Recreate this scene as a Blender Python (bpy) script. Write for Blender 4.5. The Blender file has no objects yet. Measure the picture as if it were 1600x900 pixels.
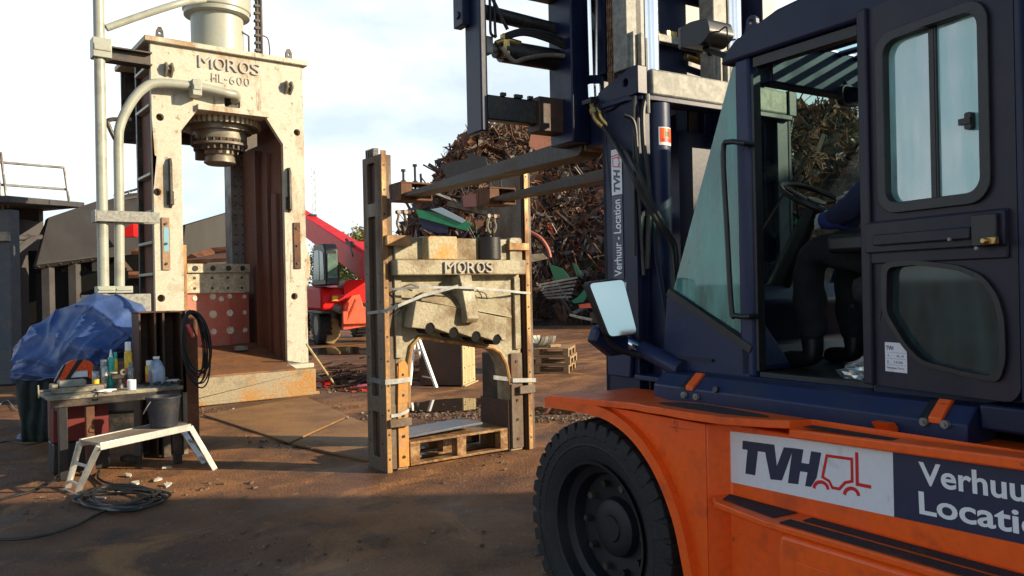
import bpy, bmesh, math, random
from mathutils import Vector, Matrix, Euler, noise
from mathutils.geometry import tessellate_polygon
R = math.radians
PI = math.pi
rnd = random.Random(7)
sc = bpy.context.scene
C = sc.collection

# ---------------------------------------------------------------- camera
FPX = 1250.0; CAMH = 1.6; RHO = R(1.2); CR, SR = math.cos(RHO), math.sin(RHO)
cam = bpy.data.cameras.new('camera'); cam.sensor_width = 36; cam.lens = FPX/1600*36
cam.clip_start = 0.05; cam.clip_end = 3000
camo = bpy.data.objects.new('camera', cam); C.objects.link(camo)
camo.matrix_world = Matrix(((CR, SR, 0, 0), (0, 0, -1, 0), (-SR, CR, 0, CAMH), (0, 0, 0, 1)))
sc.camera = camo

# ---------------------------------------------------------------- light
SUN_EL = R(19.5); SUN_DIR = Vector((.98, -.20, 0)).normalized()      # towards the sun
sv = Vector((SUN_DIR.x*math.cos(SUN_EL), SUN_DIR.y*math.cos(SUN_EL), math.sin(SUN_EL)))
sun = bpy.data.lights.new('sun', 'SUN'); sun.energy = 5.0; sun.angle = R(0.5); sun.color = (1, .83, .58)
suno = bpy.data.objects.new('sun', sun); C.objects.link(suno)
suno.rotation_euler = sv.to_track_quat('Z', 'Y').to_euler()
w = bpy.data.worlds.new('World'); sc.world = w; w.use_nodes = True
nt = w.node_tree; N = nt.nodes; L = nt.links; N.clear()
sky = N.new('ShaderNodeTexSky'); sky.sky_type = 'NISHITA'; sky.sun_disc = False
sky.sun_elevation = SUN_EL; sky.sun_rotation = math.atan2(SUN_DIR.x, SUN_DIR.y)
sky.air_density = 1.0; sky.dust_density = 1.2; sky.ozone_density = 1.5
tc = N.new('ShaderNodeTexCoord'); mp = N.new('ShaderNodeMapping'); mp.inputs['Scale'].default_value = (1, 1, 2.6)
mp.inputs['Location'].default_value = (.55, .2, .15)
n1 = N.new('ShaderNodeTexNoise'); n1.inputs['Scale'].default_value = 2.1; n1.inputs['Detail'].default_value = 7; n1.inputs['Roughness'].default_value = .55
rp = N.new('ShaderNodeValToRGB'); rp.color_ramp.elements[0].position = .42; rp.color_ramp.elements[1].position = .60; rp.color_ramp.elements[0].color = (.56, .56, .56, 1)
sx_ = N.new('ShaderNodeSeparateXYZ'); el = N.new('ShaderNodeMapRange'); el.inputs['From Min'].default_value = .33; el.inputs['From Max'].default_value = .42; el.inputs['To Min'].default_value = 1; el.inputs['To Max'].default_value = .03; cm = N.new('ShaderNodeMath'); cm.operation = 'MULTIPLY'
mx = N.new('ShaderNodeMixRGB'); mx.inputs[2].default_value = (13.8, 14.8, 15.2, 1)
bg = N.new('ShaderNodeBackground'); bg.inputs['Strength'].default_value = .058
out = N.new('ShaderNodeOutputWorld'); tn = N.new('ShaderNodeMixRGB'); tn.blend_type = 'MULTIPLY'; tn.inputs[0].default_value = 1; tn.inputs[2].default_value = (.84, 1.26, 1.46, 1)
L.new(tc.outputs['Generated'], mp.inputs['Vector']); L.new(mp.outputs[0], n1.inputs['Vector'])
L.new(n1.outputs['Fac'], rp.inputs['Fac']); L.new(tc.outputs['Generated'], sx_.inputs[0]); L.new(sx_.outputs['Z'], el.inputs['Value']); L.new(rp.outputs['Color'], cm.inputs[0]); L.new(el.outputs[0], cm.inputs[1]); L.new(cm.outputs[0], mx.inputs[0]); L.new(sky.outputs['Color'], tn.inputs[1]); L.new(tn.outputs[0], mx.inputs[1])
L.new(mx.outputs[0], bg.inputs['Color']); L.new(bg.outputs[0], out.inputs['Surface'])
sc.view_settings.view_transform = 'Standard'; sc.view_settings.look = 'None'
sc.view_settings.exposure = 0.68; sc.view_settings.gamma = 1

# ---------------------------------------------------------------- frames: a local frame standing in the yard
def ray(px, py):
    u = (px-800)/FPX; v = (450-py)/FPX
    return (u*CR+v*SR, 1.0, -u*SR+v*CR)
class Fr:
    def __init__(S, ox, oy, yaw):
        S.o = (ox, oy); S.yaw = yaw; S.c = math.cos(yaw); S.s = math.sin(yaw)
    def loc(S, x, y):
        x -= S.o[0]; y -= S.o[1]; return (x*S.c+y*S.s, -x*S.s+y*S.c)
    def world(S, x, y): return (S.o[0]+x*S.c-y*S.s, S.o[1]+x*S.s+y*S.c)
    def _r(S, px, py):
        r = ray(px, py); c = S.loc(0, 0)
        return c, (r[0]*S.c+r[1]*S.s, -r[0]*S.s+r[1]*S.c, r[2])
    def Y(S, px, py, b):
        c, d = S._r(px, py); k = (b-c[1])/d[1]; return (c[0]+k*d[0], CAMH+k*d[2])
    def X(S, px, py, a):
        c, d = S._r(px, py); k = (a-c[0])/d[0]; return (c[1]+k*d[1], CAMH+k*d[2])
    def Z(S, px, py, z):
        c, d = S._r(px, py); k = (z-CAMH)/d[2]; return (c[0]+k*d[0], c[1]+k*d[1])
    def YY(S, pts, b): return [S.Y(p[0], p[1], b) for p in pts]
    def XX(S, pts, a): return [S.X(p[0], p[1], a) for p in pts]

# ---------------------------------------------------------------- materials
def setin(b, k, v):
    if k in b.inputs: b.inputs[k].default_value = v
def mat(name, c1, c2=None, scale=4, thr=.55, soft=.12, rough=.6, rough2=None, metal=0, metal2=None, bump=.15, fine=40, stretch=(1, 1, 1), c3=None, var=.25, coat=0, spec=.5, dist=.01, wear=None, wthr=.66, wst=(.12, 1, 2.2), wsc=34):
    """paint or metal c1 with patches of c2 (rust, dirt) and fine grain"""
    m = bpy.data.materials.new(name); m.use_nodes = True; t = m.node_tree; n = t.nodes; l = t.links
    b = n['Principled BSDF']
    tc = n.new('ShaderNodeTexCoord'); mp = n.new('ShaderNodeMapping'); mp.inputs['Scale'].default_value = stretch
    oi = n.new('ShaderNodeObjectInfo'); va = n.new('ShaderNodeVectorMath'); va.operation = 'ADD'
    sc_ = n.new('ShaderNodeVectorMath'); sc_.operation = 'SCALE'; sc_.inputs['Scale'].default_value = 13
    cb = n.new('ShaderNodeCombineXYZ')
    for i in range(3): l.new(oi.outputs['Random'], cb.inputs[i])
    l.new(cb.outputs[0], sc_.inputs[0]); l.new(tc.outputs['Object'], va.inputs[0]); l.new(sc_.outputs[0], va.inputs[1])
    l.new(va.outputs[0], mp.inputs['Vector'])
    a = n.new('ShaderNodeTexNoise'); a.inputs['Scale'].default_value = scale; a.inputs['Detail'].default_value = 6; a.inputs['Roughness'].default_value = .62
    f = n.new('ShaderNodeTexNoise'); f.inputs['Scale'].default_value = fine; f.inputs['Detail'].default_value = 4
    l.new(mp.outputs[0], a.inputs['Vector']); l.new(va.outputs[0], f.inputs['Vector'])
    r = n.new('ShaderNodeValToRGB'); r.color_ramp.elements[0].position = thr-soft; r.color_ramp.elements[1].position = thr+soft
    l.new(a.outputs['Fac'], r.inputs['Fac'])
    mx = n.new('ShaderNodeMixRGB'); mx.inputs[1].default_value = (*c1, 1); mx.inputs[2].default_value = (*(c2 or c1), 1)
    l.new(r.outputs['Color'], mx.inputs[0]); col = mx.outputs[0]
    if c3:
        g = n.new('ShaderNodeTexNoise'); g.inputs['Scale'].default_value = scale*2.7; g.inputs['Detail'].default_value = 5
        l.new(va.outputs[0], g.inputs['Vector'])
        r3 = n.new('ShaderNodeValToRGB'); r3.color_ramp.elements[0].position = .56; r3.color_ramp.elements[1].position = .68
        l.new(g.outputs['Fac'], r3.inputs['Fac'])
        m3 = n.new('ShaderNodeMixRGB'); m3.inputs[2].default_value = (*c3, 1); l.new(r3.outputs['Color'], m3.inputs[0]); l.new(col, m3.inputs[1]); col = m3.outputs[0]
    if wear:
        for st, s_, th_ in ((wst, wsc, wthr), ((1, 1, 1), 7, wthr+.02)):
            mw = n.new('ShaderNodeMapping'); mw.inputs['Scale'].default_value = st; l.new(va.outputs[0], mw.inputs[0])
            g = n.new('ShaderNodeTexNoise'); g.inputs['Scale'].default_value = s_; g.inputs['Detail'].default_value = 9; g.inputs['Roughness'].default_value = .75; l.new(mw.outputs[0], g.inputs['Vector'])
            r3 = n.new('ShaderNodeValToRGB'); r3.color_ramp.elements[0].position = th_; r3.color_ramp.elements[1].position = th_+.035; r3.color_ramp.elements[1].color = (.8, .8, .8, 1)
            l.new(g.outputs['Fac'], r3.inputs['Fac'])
            m3 = n.new('ShaderNodeMixRGB'); m3.inputs[2].default_value = (*wear, 1); l.new(r3.outputs['Color'], m3.inputs[0]); l.new(col, m3.inputs[1]); col = m3.outputs[0]
    mr = n.new('ShaderNodeMapRange'); mr.inputs['From Min'].default_value = .3; mr.inputs['From Max'].default_value = .7
    mr.inputs['To Min'].default_value = 1-var; mr.inputs['To Max'].default_value = 1+var
    l.new(f.outputs['Fac'], mr.inputs['Value'])
    mu = n.new('ShaderNodeVectorMath'); mu.operation = 'SCALE'; l.new(col, mu.inputs[0]); l.new(mr.outputs[0], mu.inputs['Scale'])
    l.new(mu.outputs[0], b.inputs['Base Color'])
    def two(k, v1, v2):
        if v2 is None: setin(b, k, v1); return
        q = n.new('ShaderNodeMapRange'); q.inputs['To Min'].default_value = v1; q.inputs['To Max'].default_value = v2
        l.new(r.outputs['Color'], q.inputs['Value']); l.new(q.outputs[0], b.inputs[k])
    two('Roughness', rough, rough2); two('Metallic', metal, metal2)
    setin(b, 'Coat Weight', coat); setin(b, 'Coat Roughness', .12); setin(b, 'Specular IOR Level', spec)
    if bump:
        bp = n.new('ShaderNodeBump'); bp.inputs['Strength'].default_value = bump; bp.inputs['Distance'].default_value = dist
        l.new(f.outputs['Fac'], bp.inputs['Height']); l.new(bp.outputs[0], b.inputs['Normal'])
    return m
RUST = (.16, .06, .022); DKRUST = (.07, .028, .014)
M = dict(
 press=mat('press_paint', (.45, .425, .335), (.32, .20, .10), 1.6, .60, .07, .55, .8, bump=.12, stretch=(1.6, 1.6, .55), c3=(.38, .34, .25), var=.12, wear=(.20, .12, .06), wthr=.575, wst=(1, 1, .10), wsc=6),
 pressd=mat('press_inner_steel', (.085, .045, .032), (.17, .055, .025), 1.8, .5, .2, .6, .85, .3, 0, stretch=(2, 2, .5), var=.3),
 pipe=mat('pipe_paint', (.34, .35, .29), (.24, .23, .18), 3, .6, .1, .38, bump=.03, var=.06),
 galv=mat('galvanised_steel', (.30, .295, .26), (.19, .19, .17), 22, .5, .1, .6, metal=.1, bump=.05, var=.1),
 castp=mat('cast_carrier_paint', (.33, .29, .19), (.17, .11, .055), 3, .56, .12, .5, .8, bump=.35, c3=(.20, .17, .11), var=.2, wear=(.11, .07, .04), wthr=.61, wst=(1, 1, .15), wsc=7),
 colst=mat('column_steel', (.15, .125, .095), (.11, .06, .03), 4, .5, .14, .5, .8, .25, 0, stretch=(1, 1, .35), var=.2),
 rustface=mat('machined_rust_face', (.42, .25, .10), (.20, .09, .035), 6, .5, .12, .45, .8, .35, 0, stretch=(1, 1, .3), var=.2),
 orust=mat('orange_rust', (.55, .22, .035), (.34, .20, .08), 5, .52, .1, .6, var=.2),
 rust=mat('rusty_steel', RUST, DKRUST, 5, .5, .15, .75, bump=.3, var=.3),
 dkrust=mat('dark_rusty_steel', (.05, .026, .018), (.10, .045, .02), 4, .55, .15, .6, .8, bump=.3, stretch=(1, 1, .5), var=.3),
 dksteel=mat('dark_steel', (.045, .042, .04), (.09, .06, .04), 5, .58, .12, .42, .7, .6, 0, bump=.15, var=.2),
 fork=mat('fork_steel', (.05, .045, .042), (.14, .08, .045), 4, .58, .15, .5, .8, .5, 0, stretch=(.4, 1, 1), bump=.2),
 chrome=mat('chrome_rod', (.75, .77, .80), rough=.12, metal=1, bump=0, var=.02),
 navy=mat('navy_paint', (.007, .012, .042), (.018, .022, .05), 3, .62, .1, .42, .6, bump=.04, var=.1, spec=.35, wear=(.06, .055, .06), wthr=.70),
 navyl=mat('lighter_navy_paint', (.016, .026, .075), (.03, .034, .06), 4, .62, .1, .42, .6, bump=.04, var=.1, spec=.35, wear=(.08, .075, .08), wthr=.70),
 door=mat('door_paint', (.019, .018, .032), (.030, .027, .036), 3, .6, .1, .45, bump=.05, var=.08, spec=.3, wear=(.09, .085, .095), wthr=.69),
 black=mat('black_plastic', (.012, .012, .014), (.022, .022, .022), 6, .6, .1, .45, bump=.08),
 rubber=mat('tyre_rubber', (.010, .010, .012), (.026, .022, .02), 7, .62, .1, .75, bump=.35, fine=60),
 hose=mat('hose_rubber', (.012, .012, .013), (.03, .025, .02), 9, .6, .1, .5, bump=.1),
 orange=mat('orange_paint', (.90, .115, .008), (.70, .085, .010), 2.5, .66, .12, .36, .6, bump=.06, c3=(.66, .085, .012), var=.07, wear=(.07, .025, .015), wthr=.635),
 grip=mat('anti_slip_strip', (.02, .017, .02), (.10, .03, .015), 6, .66, .06, .85, bump=.6, fine=160, var=.3),
 white=mat('white_vinyl', (.72, .74, .78), (.55, .56, .55), 9, .68, .06, .35, bump=0, var=.03),
 navyv=mat('navy_vinyl', (.025, .03, .07), (.05, .05, .09), 6, .68, .1, .35, bump=0, var=.05),
 redv=mat('red_vinyl', (.62, .02, .02), rough=.35, bump=0, var=.03),
 whitet=mat('white_lettering', (.78, .80, .82), rough=.4, bump=0, var=.02),
 redp=mat('red_machine_paint', (.75, .012, .012), (.5, .01, .01), 3, .62, .1, .5, bump=.02, var=.05, spec=.25),
 coralp=mat('orange_red_paint', (.85, .12, .05), (.6, .08, .03), 3, .6, .1, .45, bump=.03),
 tarp=mat('blue_tarpaulin', (.038, .080, .23), (.08, .12, .25), 2.2, .60, .14, .5, bump=.15, fine=55, var=.14),
 alu=mat('aluminium', (.72, .72, .68), (.40, .37, .30), 6, .58, .14, .38, .6, .7, .2, bump=.06, var=.1),
 alud=mat('dirty_plank_top', (.30, .25, .18), (.16, .11, .07), 5, .5, .14, .7, bump=.2, var=.2),
 wood=mat('pallet_wood', (.42, .28, .15), (.26, .16, .08), 4, .5, .2, .8, stretch=(.4, 3, 3), bump=.3, var=.2),
 wetwood=mat('wet_pallet_wood', (.20, .10, .04), (.32, .19, .08), 9, .55, .08, .35, .7, bump=.5, fine=25, var=.35),
 plank=mat('pale_boards', (.50, .40, .22), (.34, .26, .14), 4, .55, .15, .75, stretch=(3, 3, .4), bump=.2),
 bench=mat('bench_top', (.30, .27, .19), (.13, .10, .08), 4, .5, .1, .6, bump=.2),
 redgrey=mat('red_wear_plate', (.46, .11, .07), (.40, .17, .12), 3, .55, .12, .6, var=.12),
 pale=mat('pale_scale', (.50, .46, .33), (.36, .30, .2), 9, .5, .1, .7),
 cyl=mat('cylinder_paint', (.34, .36, .31), (.42, .38, .26), 2, .6, .12, .4, bump=.03, var=.06),
 brass=mat('brass_fitting', (.55, .38, .13), (.3, .2, .1), 9, .6, .1, .35, metal=.9, bump=.03),
 chain=mat('greasy_chain', (.48, .30, .17), (.22, .13, .08), 20, .5, .12, .5, metal=.5),
 blue=mat('blue_work_fabric', (.012, .018, .05), (.016, .024, .07), 8, .5, .1, .9, bump=.3, fine=120),
 trous=mat('black_work_trousers', (.010, .010, .013), (.016, .016, .02), 8, .5, .1, .9, bump=.3, fine=120),
 skin=mat('skin', (.48, .27, .19), (.44, .22, .16), 12, .55, .1, .5, bump=.05),
 rimd=mat('dark_rim_paint', (.003, .0035, .009), (.008, .007, .007), 5, rough=.6, bump=.1),
 hair=mat('hair', (.05, .035, .02), rough=.7),
 glove=mat('white_glove_fabric', (.60, .60, .60), (.42, .42, .42), 20, .5, .1, .85, bump=.3, fine=160),
 gloveb=mat('blue_glove_cuff', (.02, .03, .18), rough=.8, bump=.2),
 seatm=mat('seat_fabric', (.02, .02, .022), (.03, .03, .03), 10, .5, .1, .9),
 concrete=mat('grey_bunker_concrete', (.30, .28, .24), (.22, .19, .16), 1.5, .55, .12, .85, bump=.25, stretch=(1, 1, .5), var=.1),
 shed=mat('shed_cladding', (.07, .065, .065), (.05, .042, .04), 2, .55, .12, .8, var=.15),
 hall=mat('hall_cladding', (.62, .63, .60), (.52, .53, .5), 1, .6, .1, .6, bump=.03, var=.03),
 hopper=mat('hopper_steel', (.032, .029, .029), (.020, .017, .016), 1.2, .5, .16, .65, bump=.15, stretch=(1.5, 1.5, .5), var=.15),  # hopper and bunker steel darkened to carry the shade they stand in
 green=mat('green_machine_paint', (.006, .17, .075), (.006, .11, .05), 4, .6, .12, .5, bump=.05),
 teal=mat('teal_paint', (.02, .42, .34), rough=.4, bump=0),
 yellow=mat('yellow_paint', (.72, .45, .02), (.55, .33, .02), 6, .6, .1, .45, bump=.03),
 orangetool=mat('orange_tool_plastic', (.85, .09, .015), rough=.35, bump=.03, coat=.2),
 leaf=mat('autumn_foliage', (.10, .13, .03), (.26, .20, .04), 2, .5, .15, .8, bump=0, var=.3),
 bark=mat('bark', (.08, .06, .04), (.05, .04, .03), 6, .5, .1, .9),
 steelg=mat('grey_scrap_steel', (.20, .20, .19), (.12, .08, .05), 3, .55, .12, .5, .8, .4, 0),
 bucket=mat('black_bucket_plastic', (.018, .02, .03), (.04, .035, .03), 6, .6, .1, .5, bump=.05),
 gearst=mat('greased_flange_steel', (.24, .22, .17), (.14, .10, .07), 5, .55, .12, .42, .6, .4, 0, var=.12),
)
def glassmat(name, tint, dirt, dcol, gloss=.5, rough=.03):  # dirt film; its diffuse colour also stands in for reflected sky
    m = bpy.data.materials.new(name); m.use_nodes = True; t = m.node_tree; n = t.nodes; l = t.links; n.clear()
    o = n.new('ShaderNodeOutputMaterial'); tr = n.new('ShaderNodeBsdfTransparent'); tr.inputs[0].default_value = (*tint, 1)
    gl = n.new('ShaderNodeBsdfGlossy'); gl.inputs['Roughness'].default_value = rough
    df = n.new('ShaderNodeBsdfDiffuse'); df.inputs[0].default_value = (*dcol, 1)
    lw = n.new('ShaderNodeLayerWeight'); lw.inputs['Blend'].default_value = gloss
    m1 = n.new('ShaderNodeMixShader'); m2 = n.new('ShaderNodeMixShader')
    no = n.new('ShaderNodeTexNoise'); no.inputs['Scale'].default_value = 5; no.inputs['Detail'].default_value = 3; no.inputs['Roughness'].default_value = .5
    tc = n.new('ShaderNodeTexCoord'); mp = n.new('ShaderNodeMapping'); mp.inputs['Scale'].default_value = (2.5, 2.5, .5)
    l.new(tc.outputs['Object'], mp.inputs[0]); l.new(mp.outputs[0], no.inputs['Vector'])
    mr = n.new('ShaderNodeMapRange'); mr.inputs['From Min'].default_value = .35; mr.inputs['From Max'].default_value = .7; mr.inputs['To Min'].default_value = dirt*.5; mr.inputs['To Max'].default_value = dirt*1.6
    l.new(no.outputs['Fac'], mr.inputs['Value'])
    l.new(lw.outputs['Fresnel'], m1.inputs[0]); l.new(tr.outputs[0], m1.inputs[1]); l.new(gl.outputs[0], m1.inputs[2])
    l.new(mr.outputs[0], m2.inputs[0]); l.new(m1.outputs[0], m2.inputs[1]); l.new(df.outputs[0], m2.inputs[2]); l.new(m2.outputs[0], o.inputs['Surface'])
    return m
M['glass'] = glassmat('cab_glass', (.42, .66, .62), .42, (.26, .60, .54), .5)  # teal film carries the sky reflected in the quarter glass
M['glassw'] = glassmat('windscreen_glass', (.62, .74, .70), .012, (.2, .3, .27), .15)
M['glassd'] = glassmat('door_glass', (.50, .60, .62), .46, (.42, .82, .78), .80, .05)  # bright sky reflection of the door pane painted into the film colour
M['glassl'] = glassmat('lower_door_glass', (.18, .25, .25), .14, (.16, .28, .28), .35, .05)
M['plastic'] = glassmat('clear_bottle_plastic', (.75, .82, .9), .45, (.5, .62, .8), .5, .1)
def simple(name, col, rough=.5, metal=0, em=None):
    m = bpy.data.materials.new(name); m.use_nodes = True; b = m.node_tree.nodes['Principled BSDF']
    b.inputs['Base Color'].default_value = (*col, 1); b.inputs['Roughness'].default_value = rough; b.inputs['Metallic'].default_value = metal
    return m
M['mirror'] = simple('mirror_glass', (.38, .48, .50), .06, 1)
def translucent():
    m = bpy.data.materials.new('roof_skylight'); m.use_nodes = True; t = m.node_tree; n = t.nodes; n.clear()
    o = n.new('ShaderNodeOutputMaterial'); a = n.new('ShaderNodeBsdfTranslucent'); a.inputs[0].default_value = (.75, .92, 1, 1)
    b = n.new('ShaderNodeBsdfTransparent'); b.inputs[0].default_value = (.6, .8, .85, 1); x = n.new('ShaderNodeMixShader'); x.inputs[0].default_value = .55
    t.links.new(a.outputs[0], x.inputs[1]); t.links.new(b.outputs[0], x.inputs[2]); t.links.new(x.outputs[0], o.inputs['Surface']); return m
M['skylight'] = translucent()

# ---------------------------------------------------------------- geometry
def circ(cx, cz, r, n=16, a0=0, a1=2*PI, rz=None):
    rz = rz or r; k = n if abs(a1-a0-2*PI) < 1e-6 else n-1
    return [(cx+r*math.cos(a0+(a1-a0)*i/k), cz+rz*math.sin(a0+(a1-a0)*i/k)) for i in range(n)]
def rr(x0, x1, z0, z1, r, n=5):
    p = []
    for cx, cz, a in ((x1-r, z1-r, 0), (x0+r, z1-r, PI/2), (x0+r, z0+r, PI), (x1-r, z0+r, 1.5*PI)):
        p += [(cx+r*math.cos(a+PI/2*i/n), cz+r*math.sin(a+PI/2*i/n)) for i in range(n+1)]
    return p
def roundpoly(pts, r, n=4):
    out = []; k = len(pts)
    for i in range(k):
        a, b, c = Vector(pts[i-1]), Vector(pts[i]), Vector(pts[(i+1) % k])
        u = (a-b); v = (c-b); rr_ = min(r, u.length*.45, v.length*.45); u.normalize(); v.normalize()
        p0 = b+u*rr_; p1 = b+v*rr_
        for j in range(n+1):
            t = j/n; out.append(tuple(p0*(1-t)**2+b*2*t*(1-t)+p1*t*t))
    return out
class G:
    def __init__(S): S.v = []; S.f = []
    def add(S, vs, fs, mtx=None):
        o = len(S.v); S.v += [tuple(mtx @ Vector(v)) if mtx else tuple(v) for v in vs]; S.f += [tuple(i+o for i in f) for f in fs]; return S
    def box(S, x0, x1, y0, y1, z0, z1, mtx=None):
        return S.add([(x0, y0, z0), (x1, y0, z0), (x1, y1, z0), (x0, y1, z0), (x0, y0, z1), (x1, y0, z1), (x1, y1, z1), (x0, y1, z1)],
                     [(0, 3, 2, 1), (4, 5, 6, 7), (0, 1, 5, 4), (1, 2, 6, 5), (2, 3, 7, 6), (3, 0, 4, 7)], mtx)
    def prism(S, poly, a0, a1, axis='y', holes=(), mtx=None):
        loops = [list(poly)]+[list(h) for h in holes]
        def P(p, a):
            return {'y': (p[0], a, p[1]), 'x': (a, p[0], p[1]), 'z': (p[0], p[1], a)}[axis]
        flat = [p for lp in loops for p in lp]; n = len(flat)
        if holes or len(poly) > 4: tri = tessellate_polygon([[Vector((p[0], p[1], 0)) for p in lp] for lp in loops])
        else: tri = [tuple(range(len(poly)))]
        vs = [P(p, a0) for p in flat]+[P(p, a1) for p in flat]; fs = [tuple(t) for t in tri]+[tuple(i+n for i in reversed(t)) for t in tri]
        o = 0
        for lp in loops:
            k = len(lp)
            for i in range(k):
                j = (i+1) % k; fs.append((o+i, o+j, o+j+n, o+i+n))
            o += k
        return S.add(vs, fs, mtx)
    def tube(S, pts, r, n=8, caps=True, mtx=None, closed=False):
        pts = [Vector(p) for p in pts]; k = len(pts); rs = r if isinstance(r, (list, tuple)) else [r]*k
        vs = []; fs = []; up = None
        for i, p in enumerate(pts):
            if closed: d = pts[(i+1) % k]-pts[i-1]
            else: d = (pts[min(i+1, k-1)]-pts[max(i-1, 0)])
            if d.length < 1e-9: d = Vector((0, 0, 1))
            d.normalize()
            if up is None: up = Vector((0, 0, 1)) if abs(d.z) < .9 else Vector((1, 0, 0))
            a = up-d*up.dot(d)
            if a.length < 1e-4: a = d.orthogonal()
            a.normalize(); up = a; b = d.cross(a)
            vs += [tuple(p+a*rs[i]*math.cos(2*PI*j/n)+b*rs[i]*math.sin(2*PI*j/n)) for j in range(n)]
        m_ = k if closed else k-1
        for i in range(m_):
            i2 = (i+1) % k
            fs += [(i*n+j, i*n+(j+1) % n, i2*n+(j+1) % n, i2*n+j) for j in range(n)]
        if caps and not closed: fs += [tuple(range(n-1, -1, -1)), tuple(range((k-1)*n, k*n))]
        return S.add(vs, fs, mtx)
    def cyl(S, p0, p1, r, r1=None, n=16, mtx=None): return S.tube([p0, p1], [r, r if r1 is None else r1], n, True, mtx)
    def lathe(S, prof, o=(0, 0, 0), axis='z', n=24, mtx=None, closed=False, caps=True):
        vs = []; fs = []; k = len(prof)
        for r, h in prof:
            for j in range(n):
                a = 2*PI*j/n; x, y = r*math.cos(a), r*math.sin(a)
                v = {'z': (x, y, h), 'y': (x, h, y), 'x': (h, x, y)}[axis]; vs.append((v[0]+o[0], v[1]+o[1], v[2]+o[2]))
        for i in range(k if closed else k-1):
            i2 = (i+1) % k
            fs += [(i*n+j, i*n+(j+1) % n, i2*n+(j+1) % n, i2*n+j) for j in range(n)]
        if not closed and caps:
            if prof[0][0] > 1e-6: fs.append(tuple(range(n)))
            if prof[-1][0] > 1e-6: fs.append(tuple(range((k-1)*n, k*n)))
        return S.add(vs, fs, mtx)
    def mesh(S, name):
        me = bpy.data.meshes.new(name); me.from_pydata(S.v, [], S.f)
        bm = bmesh.new(); bm.from_mesh(me); bmesh.ops.remove_doubles(bm, verts=bm.verts, dist=1e-6)
        bmesh.ops.recalc_face_normals(bm, faces=bm.faces); bm.to_mesh(me); bm.free(); me.update(); return me
def put(name, g, m, parent=None, bevel=0, smooth=False, mtx=None, label=None, me=None, kind=None):
    me = me or g.mesh(name)
    if not me.materials and m: me.materials.append(M[m] if isinstance(m, str) else m)
    if smooth:
        me.shade_smooth(); me.set_sharp_from_angle(angle=R(38))
    o = bpy.data.objects.new(name, me); C.objects.link(o)
    if mtx: o.matrix_local = mtx
    if parent: o.parent = parent
    if bevel:
        b = o.modifiers.new('bevel', 'BEVEL'); b.width = bevel; b.segments = 2; b.limit_method = 'ANGLE'; b.angle_limit = R(40); b.harden_normals = False
        if not smooth: me.shade_smooth(); me.set_sharp_from_angle(angle=R(38))
    if label: o['label'] = label
    if kind: o['kind'] = kind
    return o
def tag(o, label=None, cat=None, group=None, kind=None):
    for k, v in (('label', label), ('category', cat), ('group', group), ('kind', kind)):
        if v: o[k] = v
    return o
def thing(name, label, cat, fr=None, loc=None, yaw=None, group=None):
    o = bpy.data.objects.new(name, None); C.objects.link(o); o.empty_display_size = .1
    if fr is not None and loc is not None:
        x, y = fr.world(loc[0], loc[1]); o.location = (x, y, loc[2] if len(loc) > 2 else 0)
    elif fr is not None: o.location = (fr.o[0], fr.o[1], 0)
    elif loc is not None: o.location = loc if len(loc) > 2 else (*loc, 0)
    o.rotation_euler = (0, 0, yaw if yaw is not None else (fr.yaw if fr else 0))
    return tag(o, label, cat, group)
def dup(root, loc=None, yaw=None, label=None):
    r = root.copy(); C.objects.link(r)
    if loc is not None: r.location = loc
    if yaw is not None: r.rotation_euler = (0, 0, yaw)
    if label: r['label'] = label
    for ch in list(root.children):
        c = ch.copy(); C.objects.link(c); c.parent = r
        for g in ch.children:
            d = g.copy(); C.objects.link(d); d.parent = c
    return r
def T(x=0, y=0, z=0): return Matrix.Translation((x, y, z))
def Rx(a): return Matrix.Rotation(a, 4, 'X')
def Ry(a): return Matrix.Rotation(a, 4, 'Y')
def Rz(a): return Matrix.Rotation(a, 4, 'Z')
def text_g(body, w, h, ext=.002, bold=.02, shear=0, fitw=True):
    """lettering w wide, h high (cap height of the whole), lower left at the origin, reading +x, up +y, facing +z"""
    cu = bpy.data.curves.new('lettering', 'FONT'); cu.body = body; cu.extrude = .01; cu.offset = bold; cu.shear = shear; cu.resolution_u = 4
    o = bpy.data.objects.new('lettering', cu); C.objects.link(o); dg = bpy.context.evaluated_depsgraph_get(); dg.update()
    me = bpy.data.meshes.new_from_object(o.evaluated_get(dg)); vs = [v.co.copy() for v in me.vertices]; fs = [tuple(p.vertices) for p in me.polygons]
    bpy.data.objects.remove(o); bpy.data.curves.remove(cu); bpy.data.meshes.remove(me)
    x0 = min(v.x for v in vs); x1 = max(v.x for v in vs); y0 = min(v.y for v in vs); y1 = max(v.y for v in vs)
    sy = h/(y1-y0); sx = w/(x1-x0) if fitw else sy
    g = G(); g.add([((v.x-x0)*sx, (v.y-y0)*sy, (v.z/.01+1)*ext/2) for v in vs], fs); return g
def basis(o, ex, ey, ez): 
    return Matrix(((ex[0], ey[0], ez[0], o[0]), (ex[1], ey[1], ez[1], o[1]), (ex[2], ey[2], ez[2], o[2]), (0, 0, 0, 1)))
def bez(p, n=10):
    """smooth polyline through points"""
    p = [Vector(q) for q in p]; out = []
    for i in range(len(p)-1):
        a = p[max(i-1, 0)]; b = p[i]; c = p[i+1]; d = p[min(i+2, len(p)-1)]
        for j in range(n):
            t = j/n; out.append(.5*((2*b)+(c-a)*t+(2*a-5*b+4*c-d)*t*t+(-a+3*b-3*c+d)*t**3))
    out.append(p[-1]); return out
TH = R(32.5)
FK = Fr(.35+1.15*math.cos(TH), 3.52+1.15*math.sin(TH), PI/2+TH)     # forklift: x forward, y towards its near side
PR = Fr(-5.175, 11.49, R(37.5))                                      # standing press
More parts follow.
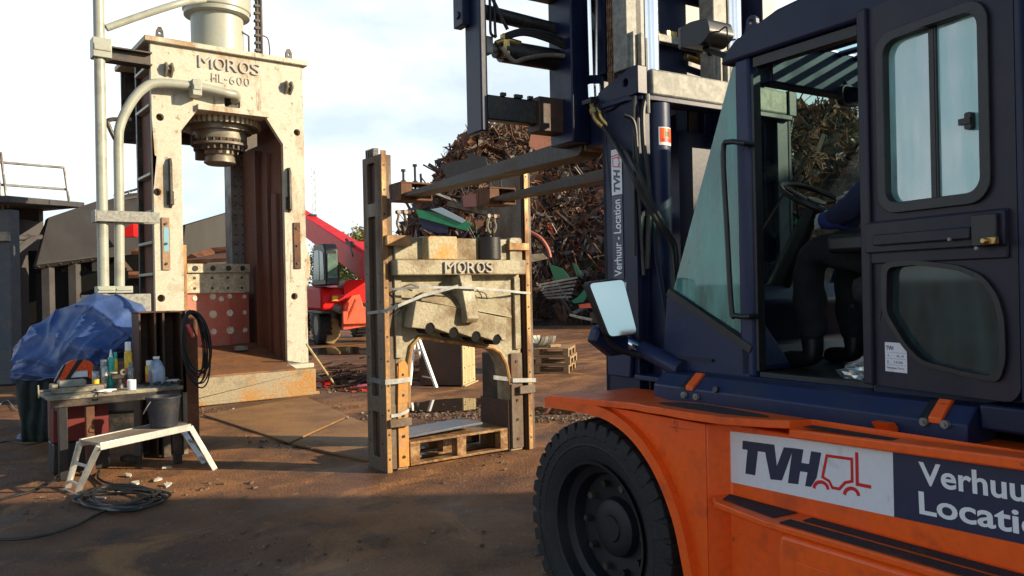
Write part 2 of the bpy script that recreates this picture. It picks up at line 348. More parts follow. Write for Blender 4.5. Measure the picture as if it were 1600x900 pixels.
CF = Fr(-1.13, 7.0, R(36))                                           # hanging blade frame
BN = Fr(-3.15, 7.57, R(38))                                          # bench corner

M['palew'] = mat('pale_worn_bolt', (.66, .62, .5), (.5, .4, .28), 12)
M['deep_shade'] = simple('deep_shade_black', (.004, .004, .004), 1)  # near-black standing for deep shade in notches and under the hopper
# ================================================================ ground
def groundmat():
    m = bpy.data.materials.new('yard_dirt'); m.use_nodes = True; t = m.node_tree; n = t.nodes; l = t.links; b = n['Principled BSDF']
    tc = n.new('ShaderNodeTexCoord')
    def nz(s, d=6, r=.6, dist=0):
        q = n.new('ShaderNodeTexNoise'); q.inputs['Scale'].default_value = s; q.inputs['Detail'].default_value = d; q.inputs['Roughness'].default_value = r; q.inputs['Distortion'].default_value = dist
        l.new(tc.outputs['Object'], q.inputs['Vector']); return q.outputs['Fac']
    def ramp(f, a, c): 
        q = n.new('ShaderNodeValToRGB'); q.color_ramp.elements[0].position = a; q.color_ramp.elements[1].position = c; l.new(f, q.inputs[0]); return q.outputs[0]
    def mix(f, a, c):
        q = n.new('ShaderNodeMixRGB'); l.new(f, q.inputs[0])
        for i, v in ((1, a), (2, c)):
            if isinstance(v, tuple): q.inputs[i].default_value = (*v, 1)
            else: l.new(v, q.inputs[i])
        return q.outputs[0]
    c = mix(ramp(nz(.35, 7, .6, .4), .40, .62), (.120, .052, .026), (.31, .130, .040))
    c = mix(ramp(nz(1.6, 8, .65), .50, .70), c, (.060, .031, .020))
    c = mix(ramp(nz(.8, 6, .6, 1.5), .56, .64), c, (.36, .16, .048))
    c = mix(ramp(nz(14, 5, .7), .60, .72), c, (.26, .20, .13))
    c = mix(ramp(nz(5, 6, .7), .64, .76), c, (.05, .030, .020))
    c = mix(ramp(nz(60, 4, .7), .56, .70), c, (.045, .026, .018))
    c = mix(ramp(nz(110, 3, .7), .66, .74), c, (.34, .24, .15))
    l.new(c, b.inputs['Base Color'])
    mr = n.new('ShaderNodeMapRange'); mr.inputs['From Min'].default_value = .38; mr.inputs['From Max'].default_value = .56; mr.inputs['To Min'].default_value = .42; mr.inputs['To Max'].default_value = .85
    l.new(nz(.5, 6, .6), mr.inputs['Value']); l.new(mr.outputs[0], b.inputs['Roughness'])
    wv = n.new('ShaderNodeTexWave'); wv.inputs['Scale'].default_value = .55; wv.inputs['Distortion'].default_value = 3.5; wv.inputs['Detail'].default_value = 4; wv.inputs['Detail Scale'].default_value = .7
    mpw = n.new('ShaderNodeMapping'); mpw.inputs['Rotation'].default_value = (0, 0, .5); l.new(tc.outputs['Object'], mpw.inputs[0]); l.new(mpw.outputs[0], wv.inputs['Vector'])
    b2 = n.new('ShaderNodeBump'); b2.inputs['Strength'].default_value = .5; b2.inputs['Distance'].default_value = .05; l.new(wv.outputs['Fac'], b2.inputs['Height'])
    bp = n.new('ShaderNodeBump'); bp.inputs['Strength'].default_value = .8; bp.inputs['Distance'].default_value = .03; l.new(b2.outputs[0], bp.inputs['Normal'])
    ad = n.new('ShaderNodeMath'); ad.operation = 'ADD'; l.new(nz(9, 8, .7), ad.inputs[0]); l.new(nz(45, 4, .6), ad.inputs[1])
    l.new(ad.outputs[0], bp.inputs['Height']); l.new(bp.outputs[0], b.inputs['Normal']); return m
def ground_z(x, y):
    d = max(0, 1-abs(y-9)/40)
    return d*(.018*noise.noise(Vector((x*.5, y*.5, 0)))+.010*noise.noise(Vector((x*2.3, y*2.3, 3)))) - .004
xs = [-1500, -700, -300, -120, -60, -40]+[-30+i*.25 for i in range(200)]+[20+i for i in range(0, 20, 2)]+[60, 120, 300, 700, 1500]
ys = [-300, -60, -20, -8]+[-3+i*.25 for i in range(120)]+[27+i*1.5 for i in range(20)]+[60, 90, 150, 300, 700, 1800]
vs = [(x, y, ground_z(x, y)) for y in ys for x in xs]; nx = len(xs)
fs = [(j*nx+i, j*nx+i+1, (j+1)*nx+i+1, (j+1)*nx+i) for j in range(len(ys)-1) for i in range(nx-1)]
gg = G(); gg.add(vs, fs); me = gg.mesh('ground'); me.shade_smooth()
tag(put('ground', None, groundmat(), me=me), kind='structure')

def blob(cx, cy, rx, ry, seed, ang=0, n=60, amp=.35):
    p = []
    for i in range(n):
        a = 2*PI*i/n; k = 1+amp*noise.noise(Vector((math.cos(a)*1.6+seed, math.sin(a)*1.6, seed)))*1.6+amp*.35*noise.noise(Vector((math.cos(a)*6+seed, math.sin(a)*6, seed)))
        x, y = rx*k*math.cos(a), ry*k*math.sin(a); p.append((cx+x*math.cos(ang)-y*math.sin(ang), cy+x*math.sin(ang)+y*math.cos(ang)))
    return p
M['water'] = simple('puddle_water', (.035, .024, .016), .03)
for (px, py, rx, ry, sd, an) in ((700, 633, .85, .50, 1, .15), (560, 592, .9, 1.5, 4, .2), (520, 548, 1.6, 1.2, 6, .1), (640, 585, .8, 1.0, 8, .3), (865, 640, .5, .35, 11, .2)):
    k = -(CAMH-.016)/ray(px, py)[2]; g = G(); cx, cy = ray(px, py)[0]*k, k
    g.prism(blob(cx, cy, rx, ry, sd, an), .008, .017, 'z'); tag(put('puddle', g, 'water'), kind='structure')
# loose grit and chips
g = G()
def chip(g, x, y, z, s, flat=.4):
    a = rnd.random()*6; m_ = T(x, y, z) @ Rz(a) @ Rx(rnd.uniform(-.4, .4)); k = rnd.uniform(.5, 1)
    g.box(-s, s, -s*k, s*k, -s*flat, s*flat, m_)
for i in range(5200):
    y = rnd.uniform(4.2, 17); x = rnd.uniform(-.62*y, .2*y)
    if noise.noise(Vector((x*.9, y*.9, 8)))+.5*noise.noise(Vector((x*3, y*3, 1))) < .30: continue
    chip(g, x, y, .006, rnd.choice((.003, .004, .005, .006, .008, .013)))
for (px, py, sx, sy, n_) in ((700, 650, 1.0, .25, 260), (770, 640, .4, .4, 120), (870, 655, .7, .2, 260), (555, 605, .6, .6, 200), (420, 640, 1.6, .2, 110), (560, 690, .8, .4, 120), (230, 770, .9, .4, 50)):
    k = -CAMH/ray(px, py)[2]; cx, cy = ray(px, py)[0]*k, k
    for i in range(n_): chip(g, rnd.gauss(cx, sx*.6), rnd.gauss(cy, sy*.6), .012, rnd.choice((.008, .012, .02)))
tag(put('grit', g, mat('grit', (.13, .08, .05), (.30, .24, .17), 9, .6, .05, .8, var=.3)), 'small stones and metal chips scattered over the brown yard', 'debris', kind='stuff')
# pale scraps on the ground
pal = mat('pale_scraps', (.6, .58, .5), (.4, .37, .3), 20, .5, .1, .7)
for i, (px, py, lab) in enumerate(((212, 757, 'pale flattened scrap nearest the coil of black cable'), (247, 752, 'thin pale strip lying just past the coiled cable'), (262, 760, 'small bright chip at the right end of the cable coil'), (192, 772, 'white scrap lying across the loops of the cable coil'), (260, 733, 'pale chip close to the steel stand foot'), (200, 745, 'light grey lump between bench legs and cable coil'))):
    k = -CAMH/ray(px, py)[2]; g = G(); a = rnd.random()*3
    g.prism(blob(0, 0, .05, .025, i*3, a, 12, .5), 0, .012, 'z'); o = put('scrap_flake', g, pal); o.location = (ray(px, py)[0]*k, k, .012); o.rotation_euler = (.08, .1, 0)
    tag(o, lab, 'scrap', 'pale flakes by the cable coil')
# steel road plates in front of the press
def gp(px, py, z=0): k = (z-CAMH)/ray(px, py)[2]; return (ray(px, py)[0]*k, k)
plm = mat('road_plate_rust', (.30, .145, .048), (.18, .088, .036), 1.3, .52, .14, .62, .8, bump=.3, c3=(.26, .15, .06), var=.2)
for pts, lab in ((((318, 650), (478, 622), (545, 652), (452, 694)), 'rusty steel road plate lying right before the press'), (((455, 696), (548, 654), (640, 690), (575, 722)), 'earth covered road plate reaching under the blade frame')):
    g = G(); q = [gp(*p) for p in pts]; g.prism(q, .0, .022, 'z'); tag(put('road_plate', g, plm, bevel=.004), lab, 'steel plate', 'steel plates on the ground')

# ================================================================ standing press
P = thing('shear_press', 'tall cream portal press with hydraulic cylinder on top, standing beyond the bench', 'press', PR)
outer = [(.05, .43), (.05, 5.27), (2.35, 5.27), (2.35, .43), (2.0, .43), (2.0, 3.96), (1.73, 4.36), (.70, 4.36), (.455, 4.02), (.44, .43)]
holes = [circ(*PR.Y(x, y, 0), .055, 12) for x, y in ((250, 183), (252, 466), (464, 207), (460, 463), (246, 300))]
hx, hz = PR.Y(363, 155, 0); holes.append(rr(hx-.12, hx+.12, hz-.13, hz+.12, .03, 3))
g = G(); g.prism(outer, 0, .09, 'y', holes); put('front_plate', g, 'press', P, bevel=.008)
g = G(); g.box(.12, .4, .10, .9, .45, 5.2); g.box(2.02, 2.3, .1, 1.2, .45, 5.2); put('column_core', g, 'pressd', P)
g = G(); g.box(.05, .44, .9, .98, .43, 5.26); put('rear_flange', g, 'dksteel', P, bevel=.006)
g = G(); g.box(.05, .42, 1.9, 1.96, 4.1, 5.26); g.box(.10, 2.3, 1.86, 1.9, 4.15, 5.26); put('rear_header_plate', g, 'dksteel', P)
for px, py in ((225, 105), (225, 168), (225, 275), (222, 334), (220, 382), (220, 430)):
    z = PR.X(px, py, .02)[1]; g = G(); g.box(.03, .13, .09, .9, z-.02, z+.02); put('stiffener_rib', g, 'cyl', P, bevel=.004)
g = G(); g.box(-.04, 2.42, -.07, 1.95, 5.25, 5.33); put('top_slab', g, 'press', P, bevel=.01)
g = G(); g.box(.68, 1.76, -.07, 1.85, 4.345, 4.43); put('header_ledge', g, 'press', P, bevel=.006)
g = G(); g.box(1.985, 2.01, .09, 1.86, .45, 4.1); g.box(1.9, 1.99, 1.0, 1.06, .5, 4.0); g.box(1.93, 1.99, .55, .6, .5, 3.9); g.box(1.94, 1.99, .2, .42, .45, 3.2); put('inner_wall', g, 'pressd', P, bevel=.004)
g = G(); g.prism([(.10, 1.0), (.445, 1.0), (.445, 1.86), (.10, 1.86)], .43, .8, 'z'); put('inner_foot', g, 'pressd', P)
a = PR.Y(361, 300, 1.86)[0]; b_ = PR.Y(384, 300, 1.86)[0]
g = G(); g.box(a, b_, 1.86, 2.2, 2.0, 4.9); put('guide_column', g, 'steelg', P)
g = G()
for i in range(12):
    for k in (.25, .7): g.cyl((a+(b_-a)*k, 1.865, 2.3+i*.17), (a+(b_-a)*k, 1.845, 2.3+i*.17), .016, n=6)
put('rivet', g, 'dksteel', P, kind='stuff')
g = G(); g.box(b_+.005, b_+.09, 1.70, 2.0, 2.0, 4.0); put('guide_rail', g, 'press', P)
# base and rusty floor
g = G(); g.box(-.25, 2.29, -.42, 2.1, 0, .40); g.box(-.25, 2.33, -.46, -.42, .0, .05); put('base', g, mat('press_base_paint', (.27, .22, .14), (.34, .17, .045), 1.7, .58, .08, .6, .8, bump=.2, c3=(.2, .16, .1)), P, bevel=.012)
g = G(); g.prism([(-.40, .402), (-.40, .425), (1.25, .76), (1.25, .402)], .46, 1.975, 'x'); put('sloping_floor', g, mat('press_floor_rust', (.23, .10, .035), (.12, .055, .03), 2.5, .5, .15, .55, .8, bump=.3), P)
g = G(); g.box(1.9, 2.36, -.2, .0, .4, .47); put('foot_plate', g, 'press', P, bevel=.01)
g = G(); x, z = PR.Y(378, 545, .7); g.box(x-.1, x+.1, .7, .8, z-.03, z+.05); put('loose_block', g, 'steelg', P, bevel=.01)
# blade box
pl = [(.80, 1.2), (1.49, 1.2), (1.86, 1.32), (1.86, 1.86), (.80, 1.86)]
def off(p, d): return [(.80, 1.2-d), (1.49, 1.2-d), (1.86, 1.32-d), (1.86, 1.5), (.80, 1.5)]
g = G(); g.prism(pl, .74, 1.62, 'z'); put('lower_wear_plate', g, 'redgrey', P)
g = G(); g.prism(off(pl, .05), 1.625, 1.95, 'z'); put('blade_plate', g, 'pale', P, bevel=.004)
g = G(); g.prism(off(pl, .10), 1.955, 2.10, 'z'); put('blade_top_bar', g, 'pale', P, bevel=.004)
g = G(); g.box(.72, .795, 1.1, 1.8, .74, 2.4); put('side_liner', g, 'rustface', P)
def onb(t, d): # point across the blade front
    return (.80+.69*t/.65, 1.2-d) if t < .65 else (1.49+.37*(t-.65)/.35, 1.2-d+.12*(t-.65)/.35)
for t_ in (.12, .38, .62, .86):
    x, y = onb(t_, .10); g = G(); g.cyl((x, y, 2.025), (x, y-.012, 2.025), .045, n=12); put('bolt_hole', g, 'black', P)
    for z in (1.70, 1.87):
        x, y = onb(t_, .05); g = G(); g.cyl((x, y+.005, z), (x, y-.01, z), .022, n=8); put('bolt', g, 'dksteel', P)
for t_, z, r in ((.13, 1.54, .05), (.4, 1.56, .06), (.53, 1.52, .05), (.66, 1.56, .05), (.92, 1.55, .04), (.4, 1.27, .075), (.66, 1.28, .065), (.92, 1.28, .045), (.40, .98, .06), (.66, .99, .075), (.92, .98, .05)):
    x, y = onb(t_, 0); g = G(); g.cyl((x, y+.01, z), (x, y-.012, z), r, r*.8, n=9); put('wear_bolt', g, M['palew'], P)
# ram and cylinder
cx, cy = 1.245, .75
cyln = [(0, 5.33), (.40, 5.33), (.40, 6.02), (.50, 6.04), (.50, 6.10), (.52, 6.12), (.52, 6.5), (.4, 6.55), (.4, 9.2), (0, 9.2)]
g = G(); g.lathe(cyln, (cx, cy, 0), n=40); put('hydraulic_cylinder', g, 'cyl', P, smooth=True)
g = G(); g.lathe([(0, 5.32), (.47, 5.33), (.42, 5.37), (.40, 5.37), (0, 5.37)], (cx, cy, 0), n=40); put('cylinder_collar', g, 'press', P, smooth=True)
g = G(); g.lathe([(0, 4.36), (.62, 4.36), (.62, 4.27), (.50, 4.26), (.50, 4.18), (0, 4.18)], (cx, cy, 0), n=48); put('ram_ring', g, 'gearst', P, smooth=True)
g = G()
for i in range(48):
    a = 2*PI*i/48; g.box(.60, .645, -.02, .02, 4.25, 4.35, T(cx, cy, 0) @ Rz(a))
put('ring_teeth', g, 'pale', P, kind='stuff')
g = G(); g.lathe([(0, 4.19), (.42, 4.19), (.42, 4.05), (.38, 4.0), (.43, 3.995), (.43, 3.96), (.34, 3.94), (.30, 3.90), (0, 3.9)], (cx, cy, 0), n=40); put('ram_flange', g, 'gearst', P, smooth=True)
for i in range(24):
    a = 2*PI*i/24; g = G(); g.cyl((cx+.40*math.cos(a), cy+.40*math.sin(a), 4.0), (cx+.40*math.cos(a), cy+.40*math.sin(a), 4.055), .022, n=6)
    put('flange_bolt', g, 'dksteel', P); g = G(); g.cyl((cx+.37*math.cos(a), cy+.37*math.sin(a), 3.95), (cx+.37*math.cos(a), cy+.37*math.sin(a), 3.88), .026, n=6); put('hanging_nut', g, 'dksteel', P)
g = G(); g.lathe([(0, 3.92), (.245, 3.92), (.245, 3.83), (.22, 3.81), (.24, 3.79), (.245, 3.70), (.20, 3.67), (0, 3.67)], (cx, cy, 0), n=32); put('ram_foot', g, 'gearst', P, smooth=True)
g = G(); g.cyl((cx-.25, cy+.12, 3.95), (cx-.25, cy+.12, 3.75), .10, n=16); g.cyl((cx-.33, cy, 4.1), (cx-.33, cy, 3.95), .12, n=12); put('side_plunger', g, 'dkrust', P, smooth=True)
# lugs, bars, plates on the front
for px, py in ((264, 110), (451, 138)):
    x, z = PR.Y(px, py, -.03); g = G()
    for dx in (-.045, .035): g.prism([(-.0, z-.10), (-.09, z-.03), (-.12, z+.05), (-.07, z+.11), (0, z+.10)], x+dx-.016, x+dx+.016, 'x')
    g.cyl((x-.07, -.05, z+.02), (x+.07, -.05, z+.02), .03, n=10); put('lifting_lug', g, 'gearst', P, bevel=.005)
for px, y0, y1 in ((266, 247, 325), (452, 262, 332)):
    x, z1 = PR.Y(px, y0, -.05); z0 = PR.Y(px, y1, -.05)[1]; g = G(); g.prism([(0, z0), (-.09, z0+.05), (-.09, z1-.08), (-.05, z1), (0, z1)], x-.018, x+.018, 'x'); g.box(x-.05, x+.05, -.02, 0, z0+.05, z0+.25)
    put('guide_fin', g, 'dksteel', P, bevel=.004)
for px, y0, y1 in ((258, 340, 422), (463, 348, 420)):
    x, z1 = PR.Y(px, y0, 0); z0 = PR.Y(px, y1, 0)[1]; g = G(); g.box(x-.055, x+.055, -.025, 0, z0, z1); pp = put('bolted_strip', g, 'rust' if px > 300 else mat('strip_paint', (.30, .18, .10), (.20, .10, .06), 4), P, bevel=.004)
    for k in (.12, .5, .88):
        g = G(); g.cyl((x, -.02, z0+(z1-z0)*k), (x, -.045, z0+(z1-z0)*k), .02, n=6); put('bolt', g, 'dksteel', pp)
    if px < 300: g = G(); g.box(x-.03, x+.04, -.028, -.02, z0+.27, z0+.62); put('blue_patch', g, simple('patch_blue', (.16, .36, .44), .5), pp)
g = G(); cz = PR.Y(476, 416, .1)[1]; g.prism([(2.30, cz-.44)]+circ(1.60, cz, .87, 14, -.52, .52)+[(2.30, cz+.44)], .12, .6, 'y'); put('round_gusset', g, 'press', P, bevel=.006)
for px in (250, 451):
    x = PR.Y(px, 60, .2)[0]; g = G(); g.prism([(x-.06, 5.33), (x-.05, 5.5), (x-.02, 5.56), (x+.02, 5.56), (x+.05, 5.5), (x+.06, 5.33)], .2, .24, 'y', [circ(x, 5.47, .022, 8)]); put('top_lug', g, 'dksteel', P)
# raised names
def letters(txt, x0, x1, z0, z1, y, m_, parent, depth=.03, bold=.03, wide=.86, name='raised_letter'):
    wt = {'M': 1.3, 'L': .8, '-': .6, 'S': .9}; tot = sum(wt.get(c_, 1) for c_ in txt); xa = x0
    for i, ch in enumerate(txt):
        cw = (x1-x0)*wt.get(ch, 1)/tot; h = z1-z0; wd = cw*wide
        if ch == '-': g = G(); g.box(xa+cw*.15, xa+cw*.8, y-depth, y+.002, z0+h*.4, z0+h*.55); put(name, g, m_, parent); xa += cw; continue
        g = text_g(ch, wd, h, depth, bold); put(name, g, m_, parent, mtx=basis((xa+cw*(1-wide)/2, y, z0), (1, 0, 0), (0, 0, 1), (0, -1, 0))); xa += cw
letm = mat('raised_letter_paint', (.40, .38, .36), (.33, .31, .27), 6, var=.05)
letters('MOROS', .70, 1.66, 4.99, 5.17, 0, letm, P, .028, .0)
letters('HL-600', .89, 1.50, 4.80, 4.93, 0, letm, P, .015, -.008, .72)
# pipes
yp = -.16
def ppx(l, y=yp): return [(*((PR.Y(a, b, y)[0]), y), PR.Y(a, b, y)[1]) for a, b in l]
def P3(l, y=yp): return [(PR.Y(a, b, y)[0], y, PR.Y(a, b, y)[1]) for a, b in l]
g = G(); a = P3([(162, 462)])[0]; g.cyl(a, (a[0]+.02, a[1], 8), .072, n=20); put('riser_pipe', g, 'pipe', P, smooth=True)
g = G(); pts = P3([(187, 462), (186, 300), (185, 225), (188, 195), (203, 163), (222, 140), (245, 130), (300, 134), (335, 141), (355, 146)])+[(hx+.03, -.10, hz+.04), (hx+.07, .1, hz)]
g.tube(bez(pts, 6), .066, 16); put('curved_pipe', g, 'pipe', P, smooth=True)
g = G(); pts = P3([(166, 44), (222, 24), (285, 4), (330, -12)])
g.tube(bez([pts[0], pts[1], pts[2], (pts[3][0], .2, pts[3][2])], 5), .05, 14); put('brace_pipe', g, 'pipe', P, smooth=True)
g = G(); pts = P3([(168, 185), (172, 200), (183, 218)]); g.tube(bez(P3([(205, 187), (172, 187), (170, 197), (182, 222)]), 5), .03, 8); put('small_pipe', g, 'dksteel', P, smooth=True)
for (x0, y0, x1, y1, nm) in ((143, 64, 172, 90, 'pipe_clamp'), (150, 447, 178, 458, 'pipe_foot_flange'), (178, 447, 205, 458, 'pipe_foot_flange'), (298, 127, 312, 150, 'pipe_clamp')):
    a = PR.Y(x0, y1, yp); b_ = PR.Y(x1, y0, yp); g = G(); g.box(a[0], b_[0], yp-.11, yp+.11, a[1], b_[1])
    g.box(a[0]+.01, b_[0]-.01, yp-.125, yp+.125, (a[1]*2+b_[1])/3, (a[1]+2*b_[1])/3); put(nm, g, 'pipe', P, bevel=.008)
a = PR.Y(135, 470, yp); g = G(); g.box(a[0], a[0]+.75, yp-.3, yp+.4, a[1]-.5, a[1]+.08); put('pipe_foot_block', g, 'galv', P, bevel=.01)
a = PR.Y(150, 347, yp-.1); b_ = PR.Y(240, 334, yp-.1); g = G(); g.box(a[0], .06, yp-.14, yp-.09, a[1]+.01, a[1]+.16); g.box(a[0], .06, yp+.09, yp+.14, a[1]+.01, a[1]+.16); g.box(a[0]-.02, a[0], yp-.14, yp+.14, a[1], a[1]+.17); put('pipe_bracket', g, 'galv', P, bevel=.006)
a = PR.Y(170, 82, .0); g = G(); g.box(a[0]-.08, .05, .0, .04, a[1]-.10, a[1]+.05); g.box(a[0]-.08, .05, -.1, .14, a[1]+.05, a[1]+.07); g.box(a[0]-.08, .05, -.1, .14, a[1]-.12, a[1]-.10); g.box(a[0]-.14, a[0]-.08, -.16, .2, a[1]-.14, a[1]+.1); put('pipe_support_beam', g, 'dksteel', P)
x, z = PR.Y(408, 80, .5)
g = G(); g.cyl((x-.06, .5, 5.3), (x-.06, .5, 8), .03, n=8); g.cyl((x+.0, .5, 5.3), (x+.0, .5, 8), .035, n=8); g.tube(bez([(x+.06, .5, 5.35), (x+.14, .5, 5.5), (x+.12, .5, 5.75), (x+.03, .5, 5.8)], 6), .012, 6)
g.tube([(x-.2, .5, 5.35), (x-.2, .5, 5.75), (x-.32, .5, 5.8)], .018, 6)
for i in range(14): g.box(x-.10, x-.02, .46, .54, 5.4+i*.12, 5.44+i*.12)
put('cable_run', g, 'dksteel', P)

# ================================================================ hanging blade frame
F_ = thing('blade_frame', 'cast blade carrier strapped between two drilled steel columns, hanging from the forks', 'blade frame', CF)
def column(x0, flip):
    y1 = .36
    sl = [rr(.12, .27, 2.38, 2.74, .02, 2), rr(.12, .26, .66, 2.26, .01, 2), rr(.12, .26, .12, .52, .01, 2)]
    g = G(); a, b = (x0, x0+.04) if not flip else (x0+.06, x0+.10); g.prism([(0, 0), (y1, 0), (y1, 2.80), (0, 2.80)], a, b, 'x', sl)
    c = put('column', g, 'colst', F_, bevel=.005)
    g = G(); a, b = (x0+.04, x0+.06) if not flip else (x0+.0, x0+.06); g.box(a, b, 0.003, y1-.003, .0, 2.8); put('column_web', g, 'dkrust', c)
    g = G(); a = x0 if not flip else x0+.012; g.box(a+.002, a+.050, -.015, -.0, .0, 2.83); put('machined_face', g, 'rustface', c, bevel=.003)
    for i in range(13):
        z = .12+i*.215; g = G(); g.cyl((a+.026, -.013, z), (a+.026, -.0175, z), .010, n=8); put('bolt_hole', g, 'black', c)
    if not flip:
        for i in range(11):
            for yy in (.06, .31): g = G(); g.cyl((x0-.003, yy, .25+i*.25), (x0+.003, yy, .25+i*.25), .010, n=8); put('bolt_hole', g, 'black', c)
        for i in range(5): g = G(); g.box(x0+.0, x0+.05, .13+i*.035, .15+i*.035, 2.80, 2.87); put('top_tooth', g, 'dksteel', c)
    return c
column(0.0, False); column(1.545, True)
g = G(); g.box(.062, .115, .02, .2, .02, 2.80); put('inner_bar', g, 'colst', F_, bevel=.004)
g = G(); g.box(1.555, 1.60, .362, .5, .02, 2.86); g.box(1.538, 1.544, .02, .5, 2.0, 2.84); put('inner_bar', g, 'colst', F_, bevel=.004)
def cfp(l, y=0): return [CF.Y(a, b, y) for a, b in l]
arch = [(.235, 0), (.235, .55), (.25, .95), (.285, 1.10), (.36, 1.175), (1.16, 1.03), (1.25, .98), (1.32, .86), (1.36, .66), (1.36, 0)]
body = [(.12, 0)]+arch+[(1.51, 0), (1.51, 1.9), (.12, 1.9)]
g = G(); g.prism(body, .03, .24, 'y'); put('carrier_body', g, 'castp', F_, bevel=.012)
g = G(); g.tube([(p[0], .02, p[1]) for p in arch[1:-1]], .022, 8); put('arch_rim', g, 'rustface', F_, smooth=True)
g = G(); g.box(1.37, 1.50, .245, .52, .02, .95); put('deep_leg', g, 'dksteel', F_, bevel=.01)
g = G(); g.box(1.345, 1.368, .03, .52, .02, .50); put('lower_leg_liner', g, 'dkrust', F_)
for x0, x1, zt, m_ in ((.125, .23, .93, 'orust'), (1.37, 1.505, .96, 'colst')):
    g = G(); g.box(x0, x1, .005, .028, .03, zt); q = put('leg_plate', g, m_, F_, bevel=.004)
    for k in range(5): g = G(); z = .12+k*(zt-.2)/4; g.cyl(((x0+x1)/2, .007, z), ((x0+x1)/2, -.003, z), .014, n=8); put('bolt_hole', g, 'black', q)
g = G(); g.prism([(.125, .6), (.23, .6), (.23, .93), (.2, .98), (.14, .96)], -.002, .004, 'y'); put('rust_patch', g, 'orust', F_)
# hump with half round notches
nt_ = []; hb = [CF.Y(643, 512, -.14), CF.Y(790, 533, -.14)]
for px, py in ((672, 512), (709, 519), (744, 525), (777, 530)):
    x, z = CF.Y(px, py, -.14); nt_.append((x, z))
bot = [hb[0]]
for x, z in nt_: bot += [(x+.048*math.cos(a), z-.01+.055*math.sin(a)) for a in [PI-PI*i/6 for i in range(7)]]
bot.append(hb[1])
hu = bot+[CF.Y(792, 497, -.14), CF.Y(700, 478, -.14), CF.Y(650, 470, -.14)]
g = G(); g.prism(hu, -.14, .03, 'y'); put('hump', g, 'castp', F_, bevel=.007)
g = G(); n_ = 5; top = [(.30, -.139, hu[-1][1]), (.40, .0, 1.585), (1.26, .0, 1.50), (1.30, -.139, hu[-3][1]), (.30, .02, hu[-1][1]), (1.30, .02, hu[-3][1]), (.40, .02, 1.585), (1.26, .02, 1.50)]
g.add(top, [(0, 3, 2, 1), (0, 1, 6, 4), (3, 5, 7, 2), (1, 2, 7, 6), (0, 4, 5, 3), (4, 6, 7, 5)]); put('hump_slope', g, 'castp', F_, bevel=.01)
for x, z in nt_: g = G(); g.cyl((x, -.128, z-.004), (x, .03, z-.004), .05, n=12); put('notch_socket', g, M['deep_shade'], F_)  # black plugs put the shade of the open notches into the colour
g = G(); g.box(.09, 1.50, -.10, .03, 1.73, 1.87); put('cross_beam', g, 'castp', F_, bevel=.012)
x0 = CF.Y(692, 418, -.1)[0]; x1 = CF.Y(770, 418, -.1)[0]
letters('MOROS', x0, x1, 1.75, 1.85, -.10, letm, F_, .022, .0, .84)
g = G(); g.prism([(-.12, 1.729), (.03, 1.729), (.03, 1.29), (-.20, 1.29), (-.235, 1.33), (-.22, 1.40)], CF.Y(722, 460, -.16)[0], CF.Y(741, 460, -.16)[0], 'x'); put('centre_rib', g, 'castp', F_, bevel=.008)
g = G(); g.box(.12, 1.47, .0, .30, 1.87, 2.075); put('head_block', g, 'castp', F_, bevel=.012)
x0 = CF.Y(662, 388, -.05)[0]; x1 = CF.Y(716, 388, -.05)[0]
g = G(); g.prism([(x0, .05), (x0+.03, -.08), (x1-.03, -.08), (x1, .05)], 1.872, 2.085, 'z'); put('head_boss', g, mat('boss_rust', (.37, .31, .18), (.65, .26, .03), 3.2, .52, .08, .5, .8, bump=.25), F_, bevel=.01)
x0 = CF.Y(764, 388, -.0)[0]; g = G(); g.cyl((x0, .02, 1.875), (x0, .02, 2.09), .125, n=28); put('dark_drum', g, 'black', F_, smooth=True, bevel=.006)
g = G(); g.prism(rr(1.36, 1.505, 1.80, 2.09, .03), -.03, .3, 'y'); put('head_corner', g, 'castp', F_, bevel=.01)
for a, b in (((604, 384), (643, 368)), ((795, 391), (826, 380))):
    p = CF.Y(*a, -.05); q = CF.Y(*b, -.05); g = G(); g.box(p[0], q[0], -.06, .0, p[1], q[1]); put('clamp_bar', g, 'rustface', F_, bevel=.006)
for x in (.115, 1.425): g = G(); g.box(x, x+.07, .0, .03, 1.0, 1.70) ; put('side_rib', g, 'castp', F_, bevel=.006)
def strap(pts, h=.035, y0=-.155, m_='whitet', name='strap'):
    vs = []; fs = []
    for (x, y, z) in pts: vs += [(x, y, z-h/2), (x, y, z+h/2), (x, y+.003, z+h/2), (x, y+.003, z-h/2)]
    for i in range(len(pts)-1):
        for j in range(4): fs.append((i*4+j, i*4+(j+1) % 4, i*4+4+(j+1) % 4, i*4+4+j))
    g = G(); g.add(vs, fs); return put(name, g, m_, F_)
M['strap'] = mat('plastic_strap', (.46, .47, .46), (.32, .32, .30), 12, .5, .1, .35, bump=0, var=.05)
def c3(px, py, y): p = CF.Y(px, py, y); return (p[0], y, p[1])
strap([(-.006, .3, 1.40), (-.006, -.02, 1.42), c3(622, 478, -.15), c3(660, 462, -.16), c3(716, 447, -.20)], .028, m_='strap')
strap([c3(612, 452, -.02), c3(655, 449, -.16), c3(718, 449, -.20), c3(742, 450, -.20), c3(790, 454, -.16), c3(815, 457, -.03), c3(829, 458, -.02)], .022, m_='strap')
strap([(-.006, .34, .80), (-.006, -.022, .80), (.12, -.022, .80), (.245, -.01, .805)], .045, m_='strap')
strap([(1.19, .05, .74), (1.36, -.0, .71), (1.37, -.02, .70), (1.65, -.022, .68), (1.65, .3, .68)], .04, m_='strap')
strap([(.045, -.022, .50), (.13, -.015, .50), (.232, -.005, .53)], .03, m_='strap')
